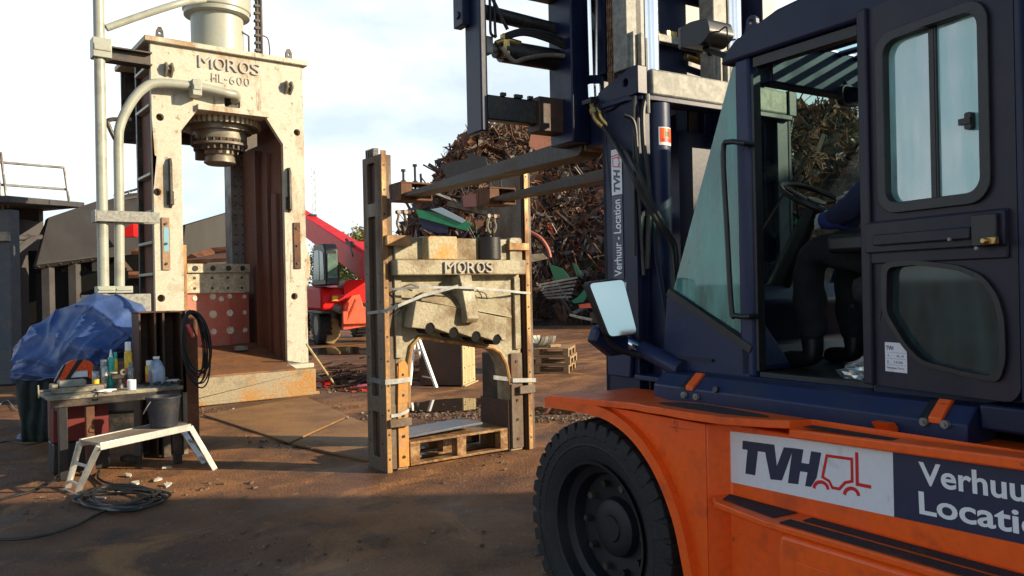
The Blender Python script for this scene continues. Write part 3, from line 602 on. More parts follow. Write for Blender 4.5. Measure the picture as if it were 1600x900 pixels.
g = G(); g.box(.02, .235, -.05, -.018, .40, .47); put('cross_tie', g, 'colst', F_, bevel=.005); g = G(); g.box(1.44, 1.63, -.04, -.018, .56, .64); put('cross_tie', g, 'colst', F_, bevel=.005)
g = G(); q = [CF.Y(a, b, -.02) for a, b in ((745, 452), (752, 462), (750, 472), (742, 478))]
g.tube(bez([(x, -.02, z) for x, z in q], 5), .006, 6); g.tube(bez([c3(742, 455, -.02), c3(757, 458, -.03), c3(762, 470, -.02)], 5), .005, 6); put('wire_loop', g, 'hose', F_)
g = G(); g.tube(bez([c3(612, 457, -.02), c3(640, 445, -.03), c3(655, 450, -.02)], 5), .006, 6); g.tube([c3(615, 492, -.02), c3(640, 470, -.03), c3(652, 460, -.16)], .006, 6); put('wire_loop', g, 'hose', F_)

# clamps on the fork tips, shackles, pallet, plate
def fork_clamp(y0, y1, label):
    t = thing('fork_clamp', label, 'clamp', FK, (3.45, (y0+y1)/2, 2.36), group='clamps on the fork tips'); h = abs(y1-y0)/2
    g = G(); g.box(-.12, .12, -h, h, .135, .15); g.box(-.12, .12, -h, h, -.005, .01); g.box(.08, .12, h-.09, h, .01, .135); g.box(-.12, .12, h-.012, h, .01, .135); g.box(-.12, .12, -h, -h+.012, .01, .135); g.box(-.12, -.10, h-.10, h, .01, .135); put('bracket', g, 'rust', t, bevel=.004)
    for yy, zz in ((h-.08, .27), (h-.19, .32)):
        g = G(); g.cyl((0, yy, .0), (0, yy, zz), .011, n=8); g.cyl((0, yy, zz-.02), (0, yy, zz), .02, n=6); g.cyl((0, yy, .15), (0, yy, .175), .022, n=6); put('clamp_bolt', g, 'dksteel', t, smooth=True)
    return t
fork_clamp(.52, .23, 'rusty bolted clamp box on the nearer fork tip, beside the left column')
fork_clamp(-.34, -.62, 'rusty bolted clamp box on the farther fork tip')
def shackle(px, label, lab2):
    x, z = CF.Y(px, 350, .14)
    wx, wy = CF.world(x, .14)
    t = thing('shackle', label, 'shackle', loc=(wx, wy, 2.18), yaw=CF.yaw, group='shackles under the fork clamps')
    g = G(); g.tube(bez([(-.032, 0, .13), (-.036, 0, .08), (-.05, 0, .03), (-.03, 0, -.025), (0, 0, -.04), (.03, 0, -.025), (.05, 0, .03), (.036, 0, .08), (.032, 0, .13)], 5), .012, 8)
    g.cyl((-.036, -.02, .13), (-.036, .02, .13), .02, n=10); g.cyl((.036, -.02, .13), (.036, .02, .13), .02, n=10); put('bow', g, 'gearst', t, smooth=True)
    g = G(); g.cyl((-.06, 0, .13), (.08, 0, .13), .014, n=10); g.cyl((.055, 0, .13), (.085, 0, .13), .022, n=8); put('pin', g, 'rust', t, smooth=True)
    t2 = thing('chain_sling', lab2, 'chain', loc=(wx, wy, 2.02), yaw=CF.yaw, group='short chains holding the blade frame')
    for k, (zc, rot) in enumerate(((.125, PI/2), (.055, 0), (-.01, PI/2))):
        g = G(); pts = [(.024*math.cos(a), 0, .024*math.sin(a)+(.022 if math.sin(a) > 0 else -.022)) for a in [2*PI*i/14 for i in range(14)]]
        g.tube(pts, .0095, 8, closed=True); put('link', g, 'dksteel', t2, smooth=True, mtx=T(0, 0, zc) @ Rz(rot+.3))
shackle(628, 'steel bow shackle under the nearer fork clamp by the left column', 'short chain from the nearer shackle down to the carrier head')
shackle(768, 'steel bow shackle under the farther fork clamp', 'short chain from the farther shackle down beside the dark drum')
def pallet(fr, x, y, z, label, m_, L_=1.2, W_=.8, H_=.144, group=None, rot=0):
    t = thing('wooden_pallet', label, 'pallet', fr, (x, y, z), yaw=fr.yaw+rot, group=group)
    if not group: del_ = 0
    n_ = 5; 
    for i in range(n_):
        w_ = .13; yy = i*(W_-w_)/(n_-1); g = G(); g.box(0, L_, yy, yy+w_, H_-.022, H_); put('deck_plank', g, m_, t, bevel=.003)
    for xx in (0, (L_-.10)/2, L_-.10):
        g = G(); g.box(xx, xx+.10, 0, W_, H_-.045, H_-.0225); put('cross_plank', g, m_, t)
        for yy in (0, (W_-.1)/2, W_-.1): g = G(); g.box(xx, xx+.10, yy, yy+.1, .0225, H_-.0455); put('block', g, m_, t, bevel=.003)
    for yy in (0, (W_-.1)/2, W_-.1): g = G(); g.box(0, L_, yy, yy+.1, 0, .022); put('runner_plank', g, m_, t, bevel=.003)
    return t
pallet(CF, .26, .04, .02, 'wet worn pallet standing between the legs of the blade frame', 'wetwood', 1.09, .62, .215)
t = G(); t.box(0, .82, 0, .36, 0, .022); o = put('steel_plate', t, mat('blue_grey_plate', (.10, .11, .14), (.20, .13, .09), 3, .6, .12, .4, bump=.1), bevel=.003)
x, y = CF.world(.27, .09); o.location = (x, y, .262); o.rotation_euler = (0, -.035, CF.yaw+.02); tag(o, 'dark blue-grey steel plate lying on the wet pallet', 'steel plate')
# ================================================================ forklift
K = thing('forklift', 'big orange forklift with dark navy cab and mast, its cab door open, in the foreground', 'forklift', FK)
def wheel(x, y, rad, wd, parent, s=1):
    hub = thing('wheel', None, None, loc=(x, y, rad+.01), yaw=0); hub.parent = parent
    h = wd/2
    prof = [(.50*rad/.49*.60, -h*.75), (rad*.72, -h*.93), (rad*.88, -h*.98), (rad*.945, -h*.86), (rad*.955, 0), (rad*.945, h*.86), (rad*.88, h*.98), (rad*.72, h*.93), (.6*rad, h*.75), (.58*rad, 0)]
    g = G(); g.lathe(prof, axis='y', n=72, closed=True)
    for sd in (-1, 1):
        g.lathe([(rad*.74, sd*h*.93), (rad*.76, sd*h*.965), (rad*.78, sd*h*.945)], axis='y', n=72, caps=False)
    t = put('tyre', g, 'rubber', hub, smooth=True)
    g = G(); n_ = 38
    for k in range(n_):
        for sd in (-1, 1):
            a = 2*PI*(k+(.5 if sd < 0 else 0))/n_; m_ = Ry(a)
            y0, y1 = sd*h*.12, sd*h*.99
            w_ = .028*rad/.49
            vs = [(-w_, y0, rad*.93), (w_, y0, rad*.93), (w_*.9, y0, rad*.99), (-w_*.9, y0, rad*.99), (-w_*1.1, y1, rad*.83), (w_*1.1, y1, rad*.83), (w_*.9, y1*.97, rad*.965), (-w_*.9, y1*.97, rad*.965)]
            g.add(vs, [(0, 1, 2, 3), (7, 6, 5, 4), (0, 4, 5, 1), (1, 5, 6, 2), (2, 6, 7, 3), (3, 7, 4, 0)], m_)
    put('tread_lug', g, 'rubber', t, kind='stuff', bevel=.004)
    g = G(); q = s
    g.lathe([(rad*.60, q*h*.86), (rad*.62, q*h*.90), (rad*.59, q*h*.88), (rad*.57, q*h*.55), (rad*.50, q*h*.45), (rad*.48, q*h*.12), (rad*.27, q*h*.05), (rad*.25, q*h*.26), (rad*.22, q*h*.32), (rad*.12, q*h*.33), (rad*.11, q*h*.38), (0, q*h*.39)], axis='y', n=48, caps=False); put('rim', g, 'rimd', hub, smooth=True)
    for k in range(10):
        a = 2*PI*k/10; g = G(); r_ = rad*.39; g.cyl((r_*math.cos(a), q*h*.08, r_*math.sin(a)), (r_*math.cos(a), q*(h*.08+.035), r_*math.sin(a)), .017, n=6); put('wheel_nut', g, 'dksteel', hub)
    return hub
wheel(.015, 1.0, .503, .32, K); wheel(0, -1.0, .487, .30, K, -1); wheel(-2.75, .95, .40, .26, K); wheel(-2.75, -.95, .40, .26, K, -1)
# fender
def sz(x): return .857+(-.688-x)*.030
path = [(.36, 1.03), (.15, 1.035), (.0, 1.035), (-.12, 1.02), (-.24, .975), (-.34, .905), (-.42, .815), (-.49, .69), (-.53, .56), (-.565, .40), (-.58, .2)]
def offs(p, d):
    o = []
    for i in range(len(p)):
        a = Vector(p[max(i-1, 0)]); b = Vector(p[min(i+1, len(p)-1)]); t_ = (b-a).normalized(); o.append((p[i][0]+t_.y*d, p[i][1]-t_.x*d))
    return o
po = offs(path, .045)
if po[2][1] < path[2][1]: po = offs(path, -.045)
pb = bez([(a, 0, b) for a, b in path], 4); pob = bez([(a, 0, b) for a, b in po], 4)
g = G(); g.prism([(v.x, v.z) for v in pb]+[(v.x, v.z) for v in reversed(pob)], .62, 1.165, 'y'); put('fender', g, 'orange', K, bevel=.008)
OUT = [(.355, 1.12), (.33, 1.16), (-.28, 1.165), (-.40, 1.20), (-.62, 1.225), (-.80, 1.205), (-.92, 1.14), (-.99, 1.09), (-1.0, .98), (-3.3, .98)]
def outy(x):
    for (a, ya), (b, yb_) in zip(OUT, OUT[1:]):
        if b <= x <= a: return ya+(yb_-ya)*(a-x)/(a-b)
    return OUT[-1][1]
def dz(x, y):
    k = min(1, max(0, (y-.82)/.2)); r_ = min(1, max(0, (.33-x)/.85)); return 1.045+(.015+.042*r_)*k*k*(3-2*k)
g = G(); XS = [.355, .33, .2, .05, -.1, -.28, -.34, -.40, -.5, -.62, -.72, -.80, -.86, -.92, -.96, -.99, -1.0, -1.2, -3.3]; NYY = 12
for top in (0, 1):
    g.v += [(x, .6+(outy(x)-.6)*k/NYY, dz(x, .6+(outy(x)-.6)*k/NYY)+(.028 if top else 0)) for x in XS for k in range(NYY+1)]
nn_ = len(XS)*(NYY+1); W1 = NYY+1
for o__ in (0, nn_): g.f += [(o__+i*W1+k, o__+i*W1+k+1, o__+(i+1)*W1+k+1, o__+(i+1)*W1+k) for i in range(len(XS)-1) for k in range(NYY)]
for i in range(len(XS)-1):
    for k in (0, NYY): g.f.append((i*W1+k, (i+1)*W1+k, (i+1)*W1+k+nn_, i*W1+k+nn_))
for k in range(NYY):
    for i in (0, len(XS)-1): g.f.append((i*W1+k, i*W1+k+1, i*W1+k+1+nn_, i*W1+k+nn_))
put('deck', g, 'orange', K, bevel=.006)
g = G(); g.prism([(-.98, sz(-.98)+.203), (-3.3, sz(-3.3)+.203), (-3.3, sz(-3.3)+.24), (-.98, sz(-.98)+.235)], 1.0, 1.085, 'y'); put('top_rail', g, 'orange', K, bevel=.006)
g = G()
XP = [-.38, -.45, -.55, -.65, -.75, -.84, -.90]; lo_ = [1.10, 1.06, 1.05, 1.05, 1.06, 1.07, 1.085]; hi_ = [1.12, 1.15, 1.16, 1.16, 1.155, 1.13, 1.10]
for e_ in (.0285, .032): g.v += [(x, y, dz(x, y)+e_) for x, y in list(zip(XP, lo_))+list(zip(XP, hi_))]
for i in range(6): g.f += [(i, i+1, i+8, i+7), (14+i, 14+i+1, 14+i+8, 14+i+7), (i, i+1, i+15, i+14), (i+7, i+8, i+22, i+21)]
g.f += [(0, 7, 21, 14), (6, 13, 27, 20)]; put('anti_slip_strip', g, 'grip', K)
g = G(); g.box(-1.55, -1.03, 1.02, 1.07, 1.1105, 1.1125); put('anti_slip_strip', g, 'grip', K)
sp = [(v.x, v.z) for v in pob if v.x < .05]
g = G(); g.prism([(sp[0][0], 1.075)]+sp+[(-.64, .2), (-.64, 1.075)], .95, 1.13, 'y'); put('fender_side', g, 'orange', K, bevel=.004)
g = G(); g.prism([(-.60, .9), (-.60, 1.13), (-.64, 1.125), (-.672, 1.08), (-.69, 1.048), (-3.3, 1.048), (-3.3, .9)], .25, 1.074, 'z'); put('body_side', g, 'orange', K, bevel=.006)
g = G(); g.box(-3.3, .05, -.95, .9, .35, 1.07); put('chassis', g, 'dksteel', K)
g = G(); g.prism(rr(-3.75, -1.95, .25, 1.62, .18), -1.05, 1.03, 'y'); put('counterweight', g, 'orange', K, bevel=.03)
# lower step
g = G(); g.prism([(-.655, 1.05), (-.66, 1.12), (-.72, 1.17), (-.98, 1.215), (-3.3, 1.215), (-3.3, 1.05)], .785, .81, 'z'); put('step', g, 'orange', K, bevel=.006)
g = G(); g.prism([(-.69, 1.06), (-.72, 1.13), (-.98, 1.17), (-.99, 1.06)], .8105, .814, 'z'); put('anti_slip_strip', g, 'grip', K)
g = G(); g.box(-3.3, -1.06, 1.07, 1.12, .8105, .814); g.box(-3.3, -1.03, 1.145, 1.20, .8105, .814); put('anti_slip_strip', g, 'grip', K)
g = G(); g.prism([(-1.03, .22), (-1.01, .70), (-1.03, .783), (-3.3, .783), (-3.3, .22)], 1.05, 1.205, 'y'); put('tank_box', g, 'orange', K, bevel=.02)
g = G(); g.box(-2.3, -1.10, 1.206, 1.211, .30, .705); put('hatch', g, 'orange', K, bevel=.003)
# vinyl sign
def sx(cx, cy, y=1.0505): return FK.Y(1130+cx/3, 600+cy/3, y)
def sz(x): return .857+(-.688-x)*.030
g = G(); x0, x1, x2 = -.688, -1.338, -2.7
g.prism([(x0, sz(x0)), (x1, sz(x1)), (x1, sz(x1)+.204), (x0, sz(x0)+.190)], 1.048, 1.0505, 'y'); put('white_sign', g, 'white', K)
g = G(); g.prism([(x1-.0005, sz(x1)), (x2, sz(x2)), (x2, sz(x2)+.19), (x1-.0005, sz(x1)+.204)], 1.048, 1.0505, 'y'); put('navy_sign', g, 'navyv', K)
g = G()
for i, pl_ in enumerate(([(92, 265), (237, 284), (233, 325), (163, 315), (150, 428), (104, 420), (114, 309), (90, 305)], [(190, 283), (240, 285), (252, 385), (285, 296), (330, 301), (276, 452), (222, 447)], [(326, 300), (376, 307), (352, 470), (304, 464)], [(413, 315), (460, 322), (438, 440), (412, 482), (385, 478)], [(360, 368), (410, 376), (403, 415), (355, 408)])):
    g.prism([sx(*p) for p in pl_], 1.0506, 1.0512+i*.0002, 'y')
put('lettering', g, 'navyv', K)
def stroke(g, pts, w_, y0, y1, closed=False):
    pts = [Vector(p) for p in pts]; n_ = len(pts); lo, hi = [], []
    for i in range(n_):
        a = pts[i-1] if (i or closed) else pts[0]; b = pts[(i+1) % n_] if (i < n_-1 or closed) else pts[-1]
        d1 = (pts[i]-a); d2 = (b-pts[i]); d1 = d1.normalized() if d1.length > 1e-9 else d2.normalized(); d2 = d2.normalized() if d2.length > 1e-9 else d1
        nn = Vector((-(d1.y+d2.y), d1.x+d2.x)).normalized(); k = 1/max(.5, nn.dot(Vector((-d1.y, d1.x)))); lo.append(pts[i]-nn*w_/2*k); hi.append(pts[i]+nn*w_/2*k)
    for i in range(n_ if closed else n_-1):
        j = (i+1) % n_; g.prism([tuple(lo[i]), tuple(lo[j]), tuple(hi[j]), tuple(hi[i])], y0, y1, 'y')
g = G(); W_ = .0098
stroke(g, [sx(*p) for p in ((466, 436), (486, 336), (603, 352), (605, 456), (572, 462), (545, 492), (512, 486), (497, 455))], W_, 1.0506, 1.0513, True)
stroke(g, [sx(*p) for p in ((626, 320), (629, 470), (694, 483))], W_*1.15, 1.0506, 1.0514)
for cx_, cy_ in ((459, 492), (602, 522)):
    stroke(g, [sx(cx_+33*math.cos(a), cy_-33*math.sin(a)-(cx_ > 0)*3*math.cos(a)*-1) for a in [PI*(i/9) for i in range(10)]], W_*1.2, 1.0506, 1.0515)
put('truck_emblem', g, 'redv', K)
xa, za = FK.Y(1437, 757, 1.0505); xe = FK.Y(1600, 795, 1.0505)[0]; wv = (xa-xe)*7/6*1.02
def side_basis(x, z, y, tilt=0.03): e = Vector((-1, 0, tilt)).normalized(); u = Vector((tilt, 0, 1)).normalized(); return basis((x, y, z), e, u, (0, 1, 0))
hc = (FK.Y(1435, 721, 1.05)[1]-za)
g = text_g('Verhuur', wv, hc, .0008, .02); put('lettering', g, 'whitet', K, mtx=side_basis(xa, za, 1.0507))
xb, zb = FK.Y(1437, 803, 1.0505); g = text_g('Location', wv*1.17, hc, .0008, .02); put('lettering', g, 'whitet', K, mtx=side_basis(xb, zb, 1.0507))
# sill beam
zc_ = FK.Y(1250, 630, .78)[1]; 0 and print('beam', FK.Y(1032, 611, .78), FK.Y(1520, 650, .78), FK.Y(1045, 590, .71), FK.Y(1525, 628, .71))
g = G(); g.prism([(.60, 1.05), (.78, 1.05), (.78, zc_), (.72, zc_+.05), (.60, zc_+.05)], -1.42, .02, 'x'); put('sill_beam', g, 'navyl', K, bevel=.006)
g = G(); g.box(-2.0, -1.425, .56, .72, 1.117, 1.20); put('rear_corner_panel', g, 'navy', K, bevel=.01)
for px in (1083, 1466):
    x = FK.Y(px, 600, .76)[0]
    g = G(); g.prism([(.70, zc_+.062), (.786, zc_-.008), (.786, zc_+.012), (.72, zc_+.066)], x-.022, x+.022, 'x'); put('lock_tab', g, 'orange', K, bevel=.003)
    g = G(); g.prism([(.70, zc_+.056), (.783, zc_-.012), (.783, zc_+.004), (.71, zc_+.058)], x+.026, x+.055, 'x'); put('tab_slot', g, 'black', K)
    for qx in ((1068, 617), (1087, 620)) if px < 1200 else ((1443, 659), (1476, 663)): bx_, bz_ = FK.Y(*qx, .79); g = G(); g.cyl((bx_, .78, bz_), (bx_, .795, bz_), .0135, n=14); g.cyl((bx_, .795, bz_), (bx_, .802, bz_), .007, n=6); put('bolt', g, 'galv', K, smooth=True)
g = G(); x = FK.Y(1118, 609, .78)[0]; g.cyl((x, .74, zc_+.0), (x, .785, zc_+.012), .014, n=10); put('beam_hole', g, 'black', K)
g = G(); x = FK.Y(1385, 672, .8)[0]; g.prism([(.78, 1.05), (.84, 1.118), (.80, 1.118), (.78, 1.10)], x-.03, x+.03, 'x'); put('lock_tab', g, 'orange', K)

# ---- cab
CY, FY = .60, -.70
for b_ in ((-.345, -.425, .53, CY), (-.33, -.40, FY, FY+.06), (-1.0, -1.07, FY, FY+.06), (-.985, -1.06, .53, CY), (-1.72, -1.80, .53, CY), (-1.72, -1.80, FY, FY+.06)):
    g = G(); g.box(*b_, 1.19, 2.58); put('cab_pillar', g, 'navyl', K, bevel=.012)
g = G(); g.box(-.425, -.44, .545, .59, 1.22, 2.5); g.box(-.44, -.97, .54, .585, 1.195, 1.215); g.box(-.44, -.97, .54, .59, 2.53, 2.57); put('door_seal', g, 'black', K)
g = G(); g.prism([FK.Y(1033, 590, CY), FK.Y(1042, 455, CY), FK.Y(1172, 545, CY), (-.40, 1.16)], .565, CY, 'y'); put('front_side_panel', g, 'navyl', K, bevel=.008)
a = FK.Y(1052, 556, CY); g = G(); g.box(a[0], a[0]-.26, CY, CY+.012, a[1]-.012, a[1]); put('trim_strip', g, 'door', K)
g = G(); g.box(-.98, .10, .555, CY+.004, 1.12, 1.195); g.box(-1.8, -.98, .555, CY+.004, 1.12, 1.25); g.box(-1.8, .08, FY, FY+.05, 1.12, 1.22); put('cab_sill', g, 'navy', K, bevel=.01)
g = G(); g.box(-1.8, .08, FY+.02, .57, 1.12, 1.19); put('cab_floor', g, 'black', K)
g = G(); g.prism([(.06, 1.12), (.10, 1.2), (.115, 1.50), (.08, 1.56), (.04, 1.56), (.02, 1.12)], FY, .563, 'y'); put('front_cowl', g, 'navy', K, bevel=.01)
q = [(-.33, 2.56), (-.345, 2.56), (-.345, 1.42)]+[FK.Y(1165, 540, CY), FK.Y(1046, 458, CY)]
qg = [FK.Y(1140, 104, CY), FK.Y(1163, 98, CY), FK.Y(1174, 535, CY), FK.Y(1048, 452, CY)]
g = G(); g.prism(qg, .575, .581, 'y'); put('quarter_window', g, 'glass', K)
g = G(); stroke(g, [FK.Y(1174, 546, CY), FK.Y(1044, 456, CY)], .035, .57, .606); put('window_seal', g, 'black', K)
a, b = qg[3], qg[0]
g = G(); g.add([(a[0]+.005, FY, a[1]), (a[0]+.005, .575, a[1]), (b[0]-.0, .575, b[1]), (b[0], FY, b[1])], [(0, 1, 2, 3)]); g.add([(a[0]+.0, FY, a[1]), (a[0]+.0, .575, a[1]), (b[0]-.005, .575, b[1]), (b[0]-.005, FY, b[1])], [(0, 3, 2, 1)]); put('windscreen', g, 'glassw', K)
g = G(); g.tube([(a[0], FY+.03, a[1]), (b[0], FY+.03, b[1])], .03, 8); put('windscreen_post', g, 'navyl', K, smooth=True)
g = G(); g.box(-1.72, -.40, FY+.02, FY+.026, 1.5, 2.52); put('far_window', g, 'glassw', K)
g = G(); g.box(-1.76, -.37, FY+.0, FY+.045, 1.19, 1.5); put('far_side_panel', g, 'black', K)
g = G(); g.box(-1.79, -1.74, FY+.06, .53, 1.19, 1.75); put('rear_panel', g, 'black', K)
g = G(); g.box(-1.78, -1.772, FY+.06, .53, 1.75, 2.55); put('rear_window', g, 'glassw', K)
g = G(); g.box(-1.72, -1.06, .565, .572, 1.5, 2.54); put('side_window', g, 'glass', K); g = G(); g.box(-1.72, -1.06, .555, .595, 1.19, 1.5); put('side_panel', g, 'navy', K)
# roof
g = G()
rp_ = [(-.27, 2.575), (-.30, 2.62), (-.36, 2.665), (-.60, 2.735), (-.95, 2.765), (-1.85, 2.765), (-1.87, 2.60), (-1.85, 2.575)]
g.prism(rp_, .47, .615, 'y'); g.prism(rp_, FY-.015, FY+.10, 'y'); put('roof_side_rail', g, 'navy', K, bevel=.014)
g = G(); g.prism([(-.27, 2.575), (-.30, 2.62), (-.36, 2.665), (-.44, 2.68), (-.44, 2.48), (-.36, 2.48)], FY+.10, .47, 'y'); put('roof_front_beam', g, 'navy', K, bevel=.01)
g = G(); g.box(-1.85, -1.02, FY+.1, .47, 2.585, 2.74); put('roof_ceiling', g, mat('ceiling_lining', (.22, .20, .13), rough=.8), K)
g = G(); g.box(-1.02, -.44, FY+.1, .47, 2.685, 2.692); put('roof_skylight', g, 'skylight', K)
for i in range(9):
    y = FY+.16+i*.13; g = G(); g.box(-1.02, -.44, y-.024, y+.024, 2.662, 2.68); put('roof_bar', g, 'navyl', K, bevel=.006)
x, z = FK.Y(1176, 45, .45); g = G(); g.prism([(x-.06, z-.06), (x-.03, z+.02)]+circ(x, z+.03, .03, 7, 2.8, .3)+[(x+.03, z+.02), (x+.06, z-.06)], .44, .46, 'y', [circ(x, z+.03, .012, 8)]); put('roof_lug', g, 'navy', K)
g = G(); x, z = FK.Y(1232, 20, .5); g.prism([(x-.08, z-.03), (x-.06, z+.025), (x+.07, z+.01), (x+.10, z-.04)], .40, .52, 'y'); put('roof_bracket', g, 'navyl', K, bevel=.006)
g = G(); hpts = [FK.Y(a, b, .66) for a, b in ((1160, 224), (1140, 222), (1130, 238), (1136, 360), (1143, 482), (1150, 493), (1168, 495))]
g.tube([(hpts[0][0], .60, hpts[0][1])]+bez([(x, .66, z) for x, z in hpts], 4)+[(hpts[-1][0], .60, hpts[-1][1])], .012, 10); put('grab_handle', g, 'black', K, smooth=True)
# lamp on the cab corner
lx, lz = FK.Y(1097, 56, .50)
g = G(); g.prism(roundpoly([(lx+.08, lz-.045), (lx+.09, lz+.05), (lx+.02, lz+.062), (lx-.09, lz+.05), (lx-.11, lz-.02), (lx-.05, lz-.062)], .02), .40, .56, 'y'); put('lamp_housing', g, 'black', K, bevel=.008)
g = G(); g.box(lx+.08, lx+.098, .395, .565, lz-.05, lz+.055); put('lamp_lens', g, 'steelg', K, bevel=.008)
a = FK.Y(1110, 80, .5); b = FK.Y(1150, 92, .5); g = G(); g.tube([(a[0], .5, a[1]), (b[0], .52, b[1])], .014, 8); g.tube([(lx, .48, lz-.06), (a[0], .5, a[1]-.01)], .016, 8); g.tube(bez([(lx-.08, .5, lz-.02), (lx-.15, .5, lz-.0), (lx-.16, .5, lz-.06), (lx-.22, .52, lz-.08)], 5), .004, 5); put('lamp_bracket', g, 'black', K)
# interior
swc = Vector((-.30, -.02, 2.0)); ax = Vector((-.5, 0, .86)).normalized()
mW = T(*swc) @ ax.to_track_quat('Z', 'Y').to_matrix().to_4x4()
g = G(); g.tube([(.185*math.cos(a), .185*math.sin(a), 0) for a in [2*PI*i/36 for i in range(36)]], .013, 10, closed=True, mtx=mW)
for a in (0, 2.1, 4.2): g.tube([(0, 0, -.03), (.18*math.cos(a), .18*math.sin(a), 0)], [.016, .009], 8, mtx=mW)
g.lathe([(0, .0), (.045, -.005), (.05, -.04), (0, -.05)], n=16, mtx=mW); put('steering_wheel', g, 'black', K, smooth=True)
g = G(); e = swc-ax*.75; g.tube([swc-ax*.04, swc-ax*.2, e], [.035, .05, .07], 12); put('steering_column', g, 'black', K, smooth=True)
g = G(); g.prism([(.02, 1.19), (.02, 1.56), (-.10, 1.60), (-.16, 1.50), (-.06, 1.30), (-.1, 1.19)], FY+.1, .40, 'y'); put('dashboard', g, 'navy', K, bevel=.02)
x, z = FK.Y(1203, 432, .3); g = G(); g.box(x-.015, x+.015, .405, .41, z-.03, z+.03); put('dash_label', g, 'white', K)
g = G(); g.prism([(-.08, 1.19), (-.05, 1.42), (-.12, 1.44), (-.30, 1.22), (-.30, 1.19)], .2, .5, 'y'); put('pedal_console', g, 'navyl', K, bevel=.015)
g = G(); g.tube(bez([(-.02, .45, 1.55), (-.06, .44, 1.75), (-.05, .42, 1.95), (.0, .42, 2.08)], 6), .010, 8); put('cab_hose', g, 'hose', K, smooth=True)
g = G(); x, z = FK.Y(1325, 150, -.05); g.prism(rr(-.12, .02, z-.05, z+.045, .03), x-.02, x+.01, 'x'); g.tube([(x, -.05, z+.04), (x+.02, -.05, 2.56)], .006, 6); mm = put('interior_mirror', g, 'black', K, bevel=.006)
g = G(); g.prism(rr(-.113, .013, z-.043, z+.038, .026), x-.022, x-.0205, 'x'); put('mirror_glass', g, 'mirror', mm)
g = G(); g.tube(bez([(.03, -.35, 1.60), (-.05, -.2, 1.9), (-.16, -.02, 2.18)], 5), .006, 6); g.tube([(-.2, -.1, 2.25), (.0, .12, 1.78)], .006, 6); put('wiper', g, 'black', K)
g = G(); g.box(-1.15, -.62, -.30, .22, 1.50, 1.62); g.box(-1.2, -.65, -.27, .19, 1.19, 1.5); put('seat_cushion', g, 'seatm', K, bevel=.04)
g = G(); g.prism([(-1.13, 1.58), (-1.02, 1.60), (-1.08, 2.3), (-1.19, 2.3)], -.28, .20, 'y'); put('seat_back', g, 'seatm', K, bevel=.04)
g = G(); g.box(-1.0, -.6, .24, .34, 1.72, 1.80); put('armrest', g, 'black', K, bevel=.02)

# ---- open door (hinged at the rear pillar, swung back)
hx_, hy_ = FK.world(-.97, .60); DA = R(10.5)
DR = Fr(hx_, hy_, PI/2+TH+PI-DA)
ds = thing('door', None, None, loc=(-.97, .60, 0), yaw=PI-DA); ds.parent = K
def dp(l, y=0): return [DR.Y(a, b, y) for a, b in l]
def cpx(cx, cy): return (1150+cx/2.369, 260+cy/2.369)
up_g = rr(.118, .488, 1.875, 2.452, .05, 6); up_h = rr(.108, .498, 1.865, 2.462, .055, 6); up_o = rr(.082, .524, 1.838, 2.488, .075, 6)
lw_px = [(600, 388), (700, 380), (840, 398), (915, 430), (960, 490), (980, 560), (985, 690), (965, 758), (870, 742), (720, 705), (665, 650), (625, 585), (598, 540)]
lw = [DR.Y(*cpx(*p), 0) for p in lw_px]; cxm = sum(p[0] for p in lw)/len(lw); czm = sum(p[1] for p in lw)/len(lw)
def sc_(k): return roundpoly([(cxm+(p[0]-cxm)*k, czm+(p[1]-czm)*k) for p in lw], .03, 3)
g = G(); g.prism(roundpoly([(.02, 1.215), (.02, 2.60), (.60, 2.60), (.60, 1.25), (.57, 1.215)], .03), -.02, .02, 'y', [up_h, sc_(1.12)]); put('door_panel', g, 'door', ds, bevel=.006)
g = G(); g.box(.0, .045, -.035, .03, 1.215, 2.605); put('door_edge', g, 'door', ds, bevel=.006)
g = G(); g.box(.60, .622, -.02, .03, 1.22, 2.60); put('door_edge', g, 'navy', ds, bevel=.004)
for o_, h_ in ((up_o, up_g), (sc_(1.20), sc_(1.09))):
    g = G(); g.prism(o_, -.034, .026, 'y', [h_]); put('window_rubber', g, 'black', ds, bevel=.008)
g = G(); g.prism(up_h, -.003, .003, 'y'); put('upper_pane', g, 'glassd', ds)
g = G(); g.box(.292, .312, -.012, .012, 1.866, 2.46); g.box(.315, .32, -.012, .012, 1.866, 2.46); put('pane_divider', g, 'black', ds)
g = G(); x, z = DR.Y(1527, 190, .02); g.prism(rr(x-.012, x+.012, z-.028, z+.028, .008), -.025, -.003, 'y'); g.box(x-.03, x+.012, -.03, -.01, z-.010, z+.010); put('pane_catch', g, 'black', ds, bevel=.003)
g = G(); g.prism(sc_(1.105), -.003, .003, 'y'); put('lower_pane', g, 'glassl', ds)
g = G(); a = DR.Y(1367, 347, 0); b = DR.Y(1368, 402, 0); g.box(.03, .575, -.03, -.0205, 1.66, 1.815); g.box(.03, .575, -.045, .03, 1.70, 1.81); put('latch_bar', g, 'door', ds, bevel=.008)
g = G(); g.box(.08, .47, -.06, -.045, 1.725, 1.765); put('latch_arm', g, 'door', ds, bevel=.005)
g = G(); g.box(.475, .56, -.062, -.045, 1.70, 1.80); put('latch_box', g, 'black', ds, bevel=.004)
x, z = DR.Y(1552, 376, -.06); g = G(); g.box(x-.02, x+.02, -.08, -.06, z-.012, z+.012); g.cyl((x-.01, -.06, z), (x-.01, -.095, z), .010, n=10); put('latch', g, 'brass', ds, bevel=.003)
for px, py in ((1485, 374), (1527, 388)): x, z = DR.Y(px, py, -.06); g = G(); g.cyl((x, -.058, z), (x, -.068, z), .006, n=8); put('rivet', g, 'galv', ds)
q = DR.Y(1390, 534, 0); q2 = DR.Y(1427, 583, 0)
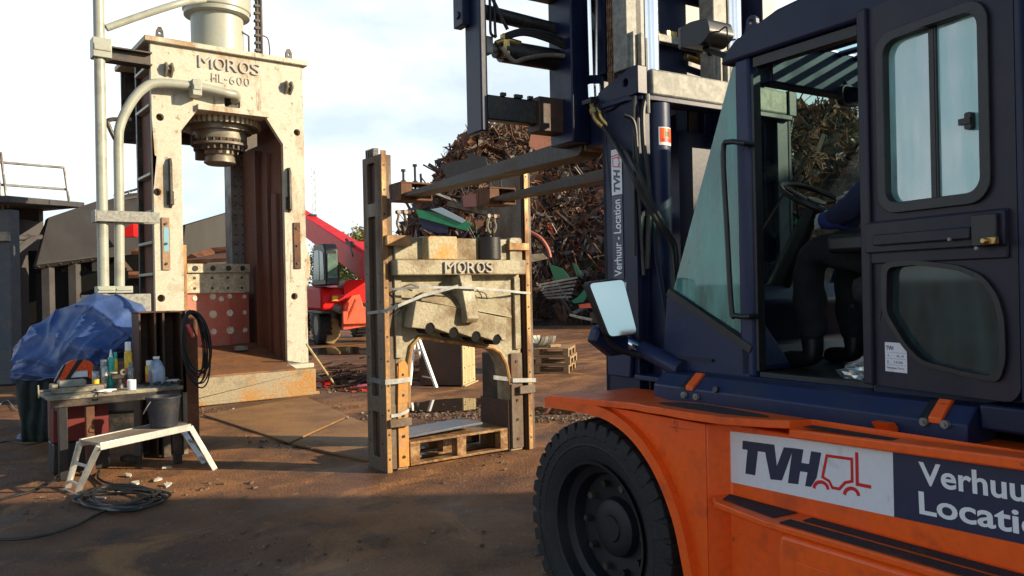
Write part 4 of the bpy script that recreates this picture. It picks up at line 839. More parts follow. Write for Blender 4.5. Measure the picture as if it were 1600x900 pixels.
g = G(); g.box(.092, .187, -.0225, -.0205, q2[1]-.0, q[1]); nt2 = put('door_notice', g, 'white', ds)
def dtext(txt, x, z, w_, h_, m_='navyv', y=-.0226, b=.0, par=None):
    put('lettering', text_g(txt, w_, h_, .0005, b), m_, par or ds, mtx=basis((x, y, z), (1, 0, 0), (0, 0, 1), (0, -1, 0)))
dtext('TVH', .097, q[1]-.028, .032, .016, b=.03)
for k, (w_, tx) in enumerate(((.02, 'QR'), (.07, '7 - 05/08'), (.07, '2   1500'), (.075, 'Heftruck'), (.06, 'Fr:Rental'))[1:]):
    dtext(('1.   6,5', '2.   14.06', 'Giuseppe Torso', 'for   Rent')[k], .100+(k == 0)*.005, q[1]-.052-k*.022, w_, .009)
g = G()
for k in range(3): g.box(.097, .182, -.0228, -.0225, q[1]-.036-k*.022, q[1]-.0352-k*.022)
put('ruled_line', g, 'navyv', ds)
# ---- mast
DZ = 2.60
for s_, nm in ((1, 'near'), (-1, 'far')):
    y0 = -.07+s_*.62; y1 = -.07+s_*.49
    a, b = min(y0, y1), max(y0, y1)
    web = max(a, b) if s_ > 0 else min(a, b)
    g = G(); g.box(.37, .64, web-s_*.03 if s_ > 0 else web, web if s_ > 0 else web+.03, .30, DZ); g.box(.37, .40, a, b, .30, DZ); g.box(.61, .64, a, b, .30, DZ); put('mast_outer_rail', g, 'navy', K, bevel=.006)
    g = G(); c_ = -.07+s_*.50; g.box(.42, .58, c_-.06, c_+.06, .5, 3.9); put('mast_inner_rail', g, 'navy', K, bevel=.006)
g = G(); y1 = .55; pl_ = [FK.Y(948, 150, .55), FK.Y(1016, 104, .55), FK.Y(1018, 126, .55)]
hxx, hzz = FK.Y(998, 118, .55)
# crossbeam: top tie of the outer mast
g = G(); g.box(.34, .385, -.62, .455, 2.595, 2.735); put('mast_crossbeam', g, 'galv', K, bevel=.012)
g = G(); g.prism([(.335, 2.59), (.335, 2.74), (.40, 2.74), (.66, 2.66), (.66, 2.545), (.55, 2.545), (.42, 2.585)], .49, .56, 'y', [circ(.43, 2.665, .02, 10)]); put('crossbeam_cheek', g, 'navy', K, bevel=.006); g = G(); g.prism([(.335, 2.59), (.335, 2.74), (.40, 2.74), (.66, 2.66), (.66, 2.545), (.55, 2.545), (.42, 2.585)], -.70, -.63, 'y'); put('crossbeam_cheek', g, 'navy', K, bevel=.006)
g = G(); plan = [(.335, -.66), (.335, .44), (.35, .52), (.42, .57), (.66, .57), (.66, .48), (.46, .44), (.42, -.66)]; g.prism(plan, 2.565, 2.593, 'z'); put('crossbeam_flange', g, 'navy', K, bevel=.004)
for yc in (.375, -.275):
    g = G(); g.cyl((.40, yc, 1.0), (.40, yc, 2.56), .073, n=24); put('lift_cylinder', g, 'navyl', K, smooth=True)
    g = G(); g.cyl((.44, yc, 2.56), (.44, yc, 4.2), .052, n=24); put('lift_rod', g, 'chrome', K, smooth=True)
    g = G(); c0 = yc+.125; g.box(.42, .53, c0-.055, c0+.055, 2.74, 4.2); put('inner_mast_post', g, 'press' if 0 else 'galv', K, bevel=.006)
    g = G(); g.box(.39, .42, c0+.02, c0+.035, 2.72, 2.93); g.box(.39, .42, c0-.04, c0-.02, 2.72, 2.93); put('post_bracket', g, 'galv', K, bevel=.003)
g = G(); g.box(.66, .72, -.62, .5, 2.78, 3.9); g.box(.64, .72, -.55, -.02, 1.0, 2.5); put('mast_back_plate', g, 'navy', K)
g = G(); g.box(.585, .63, -.45, .25, 2.985, 3.03); g.box(.585, .63, -.45, .25, 3.3, 3.4); put('mast_tie_bar', g, 'galv', K, bevel=.004)
g = G(); g.box(.59, .63, .02, .10, 3.03, 3.06); g.cyl((.6, -.05, 2.93), (.6, -.30, 2.90), .02, n=8); g.box(.55, .6, -.20, -.14, 2.92, 2.99); put('mast_fitting', g, 'brass', K, bevel=.003)
g = G(); g.box(.35, .62, -.62, .5, .98, 1.14); g.box(.38, .62, -.62, .5, .30, .5); put('mast_lower_tie', g, 'navy', K, bevel=.01)
g = G(); a = FK.Y(1000, 520, .5); g.prism([(.36, .95), (.20, .98), (.14, 1.10), (.17, 1.26), (.26, 1.45), (.33, 1.75), (.36, 2.1)], .44, .47, 'y'); put('mast_gusset', g, 'navy', K, bevel=.005)
g = G(); g.prism([(.60, 1.118), (.42, 1.118), (.40, 1.30), (.46, 1.42), (.60, 1.42)], .5515, .58, 'y'); g.box(.10, .34, .5, .62, 1.118, 1.145); put('mast_foot', g, 'navyl', K, bevel=.006)
# decal on the mast side
def mt(txt, px, py0, py1, px2, m_, y=.5515, b=.02):
    """vertical print reading upwards between the pixel rows py0 (start) and py1 (end)"""
    x, z0 = FK.Y(px, py0, y); z1 = FK.Y(px2, py1, y)[1]; return x, z0, z1
g = G(); c4 = [FK.Y(*p, .5505) for p in ((955, 235), (971, 232), (972, 303), (956, 306))]
xa_, xb_ = c4[0][0], c4[1][0]; z0_, z1_ = c4[2][1], c4[0][1]
g.box(xb_, xa_, .5502, .552, z0_, z1_); put('mast_sticker', g, 'white', K)
vb = lambda x, z, y: basis((x, y, z), (0, 0, 1), (1, 0, 0), (0, 1, 0))
put('lettering', text_g('TVH', (z1_-z0_)*.50, (xa_-xb_)*.62, .0008, .05, .2), 'navyv', K, mtx=vb(xb_+(xa_-xb_)*.18, z0_+.015, .5522))
g = G(); ux, uz, kk = xb_+(xa_-xb_)*.22, z0_+(z1_-z0_)*.60, (xa_-xb_)
def tr(u, v): return (ux+v*kk, uz+u*kk)
stroke(g, [tr(0, .1), tr(.1, .62), tr(.62, .62), tr(.62, .1), tr(.3, 0)], .006, .5522, .553, True); stroke(g, [tr(.75, .75), tr(.78, 0), tr(1.1, 0)], .006, .5522, .553)
stroke(g, [tr(-.05, -.1), tr(.1, .06), tr(.22, -.1)], .006, .5522, .553); stroke(g, [tr(.5, -.1), tr(.62, .06), tr(.75, -.1)], .006, .5522, .553); put('truck_emblem', g, 'redv', K)
g = G(); x1_, zz0 = FK.Y(974, 430, .5502); x2_, zz1 = FK.Y(956, 307, .5502); g.box(x1_-.005, x2_, .5502, .5515, zz0-.02, zz1); put('mast_sticker', g, 'navyv', K)
L_ = zz1-zz0; put('lettering', text_g('Verhuur - Location', L_*.96, .060, .0008, .015), 'whitet', K, mtx=vb(x1_+.008, zz0-.005, .5517))
g = G(); a = FK.Y(976, 447, .552); g.box(a[0]-.012, a[0]+.012, .5502, .5515, a[1]-.02, a[1]+.02); put('small_label', g, 'white', K)
# warning decal wrapped on the near lift cylinder
g = G(); zc = FK.X(1031, 211, .33)[1]; n_ = 8
for nm, m_, r_, z0, z1, a0, a1 in (('warning_label', 'white', .0745, zc-.05, zc+.045, 2.55, 4.0), ('warning_panel', 'orange', .0750, zc-.035, zc+.04, 2.65, 3.9), ('warning_sign', 'black', .0756, zc-.005, zc+.022, 3.05, 3.5), ('warning_bar', 'redv', .0756, zc-.03, zc-.016, 2.8, 3.7)):
    g = G(); vs = []; fs = []
    for i in range(n_+1):
        a = a0+(a1-a0)*i/n_; vs += [(.40+r_*math.cos(a), .375+r_*math.sin(a), z0), (.40+r_*math.cos(a), .375+r_*math.sin(a), z1)]
    for i in range(n_): fs.append((2*i, 2*i+2, 2*i+3, 2*i+1))
    g.add(vs, fs); put(nm, g, m_, K)
# leaf chains: every link its own piece
g = G()
for d in (-.022, -.007, .007, .022):
    g.prism([(-.006+.012*math.cos(a), z) for a, z in []] or rr(-.020, .020, -.026, .026, .016, 3), d-.003, d+.003, 'x', mtx=None)
g.cyl((-.034, 0, .012), (.034, 0, .012), .009, n=8)
# links face the rear of the truck: plates stand in planes of constant y
g2 = G(); g2.add([(v[0]-.0, v[1]*(1 if abs(v[2]) > .012 else .72), v[2]) for v in g.v], g.f); lm = g2.mesh('chain_link'); lm.materials.append(M['chain'])
for yc, zz in ((FK.X(958, 50, .62)[0], 2.72), (FK.X(1169, 20, .62)[0], 2.80)):
    for k in range(26): put('chain_link', None, None, K, me=lm, mtx=T(.63, yc, zz+k*.0385) @ Rz((k % 2)*.08))
# hoses along the mast
def hose(pts, r, m_='hose', name='hose', par=K, nb=6): g = G(); g.tube(bez(pts, nb), r, 8); return put(name, g, m_, par, smooth=True)
def FX(px, py, a): y, z = FK.X(px, py, a); return (a, y, z)
for dx in (0, 12):
    t0 = FX(920+dx, -20, .70); t1 = FX(924+dx*.5+dx*.1, 118, .70); g = G(); g.tube([(t0[0], t0[1], 4.2), t0, t1], .013, 8); put('steel_tube', g, 'chrome', K, smooth=True)
    g = G(); a = FX(924+dx*.75, 132, .70); b = FX(925+dx*.75, 152, .70); g.cyl(a, b, .019, n=6); put('tube_nut', g, 'chrome', K)
    c_ = [FX(926+dx*.75, 170, .66), FX(930+dx*.9, 185, .64), FX(942+dx*.9, 198, .6)]
    g = G(); g.tube(bez([FX(925+dx*.75, 160, .68)]+c_, 4), .014, 8); g.cyl(c_[0], FX(928+dx*.8, 178, .65), .02, n=6); put('brass_elbow', g, 'brass', K, smooth=True)
    hose([FX(942+dx*.9, 198, .6), FX(962+dx, 225, .5), FX(982+dx, 262, .33), FX(1005+dx*.8, 310, .28), FX(1030+dx*.6, 352, .24), FX(1050+dx*.5, 390, .22), FX(1055, 470, .2)], .013)
g = G(); a = FX(925, 160, .70); g.box(.66, .74, a[1]-.07, a[1]+.04, a[2]-.012, a[2]+.012); put('hose_clamp_plate', g, 'black', K)
hose([FX(975, 180, .36), FX(990, 190, .34), FX(995, 230, .34), FX(1000, 330, .34), FX(1006, 430, .33)], .010)
hose([FX(1010, 150, .36), FX(1004, 175, .34), FX(1006, 230, .33), FX(1014, 300, .33), FX(1012, 420, .33)], .015)
hose([FX(992, 150, .36), FX(990, 180, .36), FX(991, 260, .36), FX(992, 400, .36)], .008)
g = G(); a = FX(1012, 165, .34); g.cyl((a[0], a[1], a[2]-.04), (a[0], a[1], a[2]+.06), .012, n=8); put('hose_end', g, 'galv', K)
g = G(); a = FX(1050, 170, .45); g.box(.45, .5, a[1]-.03, a[1]+.03, a[2]-.03, a[2]+.03); a = FX(1052, 325, .45); g.box(.8, .84, a[1]-.22, a[1]+.05, a[2]-.11, a[2]+.02); put('valve_block', g, 'galv', K, bevel=.008)
# tilt cylinder and mirror
a = FK.Y(972, 530, .62); b = FK.Y(1004, 545, .62); c_ = FK.Y(1042, 566, .62)
g = G(); g.cyl((a[0], .62, a[1]), (b[0], .62, b[1]), .024, n=14); put('tilt_rod', g, 'chrome', K, smooth=True)
g = G(); g.cyl((b[0], .62, b[1]), (c_[0]-.1, .62, c_[1]-.03), .042, n=16); put('tilt_cylinder', g, 'navyl', K, smooth=True)
mx_ = .24
mc = [FX(*p, mx_) for p in ((923, 443), (973, 437), (988, 519), (949, 526))]
cy0_ = sum(p[1] for p in mc)/4; mc = [(p[0], cy0_+(p[1]-cy0_)*.80, p[2]) for p in mc]
g = G(); pl_ = roundpoly([(p[1], p[2]) for p in mc], .02, 3); g.prism(pl_, mx_-.001, mx_+.006, 'x'); g.v = [(v[0]+.09*(v[2]-1.5)+.42*(v[1]-.85), v[1], v[2]) for v in g.v]
cyy = sum(p[1] for p in mc)/4; czz = sum(p[2] for p in mc)/4
hs = roundpoly([(cyy+(p[1]-cyy)*1.09, czz+(p[2]-czz)*1.06) for p in mc], .03, 3); gh = G(); gh.prism(hs, mx_+.003, mx_+.045, 'x'); gh.v = [(v[0]+.09*(v[2]-1.5)+.42*(v[1]-.85), v[1], v[2]) for v in gh.v]
mh = put('wing_mirror', gh, 'black', K, bevel=.01); put('mirror_glass', g, 'mirror', mh)
g = G(); a = FX(957, 528, .26); b = FX(985, 540, .24); g.tube(bez([(mx_+.03, cyy, czz-.05), (.30, a[1], a[2]-.02), FX(985, 552, .28), (.22, .60, 1.24)], 5), .016, 8); put('mirror_arm', g, 'black', K, smooth=True)
g = G(); pl_ = [(FX(*p, .34)[1], FX(*p, .34)[2]) for p in ((938, 506), (975, 525), (976, 552), (950, 556), (921, 533), (928, 512))]; g.prism(pl_, .30, .37, 'x'); put('lower_mirror_housing', g, 'navy', K, bevel=.012)

# ---- fork carriage
xc = .95
ux_, _ = FK.Y(725, 100, 1.14)
def ZX(px, py, a=1.0): return FK.X(px, py, a)[1]
def CYX(px, py, a=1.0): return FK.X(px, py, a)[0]
yl, yr = CYX(752, 150, xc), CYX(763, 150, xc); zb = ZX(752, 204, xc)
for s_ in (1, -1):
    a, b = (yr, yl) if s_ > 0 else (-.14-yl, -.14-yr)
    g = G(); g.box(xc, ux_, a, b, zb, 4.0); put('side_guard', g, 'navy', K, bevel=.008)
    if s_ > 0: g = G(); z = ZX(720, 42, 1.1); g.box(xc+.10, ux_+.04, b, b+.05, z, 4.0); g.cyl((1.1, b+.05, z+.06), (1.1, b+.06, z+.06), .022, n=10); put('guard_plate', g, 'navy', K, bevel=.006)
z0, z1 = ZX(800, 193), ZX(800, 155)
g = G(); g.box(xc+.01, xc+.08, .60, yr, z0+.0, z1); put('lower_bar', g, 'dksteel', K, bevel=.008)
g = G(); y = CYX(832, 180); g.box(xc-.02, xc+.10, -.14-y, y, z0-.04, z1+.02); put('fork_bar', g, 'dkrust', K, bevel=.006)
for k in range(4):
    g = G(); y = 1.0-k*.09; g.box(xc+.0, xc+.02, y-.03-.02*(k % 2), y, z1-.0, z1+.018); put('notch_plate', g, 'dksteel', K)
g = G(); z2 = ZX(870, 10); g.box(xc, xc+.10, -1.0, CYX(815, 0), z2+.02, z2+.14); put('upper_bar', g, 'dksteel', K, bevel=.006)
for y0, y1 in ((CYX(868, 150), CYX(895, 150)), (.30, .08), (-.45, -.62), (-.2, -.3)):
    g = G(); g.box(.84, 1.06, min(y0, y1), max(y0, y1), 2.42, 3.6); put('carriage_plate', g, 'navy', K, bevel=.008)
g = G(); g.box(1.0, 1.06, -.6, .60, 2.46, 2.96); g.box(.72, .98, .36, .47, 2.40, 2.95); g.box(.72, .98, -.60, -.50, 2.40, 2.95); put('carriage_back', g, 'navy', K, bevel=.006)
g = G(); a = FX(762, 14, 1.0); b = FX(870, 45, 1.0); c_ = FX(960, 52, 1.0); g.tube([(1.02, yr, a[2]-.01), (1.02, b[1], b[2]-.0), (1.02, -.9, b[2])], .040, 14); put('shift_shaft', g, 'dksteel', K, smooth=True)
g = G(); a = FX(798, 82, 1.0); g.tube([(1.0, yr-.12, a[2]), (1.0, .25, a[2])], .062, 18); g.tube([(1.0, yr-.08, a[2]), (1.0, yr-.12, a[2])], .045, 14); put('shift_cylinder', g, 'dksteel', K, smooth=True)
g = G(); g.tube([(1.0, yr, a[2]+.02), (1.0, yr-.1, a[2])], .022, 10); g.box(.97, 1.03, yr-.05, yr, a[2]-.03, a[2]+.06); put('shift_rod', g, 'galv', K, smooth=True)
g = G(); g.tube([(1.0, .25, a[2]), (1.0, -.9, a[2])], .045, 14); g.box(.93, 1.07, .34, .47, a[2]-.10, a[2]+.09); put('shift_block', g, 'dksteel', K, bevel=.006)
g = G(); z = ZX(905, 70); g.box(.88, .93, .36, .5, z-.02, z+.02); z = ZX(905, 40); g.cyl((.96, .58, z-.06), (.96, .42, z-.06), .09, n=16); put('roller_block', g, 'dksteel', K, bevel=.005)
for k in range(3):
    hose([(.95, .98, a[2]+.05+.01*k), (.93, .86, a[2]+.09+.012*k), (.91, .70, a[2]+.07+.02*k), (.90, .55, a[2]+.03+.02*k), (.90, .35, a[2]-.02+.02*k), (.9, .2, a[2]-.03+.02*k)], .011)
hose([(.94, 1.0, a[2]-.0), (.93, .93, a[2]-.07), (.92, .85, a[2]-.045), (.91, .70, a[2]-.01), (.91, .5, a[2]+.0), (.9, .3, a[2]-.03)], .013, 'bench')
for px in (765, 772): hose([FX(px, -5, .98), FX(px+1, 30, .96), FX(px+2-8*(px > 770)*0, 52, .95), FX(775, 58, .95)], .008, 'hose')
hose([FX(768, -5, .98), FX(785, 30, .94), FX(793, 46, .94)], .010)
g = G(); b = FX(789, 62, .96); g.cyl(b, (b[0], b[1]-.10, b[2]-.01), .02, n=8); g.cyl((b[0], b[1], b[2]), (b[0], b[1]+.06, b[2]-.03), .016, n=8); g.box(b[0]-.02, b[0]+.02, b[1]-.02, b[1]+.02, b[2]-.10, b[2]+.03); put('hose_coupling', g, 'brass', K, bevel=.003)
g = G(); b = FX(930, 115, .9); g.box(.82, .9, b[1]-.05, b[1]+.06, b[2]-.04, b[2]+.04); put('bearing_block', g, 'galv', K, bevel=.008)
# forks
def fork(y0, y1, lab=None):
    zb_ = 2.365
    g = G(); s = 3.60
    g.prism([(.90, zb_+.03), (.94, zb_), (1.02, zb_), (2.4, zb_+.012), (s-.05, zb_+.02), (s, zb_+.025), (s, zb_+.04), (2.5, zb_+.075), (1.10, zb_+.105), (1.02, zb_+.16), (1.0, zb_+.35), (1.0, 3.1), (.90, 3.1)], y0, y1, 'y')
    o = put('fork', g, 'fork', K, bevel=.012); return o
fork(.33, .49); fork(-.53, -.37)
g = G(); g.prism([(.885, 2.40), (.90, 2.385), (.90, 2.47), (.885, 2.47)], .345, .475, 'y'); put('lit_heel', g, 'rustface', K)  # lighter strip paints the sunlight on the rear face of the fork heel

# ================================================================ driver
def skin(name, joints, edges, m_, parent, sub=2, root=0, smooth=True, thing_=False):
    me = bpy.data.meshes.new(name); me.from_pydata([j[0] for j in joints], edges, [])
    o = bpy.data.objects.new(name, me); C.objects.link(o); sk = o.modifiers.new('skin', 'SKIN'); sk.use_smooth_shade = True
    me.update()
    for i, j in enumerate(joints):
        r = j[1]; r = r if isinstance(r, tuple) else (r, r); me.skin_vertices[0].data[i].radius = r
    me.skin_vertices[0].data[root].use_root = True
    ss = o.modifiers.new('sub', 'SUBSURF'); ss.levels = sub; ss.render_levels = sub
    dg = bpy.context.evaluated_depsgraph_get(); dg.update(); m2 = bpy.data.meshes.new_from_object(o.evaluated_get(dg)); bpy.data.objects.remove(o); bpy.data.meshes.remove(me)
    m2.name = name; m2.materials.clear(); m2.materials.append(M[m_]); m2.shade_smooth()
    o = bpy.data.objects.new(name, m2); C.objects.link(o)
    if parent: o.parent = parent
    return o
yb = -.04; HX = -.86
J = {}
def body_joints(extra=0.0):
    j = []; e = []
    def add(p, r, prev=None): j.append((p, (r[0]+extra, r[1]+extra) if isinstance(r, tuple) else r+extra)); k = len(j)-1; (e.append((prev, k)) if prev is not None else None); return k
    pel = add((HX, yb, 1.74), (.14, .12)); wa = add((HX-.02, yb, 1.90), (.13, .11), pel); ch = add((HX+.0, yb, 2.08), (.15, .12), wa); nk0 = add((HX+.02, yb, 2.20), (.09, .08), ch)
    nk = add((HX+.05, yb, 2.26), .055, nk0); hd0 = add((HX+.06, yb, 2.33), (.075, .085), nk); hd = add((HX+.065, yb, 2.42), (.08, .09), hd0); ht = add((HX+.06, yb, 2.48), .055, hd)
    out_ = {}
    for s_, nm in ((1, 'n'), (-1, 'f')):
        sh = add((HX+.02, yb+s_*.17, 2.14), .065, ch)
        el = add((HX+.20, yb+s_*.25, 1.93), .047, sh) if s_ > 0 else add((HX+.20, yb-.26, 1.95), .047, sh)
        wp = (-.50, .15, 1.88) if s_ > 0 else (-.42, -.20, 2.0)
        fm = add(tuple((Vector(j[el][0])*.45+Vector(wp)*.55)), .038, el); wr = add(wp, .028, fm)
        out_[nm] = wr
        hp = add((HX+.03, yb+s_*.10, 1.71), .095, pel); tm = add((HX+.26, yb+s_*.14, 1.74), .085, hp); kn = add((HX+.50, yb+s_*.16, 1.74), .062, tm)
        cf = add((HX+.52, yb+s_*.16, 1.58), .058, kn); an = add((HX+.50, yb+s_*.16, 1.29), .04, cf); he = add((HX+.50, yb+s_*.16, 1.235), .04, an); to = add((HX+.68, yb+s_*.17, 1.225), .028, he)
        out_[nm+'k'] = (hp, tm, kn, cf, an, he, to); out_[nm+'a'] = (sh, el, fm, wr)
    return j, e, out_
j, e, o_ = body_joints()
# hands: palm and five separate fingers, closed round the rim
def hand(j, e, wr, pos, dirv, side, up):
    d = Vector(dirv).normalized(); s = Vector(side).normalized(); u = Vector(up).normalized(); p = Vector(pos)
    j.append((tuple(p+d*.045), (.030, .017))); pm = len(j)-1; e.append((wr, pm))
    for k in range(4):
        ln = (.034, .038, .036, .029)[k]; b = p+d*.075+s*(.026-.0175*k)
        pts = [b, b+d*ln*.8-u*.006, b+d*ln*1.1-u*ln*.75, b+d*ln*.45-u*ln*1.2]; pr_ = pm
        for i, q in enumerate(pts): j.append((tuple(q), (.0095, .009, .008, .007)[i])); e.append((pr_, len(j)-1)); pr_ = len(j)-1
    b = p+d*.03+s*.030; pr_ = pm
    for i, q in enumerate([b, b+d*.025+s*.015-u*.012, b+d*.045+s*.012-u*.03]): j.append((tuple(q), (.011, .009, .008)[i])); e.append((pr_, len(j)-1)); pr_ = len(j)-1
wn = j[o_['n']][0]; wf = j[o_['f']][0]; nb_ = len(j)
hand(j, e, o_['n'], wn, (1, -.15, .0), (.0, -.3, 1), (.1, .9, .3)); hand(j, e, o_['f'], wf, (1, .1, -.1), (0, .3, 1), (.1, -.9, .3))
pers = skin('person', j, e, 'skin', None, 2)
pers.location = (FK.o[0], FK.o[1], 0); pers.rotation_euler = (0, 0, FK.yaw)
tag(pers, 'person in dark work clothes and gloves seated in the forklift cab, hand at the wheel', 'person')
FOLD = bpy.data.textures.new('cloth_folds', 'CLOUDS'); FOLD.noise_scale = .09; FOLD.noise_depth = 1
# clothes follow the same skeleton
def subset(idx, extra, name, m_, trims=None, root=0):
    mp_ = {v: i for i, v in enumerate(idx)}; jj = []
    for v in idx:
        r = j[v][1]; r = r if isinstance(r, tuple) else (r, r); jj.append((j[v][0], (r[0]+extra, r[1]+extra)))
    ee = [(mp_[a], mp_[b]) for a, b in e if a in mp_ and b in mp_]
    if trims: trims(jj)
    o_k = skin(name, jj, ee, m_, pers, 3, root)
    if m_ in ('blue', 'trous'):
        dm = o_k.modifiers.new('folds', 'DISPLACE'); dm.texture = FOLD; dm.strength = .035; dm.mid_level = .5
    return o_k
up_idx = [0, 1, 2, 3]+list(o_['na'])+list(o_['fa']); subset(up_idx, .018, 'jacket', 'blue')
subset([0]+list(o_['nk'][:5])+list(o_['fk'][:5]), .024, 'trousers', 'trous')
for s_ in ('nk', 'fk'): subset(list(o_[s_][3:]), .012, 'boot', 'black')
hn = [o_['n']]+[k for k in range(nb_, nb_+20)]; subset(hn, .0035, 'glove', 'glove')
hf = [o_['f']]+[k for k in range(nb_+20, nb_+40)]; subset(hf, .0035, 'glove', 'glove')
g = G(); a, b = Vector(wn)+Vector((-.07, .01, .0)), Vector(wn)+Vector((.045, 0, 0)); g.tube([a, b], [.052, .040], 14); put('glove_cuff', g, 'gloveb', pers, smooth=True)
g = G(); g.lathe([(0, .115), (.055, .10), (.085, .06), (.098, .0), (.094, -.03), (.088, -.03), (.085, 0)], (HX+.05, yb, 2.425), n=20); put('hair', g, 'hair', pers, smooth=True)
for s_ in (-1, 1):
    g = G(); g.lathe([(0, -.012), (.012, 0), (0, .012)], (HX+.155, yb+s_*.032, 2.405), n=10); put('eye', g, 'white', pers, smooth=True)
    g = G(); g.lathe([(0, -.028), (.016, -.01), (.016, .012), (0, .028)], (HX+.06, yb+s_*.095, 2.395), n=10); put('ear', g, 'skin', pers, smooth=True)
g = G(); g.tube([(HX+.150, yb, 2.41), (HX+.175, yb, 2.375), (HX+.155, yb, 2.365)], [.008, .014, .01], 8); put('nose', g, 'skin', pers, smooth=True)
g = G(); g.tube([(HX+.142, yb-.025, 2.34), (HX+.152, yb, 2.34), (HX+.142, yb+.025, 2.34)], .006, 6); put('mouth', g, 'redgrey', pers, smooth=True)
# crumpled foil on the cab floor
bm = bmesh.new(); bmesh.ops.create_icosphere(bm, subdivisions=3, radius=1)
for v in bm.verts:
    k = 1+.5*noise.noise(v.co*2.3); v.co = Vector((v.co.x*.085*k, v.co.y*.06*k, max(v.co.z*.045*k, -.02)))
me = bpy.data.meshes.new('foil_bag'); bm.to_mesh(me); bm.free(); me.materials.append(simple('crumpled_foil', (.75, .73, .68), .25, .8))
fo = bpy.data.objects.new('foil_bag', me); C.objects.link(fo); x, z = FK.Y(1347, 556, .36); wx, wy = FK.world(x, .36); fo.location = (wx, wy, 1.215); fo.rotation_euler = (0, 0, FK.yaw+.3); tag(fo, 'crumpled silver foil lying on the dark cab floor by the seat', 'foil')
# ================================================================ bench corner
def bz(px, py, z=.74): return BN.Z(px, py, z)
B = thing('workbench', 'low steel workbench with cluttered top in front of the blue tarpaulin', 'workbench', BN)
g = G(); g.box(-1.10, .02, .0, .50, .705, .74); put('bench_top', g, 'bench', B, bevel=.006)
g = G(); g.box(-1.08, 0, .01, .03, .64, .704); put('apron', g, 'dksteel', B, bevel=.004)
for x, y, m_ in ((-1.02, .02, 'black'), (-.80, .06, 'rust'), (-.06, .04, 'dksteel'), (-1.02, .42, 'black'), (-.06, .42, 'dksteel')):
    g = G(); g.box(x, x+.07, y, y+.07, 0, .704); put('leg', g, m_, B, bevel=.005)
# steel stub behind
S_ = thing('steel_stand', 'dark rusty stand of welded beams behind the workbench with cable hung on it', 'steel stand', BN, (0, .55))
xl = BN.Y(211, 560, .75)[0]; zt = BN.Y(250, 488, .7)[1]; x1 = BN.Y(286, 560, .55)[0]; x2 = BN.Y(309, 560, .5)[0]
g = G(); g.box(xl, x1, .28, .30, .0, zt); put('back_web', g, 'dkrust', S_)
for f in (0, .36, .55, .97): g = G(); x = xl+(x1-xl)*f; g.box(x-.008, x+.012, .0, .278, 0, zt-.004); put('flange', g, 'dkrust', S_, bevel=.003)
g = G(); g.box(x1+.012, x2, -.06, -.045, 0, zt+.01); g.box((x1+x2)/2-.006, (x1+x2)/2+.006, -.044, .2, 0, zt+.01); g.box(x1+.012, x2, .2, .215, 0, zt+.01); put('beam', g, 'rust', S_, bevel=.003)
g = G(); g.box(xl-.01, x1, -.01, .30, zt, zt+.012); put('top_plate', g, 'rust', S_, bevel=.004)
g = G(); g.box(x1-.03, x1+.01, -.08, -.045, .0, .62); put('side_bar', g, 'gearst', S_)
# tarpaulin over a machine
def lerp(l, t):
    k = t*(len(l)-1); i = min(int(k), len(l)-2); f = k-i; return tuple(l[i][q]*(1-f)+l[i+1][q]*f for q in range(len(l[0])))
ridge = [(24, 548, 9.1), (45, 522, 9.1), (75, 500, 9.1), (105, 480, 9.1), (150, 461, 9.1), (190, 466, 9.1), (222, 478, 9.1), (236, 500, 9.1)]
mid = [(20, 575, 8.5), (50, 560, 8.45), (80, 545, 8.4), (110, 530, 8.35), (145, 515, 8.3), (180, 515, 8.3), (210, 518, 8.35), (228, 525, 8.5)]
hem = [(22, 597, 8.5), (52, 596, 8.35), (84, 592, 8.25), (115, 588, 8.2), (148, 586, 8.2), (168, 575, 8.2), (180, 553, 8.25), (222, 545, 8.35)]
back = [(30, 590, 10.2), (55, 590, 10.2), (80, 590, 10.2), (110, 590, 10.2), (150, 590, 10.2), (190, 590, 10.2), (215, 590, 10.2), (225, 590, 10.2)]
def p3(px, py, d): r = ray(px, py); return Vector((r[0]*d, d, CAMH+r[2]*d))
NU, NV = 90, 60; vs = []
rows = [back, ridge, mid, hem]
for j in range(NV+1):
    v = j/NV*3; i = min(int(v), 2); f = v-i
    for k in range(NU+1):
        u = k/NU; P4 = [p3(*lerp(rows[q], u)) for q in (max(i-1, 0), i, i+1, min(i+2, 3))]
        a, b, c, d = P4; p = .5*((2*b)+(c-a)*f+(2*a-5*b+4*c-d)*f*f+(-a+3*b-3*c+d)*f**3)
        fold = .035*math.sin(u*17+2*noise.noise(Vector((u*3, v, 1))))*max(0, v-1)/2
        wr = .20*abs(noise.noise(Vector((u*2.4+v*.8, v*.8, 4))))+.10*(1-abs(noise.noise(Vector((u*3.2-v*1.1, v*.7, 9)))))**7+.05*(1-abs(noise.noise(Vector((u*6+v*1.6, v*.9, 3)))))**9+.008*noise.noise(Vector((u*24, v*9, 2)))
        p = p+Vector((.25, -1, .25)).normalized()*(fold+wr-.05); p.z = max(p.z, .03); vs.append(tuple(p))
fs = [(j*(NU+1)+k, j*(NU+1)+k+1, (j+1)*(NU+1)+k+1, (j+1)*(NU+1)+k) for j in range(NV) for k in range(NU)]
g = G(); g.add(vs, fs); me = g.mesh('tarpaulin'); me.shade_smooth(); o = put('tarpaulin', None, 'tarp', me=me); sd = o.modifiers.new('thick', 'SOLIDIFY'); sd.thickness = .004
tag(o, 'crumpled blue tarpaulin draped over machinery behind the workbench', 'tarpaulin')
a = p3(60, 640, 8.7)
t = thing('covered_machine', 'dark machine on skids mostly hidden under the blue tarpaulin', 'machine', loc=(a.x, a.y+.3, 0), yaw=R(20))
g = G(); g.box(-.35, 1.05, .05, .9, .25, .85); put('housing', g, 'black', t, bevel=.03)
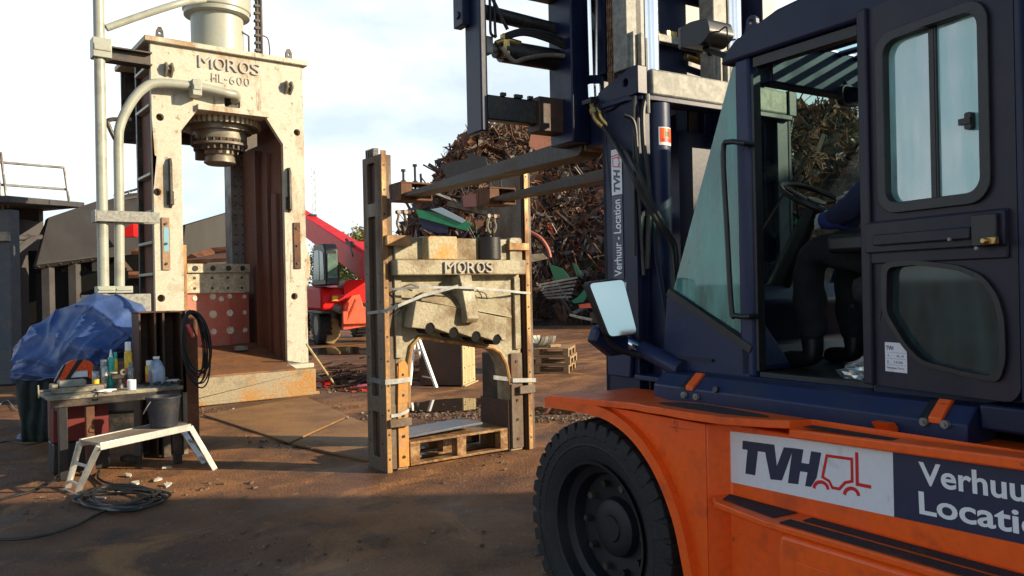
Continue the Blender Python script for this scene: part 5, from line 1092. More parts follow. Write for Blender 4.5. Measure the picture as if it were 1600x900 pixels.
g = G(); g.box(-.3, 1.0, .1, .2, 0, .25); put('skid', g, 'dksteel', t, bevel=.01); g = G(); g.box(-.3, 1.0, .7, .8, 0, .25); put('skid', g, 'dksteel', t, bevel=.01)
g = G(); g.cyl((.1, .0, .5), (.1, .06, .5), .18, n=20); put('cover', g, 'dksteel', t, bevel=.01, smooth=True)
vs = []; 
for j in range(13):
    for k in range(11):
        px = 24+k*5.2; py = 592+j*8.2; q = p3(px+j*.9*(1-k/10), py, 8.35+.02*j+.03*math.sin(k*1.7+j*.4)); q.z = max(q.z, .02); vs.append(tuple(q+Vector((0, .04*noise.noise(Vector((k*.5, j*.3, 1))), 0))))
fs = [(j*11+k, j*11+k+1, (j+1)*11+k+1, (j+1)*11+k) for j in range(12) for k in range(10)]
g = G(); g.add(vs, fs); me = g.mesh('canvas_flap'); me.shade_smooth(); o = put('canvas_flap', None, mat('dark_green_canvas', (.02, .035, .028), (.03, .04, .05), 5, rough=.9), t, me=me); o.matrix_parent_inverse = (Matrix.Translation((a.x, a.y+.3, 0)) @ Rz(R(20))).inverted(); o.modifiers.new('thick', 'SOLIDIFY').thickness = .004
t = thing('red_toolbox', 'red metal box half hidden under the left end of the workbench', 'box', BN, (-1.02, .34, 0))
g = G(); g.box(0, .46, 0, .3, .28, .66); put('box_body', g, simple('dull_red', (.13, .01, .008), .5), t, bevel=.012); g = G(); g.box(.0, .46, .0, .3, .0, .275); put('box_base', g, 'black', t, bevel=.01); g = G(); g.box(.02, .09, -.012, 0, .58, .63); put('clasp', g, 'galv', t)
# things on the bench
def can(px, pyb, pyt, wpx, cols, label, cat='spray can', name='spray_can', cap=True, cone=False):
    x, y = bz(px, pyb)
    if y > .40: y = .40; x = BN.Y(px, pyb, y)[0]
    wx, wy = BN.world(x, y); d = wy; h = BN.Y(px, pyt, y)[1]-.742; r = wpx/FPX*d/2
    t = thing(name, label, cat, loc=(wx, wy, .742), yaw=BN.yaw+rnd.random())
    g = G(); hb = h*(.80 if cap else 1)
    g.lathe([(0, 0), (r*.94, 0), (r, r*.1), (r, hb-r*.4), (r*.75, hb-r*.05), (r*.7, hb), (0, hb)], n=20); put('can_body', g, cols[0], t, smooth=True)
    if len(cols) > 2: g = G(); g.lathe([(r*1.006, hb*.05), (r*1.012, hb*.06), (r*1.012, hb*.5), (r*1.006, hb*.51)], n=20); b = put('label_band', g, cols[2], t, smooth=True)
    if cap: g = G(); g.lathe([(0, hb), (r*.82, hb), (r*.80, h-r*.1), (r*.7, h), (0, h)] if not cone else [(0, hb), (r*.6, hb), (r*.2, h*1.0), (0, h)], n=18); put('cap', g, cols[1], t, smooth=True)
    return t
M['caprd'] = simple('can_red', (.6, .03, .02), .35); M['capor'] = simple('can_orange', (.8, .2, .02), .35); M['tin'] = mat('tin_grey', (.36, .38, .38), (.2, .2, .19), 9, rough=.35, metal=.5, bump=0)
can(174, 590, 546, 9, ('teal', 'whitet'), 'teal cartridge with pale pointed nozzle standing at the back of the bench', 'cartridge', 'sealant_cartridge', cone=True)
can(181, 591, 550, 6, ('yellow', 'teal'), 'slim yellow can right beside the teal cartridge')
can(201, 592, 534, 11, ('yellow', 'whitet', 'caprd'), 'tall red and yellow spray can with white cap, highest thing on the bench')
can(163, 593, 562, 12, ('tin', 'tin'), 'plain grey can behind the vice, left of the teal cartridge')
can(150, 600, 572, 11, ('tin', 'black', 'yellow'), 'short dark can with a yellow band, right beside the orange tool')
can(234, 597, 563, 12, ('yellow', 'whitet', 'capor'), 'orange and yellow spray can with white cap in front of the clear bottle')
t = can(204, 603, 566, 10, ('tin', 'galv'), 'grey tube with rounded top standing just behind the white mug', 'can', 'grey_can')
x, y = bz(206, 609); wx, wy = BN.world(x, y)
t = thing('mug', 'white mug at the front edge of the bench', 'mug', loc=(wx, wy, .742), yaw=2.6)
g = G(); g.lathe([(0, 0), (.036, 0), (.038, .09), (.034, .09), (.032, .008), (0, .008)], n=24); put('mug_body', g, 'whitet', t, smooth=True); g = G(); g.tube([(.036, 0, .075), (.062, 0, .068), (.062, 0, .03), (.036, 0, .018)], .006, 8); put('handle', g, 'whitet', t, smooth=True)
x, y = BN.Y(245, 592, .36)[0], .36; wx, wy = BN.world(x, y)
t = thing('plastic_bottle', 'large clear bluish plastic bottle standing on the bench beside the dark stand', 'bottle', loc=(wx, wy, .742))
g = G(); g.lathe([(0, 0), (.07, 0), (.076, .012), (.076, .13), (.070, .16), (.045, .215), (.026, .235), (.026, .25), (0, .25)], n=28); put('bottle_body', g, 'plastic', t, smooth=True); g = G(); g.lathe([(0, .245), (.03, .245), (.03, .265), (0, .265)], n=16); put('bottle_cap', g, 'whitet', t, smooth=True)
# orange bandsaw, steel block and vice
x, y = bz(140, 612); wx, wy = BN.world(x, y)
t = thing('machine_vice', 'grey steel machine vice under the orange tool on the bench', 'vice', loc=(wx, wy, .742), yaw=BN.yaw)
g = G(); g.box(-.30, .12, 0, .16, 0, .05); put('vice_base', g, 'bench', t, bevel=.008); g = G(); g.box(-.24, -.02, .02, .14, .052, .11); put('jaw', g, 'galv', t, bevel=.01); g = G(); g.box(-.30, -.25, .0, .16, .052, .085); put('jaw', g, 'bench', t, bevel=.006)
g = G(); g.cyl((-.40, .08, .03), (-.30, .08, .03), .012, n=10); g.cyl((-.40, .0, -.02), (-.40, .03, .09), .007, n=8); put('screw', g, 'gearst', t)
x, y = bz(122, 603); wx, wy = BN.world(x, y)
t = thing('power_saw', 'bright orange power saw with black strap lying on the grey vice', 'saw', loc=(wx, wy, .80), yaw=BN.yaw)
pr_ = roundpoly([(-.17, .06), (-.10, .16), (-.04, .19), (.10, .18), (.14, .14), (.15, .0), (.10, .0), (.09, .09), (-.04, .085), (-.10, .02), (-.17, .0)], .02, 3)
g = G(); g.prism(pr_, 0, .07, 'y'); put('housing', g, 'orangetool', t, bevel=.012)
g = G(); g.prism([(.0, .195), (.05, .195), (-.08, .0), (-.12, .0)], -.008, .078, 'y'); put('black_strap', g, 'black', t, bevel=.003); g = G(); g.prism([(-.20, .0), (-.12, .15), (-.10, .16), (-.17, .0)], -.006, .05, 'y'); put('black_edge', g, 'black', t)
g = G(); g.box(-.08, .09, .01, .06, .02, .085); put('inner_block', g, 'whitet', t, bevel=.006); g = G(); g.cyl((-.14, -.03, .0), (-.14, .0, .0), .035, n=16); g.cyl((-.10, -.035, -.01), (-.10, -.0, -.01), .018, n=12); put('knob', g, 'orangetool', t, smooth=True, bevel=.004)
x, y = BN.Y(186, 600, .30)[0], .30; wx, wy = BN.world(x, y)
t = thing('bench_vice', 'dark bench vice with a ring handle in the middle of the bench', 'vice', loc=(wx, wy, .742), yaw=BN.yaw)
g = G(); g.lathe([(0, 0), (.055, 0), (.05, .03), (.03, .05), (.03, .08), (0, .08)], n=18); put('vice_foot', g, 'dksteel', t, smooth=True); g = G(); g.box(-.07, .07, -.03, .03, .08, .13); put('vice_body', g, 'dksteel', t, bevel=.01)
g = G(); g.lathe([(.012, -.035), (.030, -.035), (.030, -.01), (.012, -.01)], (.035, 0, .145), 'y', 18, closed=True); g.cyl((-.02, -.02, .14), (-.10, -.03, .15), .012, n=8); put('ring_handle', g, 'gearst', t, smooth=True)
g = G()
for i in range(70):
    px = rnd.uniform(208, 282); py = rnd.uniform(593, 604); x, y = bz(px, py); wx, wy = BN.world(x, y); chip(g, wx, wy, .75+rnd.random()*.012, rnd.choice((.01, .016, .022)), .3)
for i in range(6):
    x, y = bz(rnd.uniform(215, 270), rnd.uniform(594, 602)); wx, wy = BN.world(x, y); g.tube([(wx+.03*math.cos(a), wy+.03*math.sin(a), .752) for a in [k*PI/5 for k in range(10)]], .005, 5, closed=True)
tag(put('chain_scraps', g, 'dksteel'), 'dark heap of chain and small hardware on the right of the bench', 'hardware', kind='stuff')
for px, py, m_, lab, cat, nm, sz_ in ((270, 597, 'whitet', 'pale crumpled rag on the right end of the bench', 'rag', 'rag', .07), (260, 594, 'yellow', 'small yellow lump beside the clear bottle', 'knob', 'yellow_knob', .016), (165, 613, 'whitet', 'white paper lying at the front edge of the bench left of the mug', 'paper', 'paper_sheet', .08)):
    x, y = bz(px, py); wx, wy = BN.world(x, y); bm = bmesh.new(); bmesh.ops.create_icosphere(bm, subdivisions=3, radius=1)
    for v in bm.verts: k = 1+.5*noise.noise(v.co*1.9+Vector((px, 0, 0))); v.co = Vector((v.co.x*sz_*k, v.co.y*sz_*.6*k, v.co.z*(sz_*.2 if sz_ > .03 else sz_)*k))
    me = bpy.data.meshes.new(nm); bm.to_mesh(me); bm.free(); me.materials.append(M[m_]); me.shade_smooth(); o = bpy.data.objects.new(nm, me); C.objects.link(o); o.location = (wx, wy, .755); o.rotation_euler = (0, 0, .5); tag(o, lab, cat)
# hung cable
def world_hose(name, pts, r, m_, label, cat, group=None, n=5, sides=6): g = G(); g.tube(bez(pts, n), r, sides); return tag(put(name, g, m_, smooth=True), label, cat, group)
g = G()
for k in range(11):
    a0 = rnd.uniform(-.06, .06); w_ = rnd.uniform(17, 24)-(k % 3)*2; top = 486+rnd.uniform(-2, 4); bot = 600+rnd.uniform(-22, 9); lean = rnd.uniform(-3, 6)
    pts = []
    for i in range(22):
        a = 2*PI*i/22; px = 307+w_*math.sin(a)+lean*(1-math.cos(a))*.5; py = (top+bot)/2-(bot-top)/2*math.cos(a); px -= 5*(1+math.cos(a))
        x, z = BN.Y(px, py, .40); wx, wy = BN.world(x, .42-.012*k); pts.append((wx, wy, z+rnd.uniform(-.004, .004)))
    g.tube(bez(pts+[pts[0]], 2)[:-1], .0075, 6, closed=True)
tag(put('hung_cable', g, 'hose', smooth=True), 'coil of black cable hung over the top corner of the rusty stand', 'cable')
x, z = BN.Y(298, 518, .25); wx, wy = BN.world(x, .25); g = G(); g.tube([(wx-.03, wy, z+.07), (wx, wy, z), (wx+.02, wy, z-.06)], [.02, .018, .010], 8); tag(put('cable_plug', g, simple('plug_red', (.5, .03, .04), .4), smooth=True), 'red plug tied in the hung black cable coil', 'plug')
# aluminium platform
t0 = [BN.world(*bz(*p, .42)) for p in ((125, 687), (155, 693), (297, 663), (276, 655))]
cx0 = sum(p[0] for p in t0)/4; cy0 = sum(p[1] for p in t0)/4
t = thing('folding_platform', 'low folding aluminium step platform standing before the workbench', 'step platform', loc=(cx0, cy0)); q = [(p[0]-cx0, p[1]-cy0) for p in t0]
g = G(); g.prism(q, .395, .42, 'z'); put('platform_top', g, 'alud', t, bevel=.004)
for a, b in ((0, 3), (1, 2)):
    g = G(); A_, B_ = Vector((*q[a], .39)), Vector((*q[b], .39)); dd = (B_-A_).normalized(); nn = Vector((-dd.y, dd.x, 0))*.014
    g.add([tuple(A_-nn+Vector((0, 0, z))) for z in (-.025, .036)]+[tuple(A_+nn+Vector((0, 0, z))) for z in (-.025, .036)]+[tuple(B_-nn+Vector((0, 0, z))) for z in (-.025, .036)]+[tuple(B_+nn+Vector((0, 0, z))) for z in (-.025, .036)], [(0, 1, 3, 2), (4, 6, 7, 5), (0, 4, 5, 1), (2, 3, 7, 6), (1, 5, 7, 3), (0, 2, 6, 4)]); put('edge_rail', g, 'alu', t, bevel=.003)
feet = [BN.world(*bz(*p, .0)) for p in ((106, 762), (121, 769), (336, 734), (319, 724))]
order = [(0, 0), (1, 1), (2, 2), (3, 3)]
lg = []
for a, b in order:
    A_ = Vector((*q[a], .40)); B_ = Vector((feet[b][0]-cx0, feet[b][1]-cy0, .0)); lg.append((A_, B_)); d_ = (B_-A_).normalized(); s_ = Vector((.85, .5, 0))
    s_ = (s_-d_*s_.dot(d_)).normalized(); u_ = d_.cross(s_); g = G()
    g.add([tuple(P_+s_*i*.024+u_*jj*.012) for P_ in (A_, B_) for i, jj in ((-1, -1), (1, -1), (1, 1), (-1, 1))], [(0, 1, 2, 3), (7, 6, 5, 4), (0, 4, 5, 1), (1, 5, 6, 2), (2, 6, 7, 3), (3, 7, 4, 0)]); put('leg', g, 'alu', t, bevel=.003)
for (i, jj) in ((0, 1), (2, 3)):
    for f in (.45, .85): g = G(); g.tube([lg[i][0].lerp(lg[i][1], f), lg[jj][0].lerp(lg[jj][1], f)], .014, 6); put('rung', g, 'alu', t)
x, y = bz(256, 667, .42); wx, wy = BN.world(x, y)
t = thing('bucket', 'black plastic bucket with wire handle on the aluminium platform', 'bucket', loc=(wx, wy, .432))
g = G(); g.lathe([(0, 0), (.115, 0), (.142, .25), (.150, .25), (.150, .265), (.136, .265), (.110, .01), (0, .01)], n=32); put('bucket_body', g, 'bucket', t, smooth=True)
g = G(); g.tube(bez([(-.05, -.142, .235), (-.09, -.155, .17), (-.14, -.09, .12), (-.15, 0, .14), (-.14, .06, .2)], 5), .004, 6); put('wire_handle', g, 'galv', t, smooth=True); g = G(); g.cyl((.0, -.138, .225), (.0, -.152, .225), .016, n=10); put('handle_ear', g, 'black', t)
# cables on the ground
def gpt(px, py, z=.02): k = (z-CAMH)/ray(px, py)[2]; return (ray(px, py)[0]*k, k, z)
g = G(); pts = []
for i in range(90):
    a = i*.42; rx = 62+14*math.sin(i*.31)-(i % 7); ry = 15+4*math.cos(i*.23); pts.append(gpt(190+rx*math.cos(a)+6*math.sin(i*.9), 778+ry*math.sin(a)-4*math.cos(i*.13), .02+.006*(i % 5)))
pts = [gpt(155, 735)]+[gpt(160, 752)]+pts+[gpt(160, 800), gpt(120, 820), gpt(60, 838), gpt(0, 843), gpt(-60, 842)]
g.tube(bez(pts, 4), .011, 6); tag(put('ground_cable', g, 'hose', smooth=True), 'black cable coiled on the ground at the foot of the platform, its end running left', 'cable')
world_hose('ground_cable', [gpt(-30, 790), gpt(20, 775), gpt(55, 766), gpt(85, 750), gpt(92, 742), gpt(100, 735)], .010, 'hose', 'dark cable lying left of the platform legs', 'cable')
world_hose('ground_cable', [gpt(-20, 700), gpt(10, 690), gpt(40, 695), gpt(70, 690)], .008, 'hose', 'thin cable lying below the left hem of the tarpaulin', 'cable')
world_hose('white_cord', [gpt(-10, 642), gpt(10, 625), gpt(25, 640), gpt(45, 640)], .006, 'strap', 'thin pale cord on the ground left of the tarpaulin', 'cord')
world_hose('air_hose', [gpt(100, 764), gpt(130, 775), gpt(165, 778)], .008, 'strap', 'short pale hose end at the foot of the platform', 'hose')
world_hose('hanging_lead', [(*BN.world(*bz(146, 608)), .76), (*BN.world(bz(146, 612)[0], -.03), .70), gpt(140, 668, .3), gpt(128, 700, .12), gpt(135, 735), gpt(160, 758)], .007, 'hose', 'black lead hanging from the bench front down to the ground coil', 'cable')
a = gpt(205, 722); g = G(); g.prism(rr(-.05, .05, 0, .06, .02), -.1, .1, 'y'); o = put('dark_block', g, 'dksteel', bevel=.008); o.location = a; o.rotation_euler = (0, 0, 1.0); tag(o, 'small dark steel block on the ground below the bench', 'block')
a = gpt(50, 684); g = G(); g.add([tuple(Vector((x*.16*(1+.4*noise.noise(Vector((x*2, y*2, z*2)))), y*.1, max(0, z*.09)))) for x, y, z in [(math.cos(u)*math.sin(v), math.sin(u)*math.sin(v), math.cos(v)) for v in [PI*i/8 for i in range(9)] for u in [2*PI*k/12 for k in range(12)]]], [(i*12+k, i*12+(k+1) % 12, (i+1)*12+(k+1) % 12, (i+1)*12+k) for i in range(8) for k in range(12)])
o = put('plastic_bag', g, 'tarp', smooth=True); o.location = a; tag(o, 'small blue plastic bag on the ground under the tarpaulin hem', 'bag')

# ================================================================ yard middle distance
cw = gp(722, 604); CW = Fr(cw[0], cw[1], R(-14))
t = thing('wooden_crate', 'tall open crate with pale boarded end, standing in the yard behind the blade frame', 'crate', CW)
g = G(); g.box(-.74, -.003, 0, .02, .02, .92); put('dark_side', g, 'dkrust', t, bevel=.003)
n_ = 6
for i in range(n_): g = G(); w_ = .70/n_; g.box(0, .02, i*w_+.004, (i+1)*w_-.004, .02, .92); put('board', g, 'plank', t, bevel=.003)
g = G(); g.box(-.74, -.72, .02, .70, .02, .92); g.box(-.72, -.003, .68, .70, .02, .92); g.box(-.72, -.003, .02, .68, .02, .04); put('crate_shell', g, 'dkrust', t)
for k in (.06, .30, .62, .86):
    for i in range(3): g = G(); g.cyl((.02, .08+i*.25, k), (.027, .08+i*.25, k), .012, n=6); put('bolt', g, 'dksteel', t)
g = G(); g.box(-.0, .06, -.02, .74, 0, .018); put('floor_batten', g, 'plank', t)
# white trestle
t = thing('trestle', 'white painted folding trestle standing left of the boarded crate', 'trestle', loc=(0, 0)); a = ray(652, 527); d = 12.9
def w3(px, py, d): r = ray(px, py); return (r[0]*d, d, CAMH+r[2]*d)
for (x0, y0, d0, x1, y1, d1, w_) in ((653, 526, 13.0, 682, 606, 12.9, .032), (650, 526, 13.1, 665, 598, 13.6, .026), (648, 526, 13.1, 640, 602, 12.9, .03)):
    g = G(); g.tube([w3(x0, y0, d0), w3(x1, y1, d1)], w_, 4); put('leg', g, 'whitet', t, bevel=.003)
g = G(); g.tube([w3(641, 548, 13.0), w3(660, 547, 13.0)], .018, 4); put('rung', g, 'whitet', t); g = G(); g.tube([w3(660, 588, 13.3), w3(675, 591, 12.9)], .012, 4); put('rung', g, 'whitet', t)
# stacked pallets
ps = gp(889, 584); PS = Fr(ps[0], ps[1], R(-12)); n_ = 0
for k, lab in enumerate(('bottom pallet of the stack of three beyond the front tyre', 'middle pallet of the stack of three in the yard', 'top pallet of the stack of three, carrying grey pipe halves')):
    pallet(PS, -1.2+(.03 if k == 1 else 0), .0, .01+k*.155, lab, 'wood', 1.2, .95, .15, group='pallets stacked in the yard')
t = thing('pipe_shells', 'grey half-round pipe shells resting on the pallet stack', 'pipe halves', PS, (-.62, .25, .475))
for k in range(4):
    g = G(); a0, a1, r0, r1 = PI*1.05, PI*1.95, .20, .24; pl_ = [(r1*math.cos(a0+(a1-a0)*i/14), r1*math.sin(a0+(a1-a0)*i/14)+.24) for i in range(15)]+[(r0*math.cos(a1-(a1-a0)*i/14), r0*math.sin(a1-(a1-a0)*i/14)+.24) for i in range(15)]
    g.prism(pl_, -.12+k*.10, -.12+k*.10+.085, 'y', mtx=Rz(R(-35))); put('shell', g, 'galv' if k % 2 else 'steelg', t, smooth=True)
g = G(); g.box(0, .22, 0, .12, 0, .05); o = put('timber_block', g, 'wood', bevel=.006); x, y = PS.world(-.35, .1); o.location = (x, y, .478); o.rotation_euler = (0, 0, .4); tag(o, 'short timber block on the top pallet beside the pipe halves', 'timber')
g = G(); g.box(0, 1.0, 0, .03, 0, .02); o = put('lath', g, 'wood'); x, y = PS.world(-.3, .3); o.location = (x, y, .17); o.rotation_euler = (0, 0, .0); tag(o, 'thin lath poking out of the pallet stack to the right', 'timber')
# leaning bar and scraps by the press
g = G(); g.tube([w3(479, 538, 12.4), gpt(523, 601)], .018, 6); tag(put('steel_bar', g, 'plank'), 'thin pale bar leaning against the press base on its right', 'bar')
for px, py, w_, h_, m_, lab in ((567, 606, .30, .12, 'redv', 'red and white board lying flat left of the blade frame'), (545, 600, .25, .1, 'whitet', 'pale torn sheet lying beside the red and white board')):
    a = gpt(px, py, .0); g = G(); g.prism(blob(0, 0, w_*.6, h_, px, 0, 14, .4), 0, .02, 'z'); o = put('flat_board', g, m_); o.location = (a[0], a[1], .02); o.rotation_euler = (.05, -.05, .3); tag(o, lab, 'board')
g = G()
for i in range(160):
    a = gpt(rnd.gauss(545, 26), rnd.gauss(586, 8)); L_ = rnd.uniform(.1, .5); th = rnd.uniform(-.5, .5); z = rnd.uniform(.02, .09); g.tube([(a[0], a[1], z), (a[0]+L_*math.cos(th), a[1]+L_*math.sin(th), z+rnd.uniform(-.01, .06))], rnd.uniform(.008, .02), 4)
for i in range(90):
    a = gpt(rnd.gauss(640, 16), rnd.gauss(575, 5)); L_ = rnd.uniform(.1, .5); th = rnd.uniform(-.5, .5); z = rnd.uniform(.02, .07); g.tube([(a[0], a[1], z), (a[0]+L_*math.cos(th), a[1]+L_*math.sin(th), z+rnd.uniform(-.01, .05))], rnd.uniform(.008, .02), 4)
tag(put('offcuts', g, 'dkrust'), 'dark tangle of steel offcuts on the ground between press and blade frame', 'scrap', kind='stuff')

# ================================================================ red telehandler
tl = gp(503, 538); TL = Fr(tl[0], tl[1], R(116))
t = thing('telehandler', 'red telescopic handler parked beyond the press, its boom raised to the left', 'telehandler', TL)
def twheel(x, y, s):
    h = thing('wheel', None, None, loc=(x, y, .58)); h.parent = t
    g = G(); g.lathe([(.30, -.17), (.50, -.19), (.57, -.15), (.575, .15), (.50, .19), (.30, .17)], axis='y', n=36, closed=True)
    for k in range(22): g.box(-.03, .03, -.19, .19, .55, .605, Ry(2*PI*k/22))
    put('tyre', g, 'rubber', h, smooth=True)
    g = G(); g.lathe([(.31, s*.17), (.30, s*.10), (.18, s*.06), (.16, s*.10), (0, s*.10)], axis='y', n=28); put('rim', g, 'pale', h, smooth=True)
for x in (0, 3.1):
    twheel(x, 0, 1); twheel(x, -2.0, -1)
g = G(); g.box(-.9, 4.0, -1.6, -.4, .55, 1.0); put('chassis', g, 'dksteel', t, bevel=.03)
g = G(); a = TL.Y(478, 458, .2); g.prism([(-.95, 1.05), (-.98, 1.5), (-.8, 1.72), (1.0, 1.80), (3.4, 1.6), (3.6, 1.05)], -.75, .22, 'y'); put('engine_cover', g, 'redp', t, bevel=.08, smooth=True)
g = G(); g.box(-.9, 3.5, -.7, .2, .95, 1.045); put('bumper_rail', g, 'black', t, bevel=.02)
cx_ = TL.Y(509, 425, .18)[0]
g = G(); g.prism([(cx_, 1.78), (cx_+.1, 2.85), (cx_+.3, 3.0), (cx_+1.6, 3.05), (cx_+1.9, 1.78)], -.22, .18, 'y'); c_ = put('cab', g, 'black', t, bevel=.05)
g = G(); g.prism([(cx_+.16, 1.95), (cx_+.24, 2.75), (cx_+.7, 2.84), (cx_+.7, 1.95)], .18, .20, 'y'); g.prism([(cx_+.8, 1.95), (cx_+.8, 2.85), (cx_+1.4, 2.85), (cx_+1.6, 1.95)], .18, .20, 'y'); put('cab_window', g, mat('telehandler_glass', (.07, .11, .09), (.03, .05, .04), 2, rough=.08), c_)
g = G(); g.box(cx_+.0, cx_+.05, -.16, .12, 2.0, 2.7); put('rear_window', g, mat('telehandler_rear_glass', (.10, .16, .12), (.2, .3, .25), 2, rough=.08), c_)
b0 = TL.Y(590, 421, -1.15); b1 = TL.Y(455, 331, -1.15)
dd = (Vector(b1)-Vector(b0)).normalized(); nn = Vector((-dd.y, dd.x))*.38
if nn.y < 0: nn = -nn
P0, P1 = Vector(b0), Vector(b1)
g = G(); g.prism([tuple(P0-nn), tuple(P1-nn), tuple(P1+nn), tuple(P0+nn)], -1.30, -.80, 'y'); put('boom', g, 'redp', t, bevel=.03)
g = G(); g.prism([tuple(P0+dd*.2-nn*1.15), tuple(P0+dd*2.4-nn*1.15), tuple(P0+dd*2.4+nn*1.15), tuple(P0+dd*.2+nn*1.15)], -1.40, -.90, 'y'); put('boom_sleeve', g, 'redp', t, bevel=.03)
q = TL.Y(550, 390, -.85); g = G(); g.tube([(q[0], -.86, q[1]), (q[0]+.7, -.86, q[1]+.35)], .05, 8); g.tube([(q[0]-.3, -.86, q[1]-.2), (q[0]+.1, -.86, q[1]+.2)], .09, 8); put('boom_ram', g, 'black', t, smooth=True)
q = TL.Y(485, 347, -1.1); g = G(); g.box(q[0]-.3, q[0]+.3, -1.3, -1.0, q[1]+.0, q[1]+.28); put('boom_head_box', g, 'black', t, bevel=.03)
g = G(); q = TL.X(557, 436, -.9); g.prism(rr(q[0]-.62, q[0]+.42, 1.25, 1.95, .22), -1.0, -.2, 'x'); put('rear_hood', g, 'redp', t, bevel=.06, smooth=True)
q = TL.X(527, 466, -1.0); g = G(); g.box(-1.06, -1.0, q[0]-.22, q[0]+.2, q[1]-.10, q[1]+.10); put('tail_light', g, 'redv', t, bevel=.01); g = G(); g.box(-1.075, -1.06, q[0]-.0, q[0]+.16, q[1]-.07, q[1]+.07); put('indicator', g, 'yellow', t)
g = G(); g.tube([(-.8, q[0]+.1, q[1]-.25), (-1.1, q[0]-.1, q[1]-.35)], .12, 10); put('exhaust', g, 'galv', t, smooth=True)
sp_ = [TL.X(*p, -1.15) for p in ((536, 478), (548, 462), (560, 460), (566, 480), (578, 478), (578, 508), (538, 515), (534, 515))]
g = G(); g.prism(sp_, -1.3, -1.1, 'x'); put('stabiliser_frame', g, 'coralp', t, bevel=.02)
a, b = TL.X(534, 495, -1.3), TL.X(590, 487, -1.3); g = G(); g.box(-1.45, -1.3, min(a[0], b[0]), max(a[0], b[0]), a[1]-.22, a[1]+.16); put('stabiliser_beam', g, 'coralp', t, bevel=.02)
g = G(); g.tube([(-1.4, *TL.X(543, 500, -1.4)), (-1.5, *TL.X(557, 468, -1.5))], .06, 8); put('stabiliser_ram', g, 'coralp', t, smooth=True)
g = G(); pl_ = [TL.X(*p, -.4) for p in ((515, 490), (528, 500), (531, 524), (520, 538), (508, 536))]; g.prism(pl_, -.5, -.3, 'x'); put('muddy_flap', g, mat('dried_mud', (.30, .20, .09), (.2, .13, .06), 6, rough=.9), t, bevel=.03)

# ================================================================ left background: shed and hopper
SH = Fr(*[(-11.6), 17.5][:2], R(37)); 
t = thing('open_shed', 'dark open-fronted steel shed with flat roof at the left edge', 'shed', loc=(0, 0))
def W3(px, py, d): return Vector(w3(px, py, d))
def slab(g, pts, th):
    up = Vector((0, 0, th)); vs = [tuple(p) for p in pts]+[tuple(p+up) for p in pts]; n_ = len(pts)
    g.add(vs, [tuple(range(n_-1, -1, -1)), tuple(range(n_, 2*n_))]+[(i, (i+1) % n_, (i+1) % n_+n_, i+n_) for i in range(n_)]); return g
g = G(); slab(g, [W3(14, 316, 14.5), W3(132, 324, 19.5), W3(70, 330, 24), W3(-160, 330, 24), W3(-260, 316, 14.5)], .12); put('roof', g, 'shed', t, bevel=.01)
g = G(); a = W3(-20, 335, 14.8); b = W3(15, 335, 14.8); g.box(a.x, b.x, 14.8, 15.1, 0, b.z+.1); put('corner_post', g, mat('post_blue_grey', (.05, .065, .085), (.08, .08, .08), 3), t, bevel=.02)
g = G(); a = W3(-300, 400, 21); b = W3(62, 400, 21); g.box(a.x, b.x, 21, 21.2, 0, 4.1); g.box(b.x-.2, b.x, 17, 21, 0, 3.6); put('rear_wall', g, 'shed', t)
g = G(); p_ = W3(18, 398, 15.5); q_ = W3(52, 372, 16.5); g.tube([p_, q_], .07, 6); g.tube([W3(20, 372, 16), W3(70, 371, 17)], .06, 6); put('brace', g, 'shed', t)
g = G(); g.box(W3(0, 375, 14.7).x-.3, W3(12, 375, 14.7).x, 14.7, 14.79, W3(5, 376, 14.7).z, W3(5, 362, 14.7).z); put('sign_band', g, 'yellow' if 0 else 'bench', t)
t = thing('roof_railing', 'thin grey guard rail on the roof of the dark shed', 'railing', loc=(0, 0))
for l_ in (((-60, 250), (5, 254), (100, 262)), ((-60, 287), (8, 289), (104, 296))): g = G(); g.tube([w3(x, y, 14.8+(x+60)*.012) for x, y in l_], .025, 6); put('rail', g, 'steelg', t, smooth=True)
for a, b in (((100, 262), (108, 316)), ((1, 238), (12, 325)), ((-4, 260), (4, 330))): g = G(); g.tube([w3(*a, 14.8+(a[0]+60)*.012), w3(*b, 14.8+(a[0]+60)*.012)], .028, 6); put('post', g, 'steelg', t, smooth=True)
t = thing('feed_hopper', 'long grey-brown ribbed steel hopper with sloping side, between the shed and the press', 'hopper', loc=(0, 0))
def quad_solid(g, A_, th): # four points, thickened along their normal
    n_ = (A_[1]-A_[0]).cross(A_[2]-A_[0]).normalized()*th; vs = [tuple(p) for p in A_]+[tuple(p+n_) for p in A_]; k = len(A_)
    g.add(vs, [tuple(range(k-1, -1, -1)), tuple(range(k, 2*k))]+[(i, (i+1) % k, (i+1) % k+k, i+k) for i in range(k)]); return g
FQ = [W3(54, 421, 16.4), W3(150, 408, 17.4), W3(236, 396, 18.6), W3(262, 300, 19.6), W3(196, 306, 19.2), W3(148, 321, 18.4), W3(73, 347, 17.3)]
g = G(); g.prism([(0, 0)]*0 or [(0, 0), (1, 0), (1, 1)], 0, 0.001) if 0 else None
for i0 in ((0, 1, 5, 6), (1, 2, 3, 4, 5)):
    g = G(); quad_solid(g, [FQ[i] for i in i0], .15); put('hopper_side', g, 'hopper', t, bevel=.01)
g = G(); slab(g, [FQ[6], FQ[5], FQ[5]+Vector((-2, 3, -.2)), FQ[6]+Vector((-2, 3, -.2))], .05); slab(g, [FQ[5], FQ[3], FQ[3]+Vector((-2, 3, -.2)), FQ[5]+Vector((-2, 3, -.2))], .05); put('hopper_top', g, 'hopper', t)
nrm = (FQ[1]-FQ[0]).cross(FQ[6]-FQ[0]).normalized(); nrm = nrm if nrm.y < 0 else -nrm
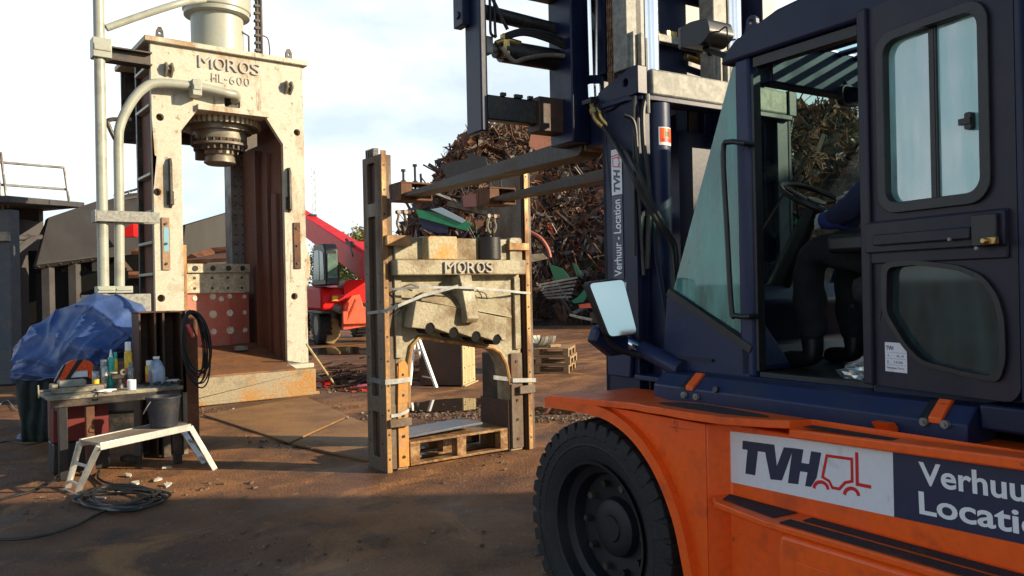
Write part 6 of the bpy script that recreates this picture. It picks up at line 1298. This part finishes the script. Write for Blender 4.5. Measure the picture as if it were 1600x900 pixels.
for f, m_ in ((.16, 'dksteel'), (.88, 'dkrust'), (.02, 'hopper'), (.36, 'hopper'), (.55, 'hopper'), (.72, 'hopper')):
    a = FQ[0].lerp(FQ[1], f)+nrm*.06; b = FQ[6].lerp(FQ[5], f)+nrm*.06; g = G(); g.tube([a, b], .06, 4); put('hopper_rib', g, m_, t)
for f in (.2, .4, .75):
    a = FQ[6].lerp(FQ[5], f)+nrm*.03; b = FQ[0].lerp(FQ[1], f+.02)+nrm*.03; g = G(); g.tube([a.lerp(b, .12), a.lerp(b, .42)], .035, 5); put('slot_cover', g, 'dkrust', t)
g = G(); a = FQ[0]; 
for f, h in ((.12, .0), (.55, .0), (.95, .0)): p_ = FQ[0].lerp(FQ[1], f); g = G(); g.box(p_.x-.08, p_.x+.08, p_.y+.1, p_.y+.3, 0, p_.z+.1); put('leg', g, 'shed', t)
g = G(); g.box(W3(58, 440, 17.3).x, W3(236, 440, 17.3).x, 17.25, 18.0, 0, 2.15); g.box(W3(45, 440, 18.95).x, FQ[2].x, 18.95, 20.2, 0, 2.72); put('under_shade', g, M['deep_shade'], t)  # black wall added to stand for the deep shade under the hopper
for a, b in (((125, 415), (150, 445)), (((100, 420)), (125, 455)), ((190, 410), (215, 440))): g = G(); g.tube([W3(*a, 17.6), W3(*b, 17.6)], .08, 4); put('brace', g, 'dkrust', t)
g = G()
for k in range(7): x0_ = W3(98+k*20, 500, 18.4).x; g.box(x0_, x0_+.18, 18.2, 18.4, 0, 1.7-.12*(k % 3))
g.box(W3(62, 500, 18.2).x, W3(240, 500, 18.2).x, 18.1, 18.19, .9, 1.1); put('under_frame', g, 'dksteel', t)
for z, (x0_, x1_) in ((2.05, (200, 245)), (2.55, (205, 250))): g = G(); g.tube([w3(x0_, 0, 1)[:0] or tuple(Vector((W3(x0_, 400, 17).x, 17, z))), (W3(x1_, 400, 17).x, 17.3, z)], .07, 4); put('cross_bar', g, 'rust', t)
g = G(); a = W3(198, 362, 17.6); g.prism(roundpoly([(a.x-.2, a.z-.12), (a.x+.2, a.z-.12), (a.x+.2, a.z+.18), (a.x+.05, a.z+.1)], .03), 17.5, 17.7, 'y'); tag(put('red_cover', g, 'redp', bevel=.01), 'small red cover showing between the riser pipes and the press', 'cover')
# wall seen through the press, platform rail
t = thing('steel_bunker', 'grey-brown steel bunker wall seen through the press opening', 'bunker', loc=(0, 0))
g = G(); quad_solid(g, [W3(270, 470, 20), W3(400, 470, 21.5), W3(400, 318, 21.5), W3(284, 352, 20.2)], .2); put('bunker_wall', g, 'hopper', t, bevel=.02)
g = G(); g.tube([W3(300, 408, 17.5), W3(330, 398, 18.5), W3(372, 394, 18.5)], .16, 6); put('bunker_lip', g, 'rust', t, smooth=True); g = G(); quad_solid(g, [W3(290, 412, 17), W3(380, 408, 17), W3(370, 396, 19), W3(305, 406, 19)], .08); put('chute_plate', g, 'rust', t)
t = thing('platform_rail', 'thin hand rail beyond the riser pipes left of the press', 'railing', loc=(0, 0))
g = G(); g.tube([w3(178, 306, 20), w3(240, 288, 20)], .03, 5); g.tube([w3(178, 330, 20), w3(240, 318, 20)], .03, 5); put('rail', g, 'steelg', t)
for x in (182, 202, 228): g = G(); g.tube([w3(x, 305-(x-180)*.28, 20), w3(x, 345, 20)], .03, 5); put('post', g, 'steelg', t)

# ================================================================ right hall
t = thing('pale_hall', 'pale industrial hall at the right edge, seen beyond the open cab door', 'hall', loc=(0, 0))
hc_ = ray(1587, 300)[0]*41; g = G(); g.box(hc_, 70, 41, 48, 0, 18); put('hall_wall', g, 'hall', t)
g = G(); g.box(hc_-.25, 70.2, 40.8, 48.2, 18, 18.4); put('roof_edge', g, 'shed', t)
for i in range(7): g = G(); g.box(hc_+2+i*5.4, hc_+5+i*5.4, 40.94, 41.0, 9.4, 12.2); put('window', g, 'navyl', t)
for z in (4.9, 8.6, 13.6): g = G(); g.box(hc_, 70, 40.9, 41.0, z, z+.2); put('cladding_rail', g, 'galv', t)
g = G(); g.box(hc_+.05, hc_+.3, 40.8, 40.95, 0, 17.8); put('downpipe', g, 'steelg', t)
t = thing('heap_shade_block', 'unseen tall dark block far right of the picture, added to throw shade on the heap', 'hall', loc=(0, 0)); g = G(); g.box(28, 50, 25, 38, 0, 11.2); put('hall_wall', g, 'shed', t)  # out of view, put in to shade the lower heap
t = thing('shade_building', 'unseen dark building right of the forklift, added to shade the foreground', 'shade_building', loc=(0, 0)); g = G(); g.box(12, 17.5, -14, 2.9, 0, 6.0); put('shade_building_wall', g, 'shed', t)  # out of view, placed and sized for its shade over the foreground
# ================================================================ scrap heap
def heap_h(x, y):
    prof = [(-7.5, 0), (-5.6, 3.2), (-4.2, 6.2), (-2.9, 8.3), (-1.4, 9.0), (0, 9.3), (2, 9.3), (3.4, 8.2), (6, 7.8), (9, 9.1), (13, 10.0), (16, 10.0), (18.5, 7.2), (20.5, 3.5), (22, 0)]
    h = 0
    for (a, ha), (b, hb) in zip(prof, prof[1:]):
        if a <= x <= b: f = (x-a)/(b-a); h = ha+(hb-ha)*f
    toe = 32.8+1.1*noise.noise(Vector((x*.3, 0, 0))); k = (y-toe)/6.2
    k2 = (52-y)/8
    f = max(0, min(1, k, k2)); f = f*f*(3-2*f)*.45+f*.55
    return h*f+(.9*noise.noise(Vector((x*.45, y*.45, 5)))+.45*noise.noise(Vector((x*1.4, y*1.4, 2))))*min(1, max(0, f*3))-.03
n1_, n2_ = 120, 70; vs = [(-9+i*43/n1_, 31.5+j*21/n2_, heap_h(-9+i*43/n1_, 31.5+j*21/n2_)) for j in range(n2_+1) for i in range(n1_+1)]
g = G(); g.add(vs, [(j*(n1_+1)+i, j*(n1_+1)+i+1, (j+1)*(n1_+1)+i+1, (j+1)*(n1_+1)+i) for j in range(n2_) for i in range(n1_)])
tag(put('scrap_heap', g, mat('scrap_mass', (.06, .034, .022), (.022, .018, .016), 2.2, .5, .15, .9, bump=1.0, fine=12, dist=.15, var=.5)), 'huge heap of rusty scrap metal filling the background behind the forklift', 'scrap heap', kind='stuff')
def scatter(n_, xr, zr, size, kind, seed, lift=.05):
    r = random.Random(seed); g = G()
    while n_ > 0:
        x = r.uniform(*xr); y = r.uniform(32.5, 41); z = heap_h(x, y)
        if z < zr[0] or z > zr[1] or (z < .12 and y > 33.4): continue
        n_ -= 1; s = r.uniform(*size); m_ = T(x, y-lift, z+r.uniform(-.05, .25)) @ Euler((r.uniform(-1.4, 1.4), r.uniform(-1.4, 1.4), r.uniform(0, 6.3))).to_matrix().to_4x4()
        if kind == 'plate':
            w_ = s*r.uniform(.25, .8); t_ = .015; b_ = r.uniform(-.4, .4)*s
            vs = [(-s, -w_, b_), (0, -w_*r.uniform(.6, 1), 0), (s, -w_, b_*r.uniform(-.5, 1)), (s, w_*r.uniform(.4, 1), b_), (0, w_, r.uniform(-.1, .1)*s), (-s, w_*r.uniform(.4, 1), b_*.6)]
            g.add(vs+[(a, b, c-t_) for a, b, c in vs], [(0, 1, 4, 5), (1, 2, 3, 4), (6, 11, 10, 7), (7, 10, 9, 8), (0, 6, 7, 1), (1, 7, 8, 2), (2, 8, 9, 3), (3, 9, 10, 4), (4, 10, 11, 5), (5, 11, 6, 0)], m_)
        elif kind == 'rod':
            g.tube([(-s, r.uniform(-.3, .3)*s, 0), (-s*.3, 0, r.uniform(-.3, .3)*s), (s*.4, r.uniform(-.3, .3)*s, 0), (s, 0, r.uniform(-.4, .4)*s)], r.uniform(.012, .045), 4, False, m_)
        elif kind == 'curl':
            k0 = r.uniform(.1, .35); g.tube([(k0*math.cos(a)*s*2, k0*math.sin(a)*s*2, a*.05*s) for a in [i*r.uniform(.6, .9) for i in range(7)]], r.uniform(.010, .028), 3, False, m_)
        elif kind == 'beam':
            w_ = r.uniform(.04, .10); g.box(-s, s, -w_, w_, -.012, .012, m_); g.box(-s, s, -.012, .012, -w_*1.4, -.013, m_)
    return g
M['hp1'] = mat('rust_plate_brown', (.22, .10, .055), (.10, .05, .03), 2, rough=.75, var=.3); M['hp2'] = mat('grey_brown_plate', (.15, .12, .10), (.10, .055, .035), 2, rough=.6, var=.3)
hl = [('plate', 1500, (3.0, 12), (.08, .40), 'hp1', 'bent rusty sheet pieces covering the heap'), ('plate', 1000, (2.0, 12), (.10, .5), 'hp2', 'grey-brown sheet and casing pieces in the heap'), ('curl', 2200, (4.0, 12), (.3, .8), mat('swarf_brown', (.28, .13, .06), (.12, .06, .03), 3, rough=.7, var=.3), 'curled brown swarf spread over the upper heap'),
      ('beam', 420, (2.5, 12), (.3, 1.3), 'hp2', 'bent profiles lying in the upper heap'), ('rod', 900, (1.5, 12), (.3, 1.1), 'rust', 'bent rusty bars sticking out of the heap'), ('plate', 260, (3.5, 12), (.06, .2), 'pale', 'small pale scraps on the upper heap'),
      ('rod', 900, (.05, 5), (.3, 1.1), 'dksteel', 'grey bars in the lower heap'), ('plate', 1100, (.05, 4.5), (.12, .5), 'dkrust', 'sheet scrap at the foot of the heap, darkened for the shade there'),  # dark pieces low, brown ones high: heap shade and sun in the colours
      ('beam', 200, (.1, 6), (.4, 1.3), 'steelg', 'grey profiles lying across the lower heap'), ('plate', 40, (.6, 4.2), (.15, .45), 'green', 'green painted sheets in the lower heap'),
      ('plate', 40, (.4, 6), (.12, .35), 'coralp', 'orange-red painted scraps in the heap'), ('plate', 120, (.1, 9), (.1, .35), simple('scrap_blue', (.03, .07, .14), .5), 'blue painted scraps in the heap')]
for i, (k, n_, zr, sz_, m_, lab) in enumerate(hl):
    tag(put('scrap_pieces', scatter(n_, (-6.3, 21), zr, sz_, k, 40+i), m_), lab, 'scrap', kind='stuff')
# pieces one can pick out on the heap
def hthing(name, pts, d, th, m_, label, cat, bevel=.01):
    g = G(); vv = [W3(px, py, d+(dd_ if len(rest) else 0)) for (px, py, *rest) in pts for dd_ in [rest[0] if rest else 0]]
    quad_solid(g, vv, th); return tag(put(name, g, m_, bevel=bevel), label, cat)
hthing('green_bin', [(651, 328), (655, 341), (728, 361), (738, 350), (700, 336)], 30.5, .25, 'green', 'bright green steel bin perched on the left flank of the heap', 'bin')
hthing('blue_grey_sheet', [(672, 327), (690, 324), (728, 344), (722, 349)], 30.2, .06, simple('sheet_blue_grey', (.22, .32, .38), .4), 'blue-grey sheet lying on top of the green bin', 'sheet')
hthing('dark_blue_skip', [(656, 342), (662, 358), (686, 366), (700, 366), (700, 354)], 30.8, .5, 'navy', 'dark blue skip under the green bin', 'skip')
hthing('grey_hood', [(684, 288), (703, 268), (716, 256), (708, 290)], 33, .1, 'steelg', 'dented grey hood sticking out at the left crest of the heap', 'sheet')
hthing('black_box', [(690, 262), (731, 252), (736, 244), (760, 250), (768, 278), (700, 282)], 33.4, .8, 'black', 'black scrap casing on the left crest of the heap', 'casing')
hthing('orange_brown_plate', [(712, 262), (765, 258), (762, 266), (718, 270)], 33, .3, mat('bleached_rust', (.35, .13, .07), (.25, .1, .05), 3), 'orange-brown plate lying on the black casing', 'plate')
hthing('grey_beam', [(700, 314), (800, 330), (800, 346), (698, 322)], 31.5, .5, 'dksteel', 'dark girder lying across the heap behind the forks', 'girder')
hthing('maroon_plate', [(722, 306), (756, 300), (758, 322), (724, 324)], 30.8, .1, simple('maroon', (.12, .05, .05), .6), 'maroon plate leaning on the dark girder', 'plate')
hthing('rust_sheet', [(830, 205), (870, 205), (872, 235), (850, 243), (826, 228)], 35.5, .1, mat('salmon_rust', (.42, .17, .10), (.34, .13, .07), 2), 'large salmon coloured rusty sheet at the top of the heap', 'sheet')
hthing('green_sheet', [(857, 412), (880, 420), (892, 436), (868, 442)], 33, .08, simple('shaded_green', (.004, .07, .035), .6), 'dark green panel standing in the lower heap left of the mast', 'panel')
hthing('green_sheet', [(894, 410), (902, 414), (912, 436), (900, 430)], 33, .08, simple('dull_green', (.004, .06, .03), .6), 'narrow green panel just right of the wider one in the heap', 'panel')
hthing('green_bracket', [(893, 470), (905, 462), (916, 448), (922, 452), (912, 472), (896, 474)], 32.4, .08, 'green', 'angular green bracket low in the heap beside the wing mirror', 'bracket')
hthing('red_strip', [(904, 476), (926, 473), (926, 481), (906, 482)], 32.4, .05, 'coralp', 'red strip low in the heap below the green bracket', 'strip')
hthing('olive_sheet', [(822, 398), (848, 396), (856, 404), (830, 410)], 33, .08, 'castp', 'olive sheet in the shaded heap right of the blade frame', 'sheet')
for k in range(6): hthing('loose_slat', [(838+k*3, 444+k*4), (902-k*2, 432+k*6), (903-k*2, 435+k*6), (839+k*3, 447+k*4)], 32.7-.05*k, .03, 'steelg', ('topmost', 'second', 'third', 'fourth', 'fifth', 'lowest')[k]+' of the fanned grey slats low in the heap', 'slat', 0)['group'] = 'fanned grey slats in the heap'
world_hose('bent_pipe', [w3(828, 362, 33), w3(845, 372, 32.7), w3(856, 388, 32.6), w3(860, 402, 32.6)], .07, 'redgrey', 'bent brownish pipe hanging on the shaded heap', 'pipe')
world_hose('bent_pipe', [w3(890, 492, 32.2), w3(905, 496, 32.1), w3(925, 500, 32)], .06, 'pale', 'pale bent pipe at the foot of the heap', 'pipe')

# ================================================================ far things
t = thing('lattice_tower', 'thin pale lattice mast standing far away right of the press', 'mast', loc=(ray(491, 300)[0]*130, 130, 0))
for dx in (-.4, .4): g = G(); g.tube([(dx, 0, 0), (dx*.6, 0, 22)], .07, 4); put('mast_leg', g, 'hall', t)
g = G()
for k in range(18): g.tube([(-.4, 0, k*1.2), (.4, 0, k*1.2+1.2)], .04, 3); g.tube([(.4, 0, k*1.2), (-.4, 0, k*1.2+1.2)], .04, 3)
put('lattice_bars', g, 'hall', t, kind='stuff')
def tree(px, pyt, d, rad, m_, label, seed, cat='tree'):
    r = random.Random(seed); x = ray(px, 400)[0]*d; top = W3(px, pyt, d).z; t = thing('tree', label, cat, loc=(x, d, 0), group=None)
    g = G(); g.tube(bez([(0, 0, 0), (.1, 0, top*.3), (-.1, .1, top*.6), (0, 0, top*.9)], 3), [.22-.016*i for i in range(10)], 6)
    for k in range(7): a = r.uniform(0, 6.3); h = top*r.uniform(.3, .7); g.tube([(0, 0, h), (math.cos(a)*rad*.5, math.sin(a)*rad*.5, h+top*.12), (math.cos(a)*rad*.8, math.sin(a)*rad*.8, h+top*.25)], [.09, .05, .02], 4)
    put('trunk', g, 'bark', t, smooth=True)
    g = G(); cl = [(r.uniform(-.7, .7)*rad, r.uniform(-.7, .7)*rad, top*r.uniform(.35, .92)) for _ in range(26)]
    for i in range(2600):
        c_ = cl[r.randrange(26)]; q_ = Vector((r.gauss(c_[0], rad*.17), r.gauss(c_[1], rad*.17), r.gauss(c_[2], top*.055)))
        if q_.z > top*1.02: continue
        s = r.uniform(.08, .2); m2 = T(*q_) @ Euler((r.uniform(0, 3), r.uniform(0, 3), r.uniform(0, 3))).to_matrix().to_4x4(); g.add([(-s, 0, 0), (0, -s*.6, 0), (s, 0, .03), (0, s*.6, 0)], [(0, 1, 2, 3)], m2)
    me = bpy.data.meshes.new('crown'); me.from_pydata(g.v, [], g.f); put('crown', None, m_, t, me=me)
M['leafy'] = mat('yellow_foliage', (.30, .24, .05), (.16, .17, .04), .8, .5, .15, .8, bump=0, var=.3); M['leafg'] = mat('green_foliage', (.07, .11, .03), (.12, .15, .04), .8, .5, .15, .8, bump=0, var=.3)
for px, py, d, rd, m_, lab in ((512, 366, 88, 2.2, 'leafy', 'yellowing tree just right of the press, behind the red boom'), (528, 362, 92, 1.8, 'leafg', 'thin green tree behind the crest of the red boom'), (546, 362, 85, 2.4, 'leafg', 'round green tree behind the red telehandler'), (566, 349, 84, 2.2, 'leafy', 'tall yellow tree left of the drilled steel column'), (582, 360, 90, 2.2, 'leafg', 'green tree partly hidden by the left steel column'), (653, 356, 95, 2.2, 'leafg', 'green tree top left of the green bin'), (630, 365, 96, 2.4, 'leafy', 'yellow-green tree seen under the nearer shackle'), (420, 372, 100, 3, 'leafg', 'green tree seen behind the press'), (345, 380, 105, 3, 'leafg', 'far green tree behind the bunker wall')):
    tree(px, py, d, rd, M[m_], lab, px)
def canopy_line():
    g = G(); r = random.Random(5)
    for i in range(9000):
        x = r.uniform(-190, 120); h = 4.6+1.6*noise.noise(Vector((x*.06, 0, 0)))+.9*noise.noise(Vector((x*.3, 0, 7))); z = r.uniform(.2, 1)**.7*h; s = r.uniform(.25, .6); m2 = T(x, 140+r.uniform(-3, 3), z) @ Euler((r.uniform(0, 3), r.uniform(0, 3), r.uniform(0, 3))).to_matrix().to_4x4(); g.add([(-s, 0, 0), (0, -s*.7, 0), (s, 0, .05), (0, s*.7, 0)], [(0, 1, 2, 3)], m2)
    me = bpy.data.meshes.new('far_wood'); me.from_pydata(g.v, [], g.f); tag(put('far_wood', None, 'leafg', me=me), 'far low belt of trees on the horizon', 'wood', kind='stuff')
canopy_line()
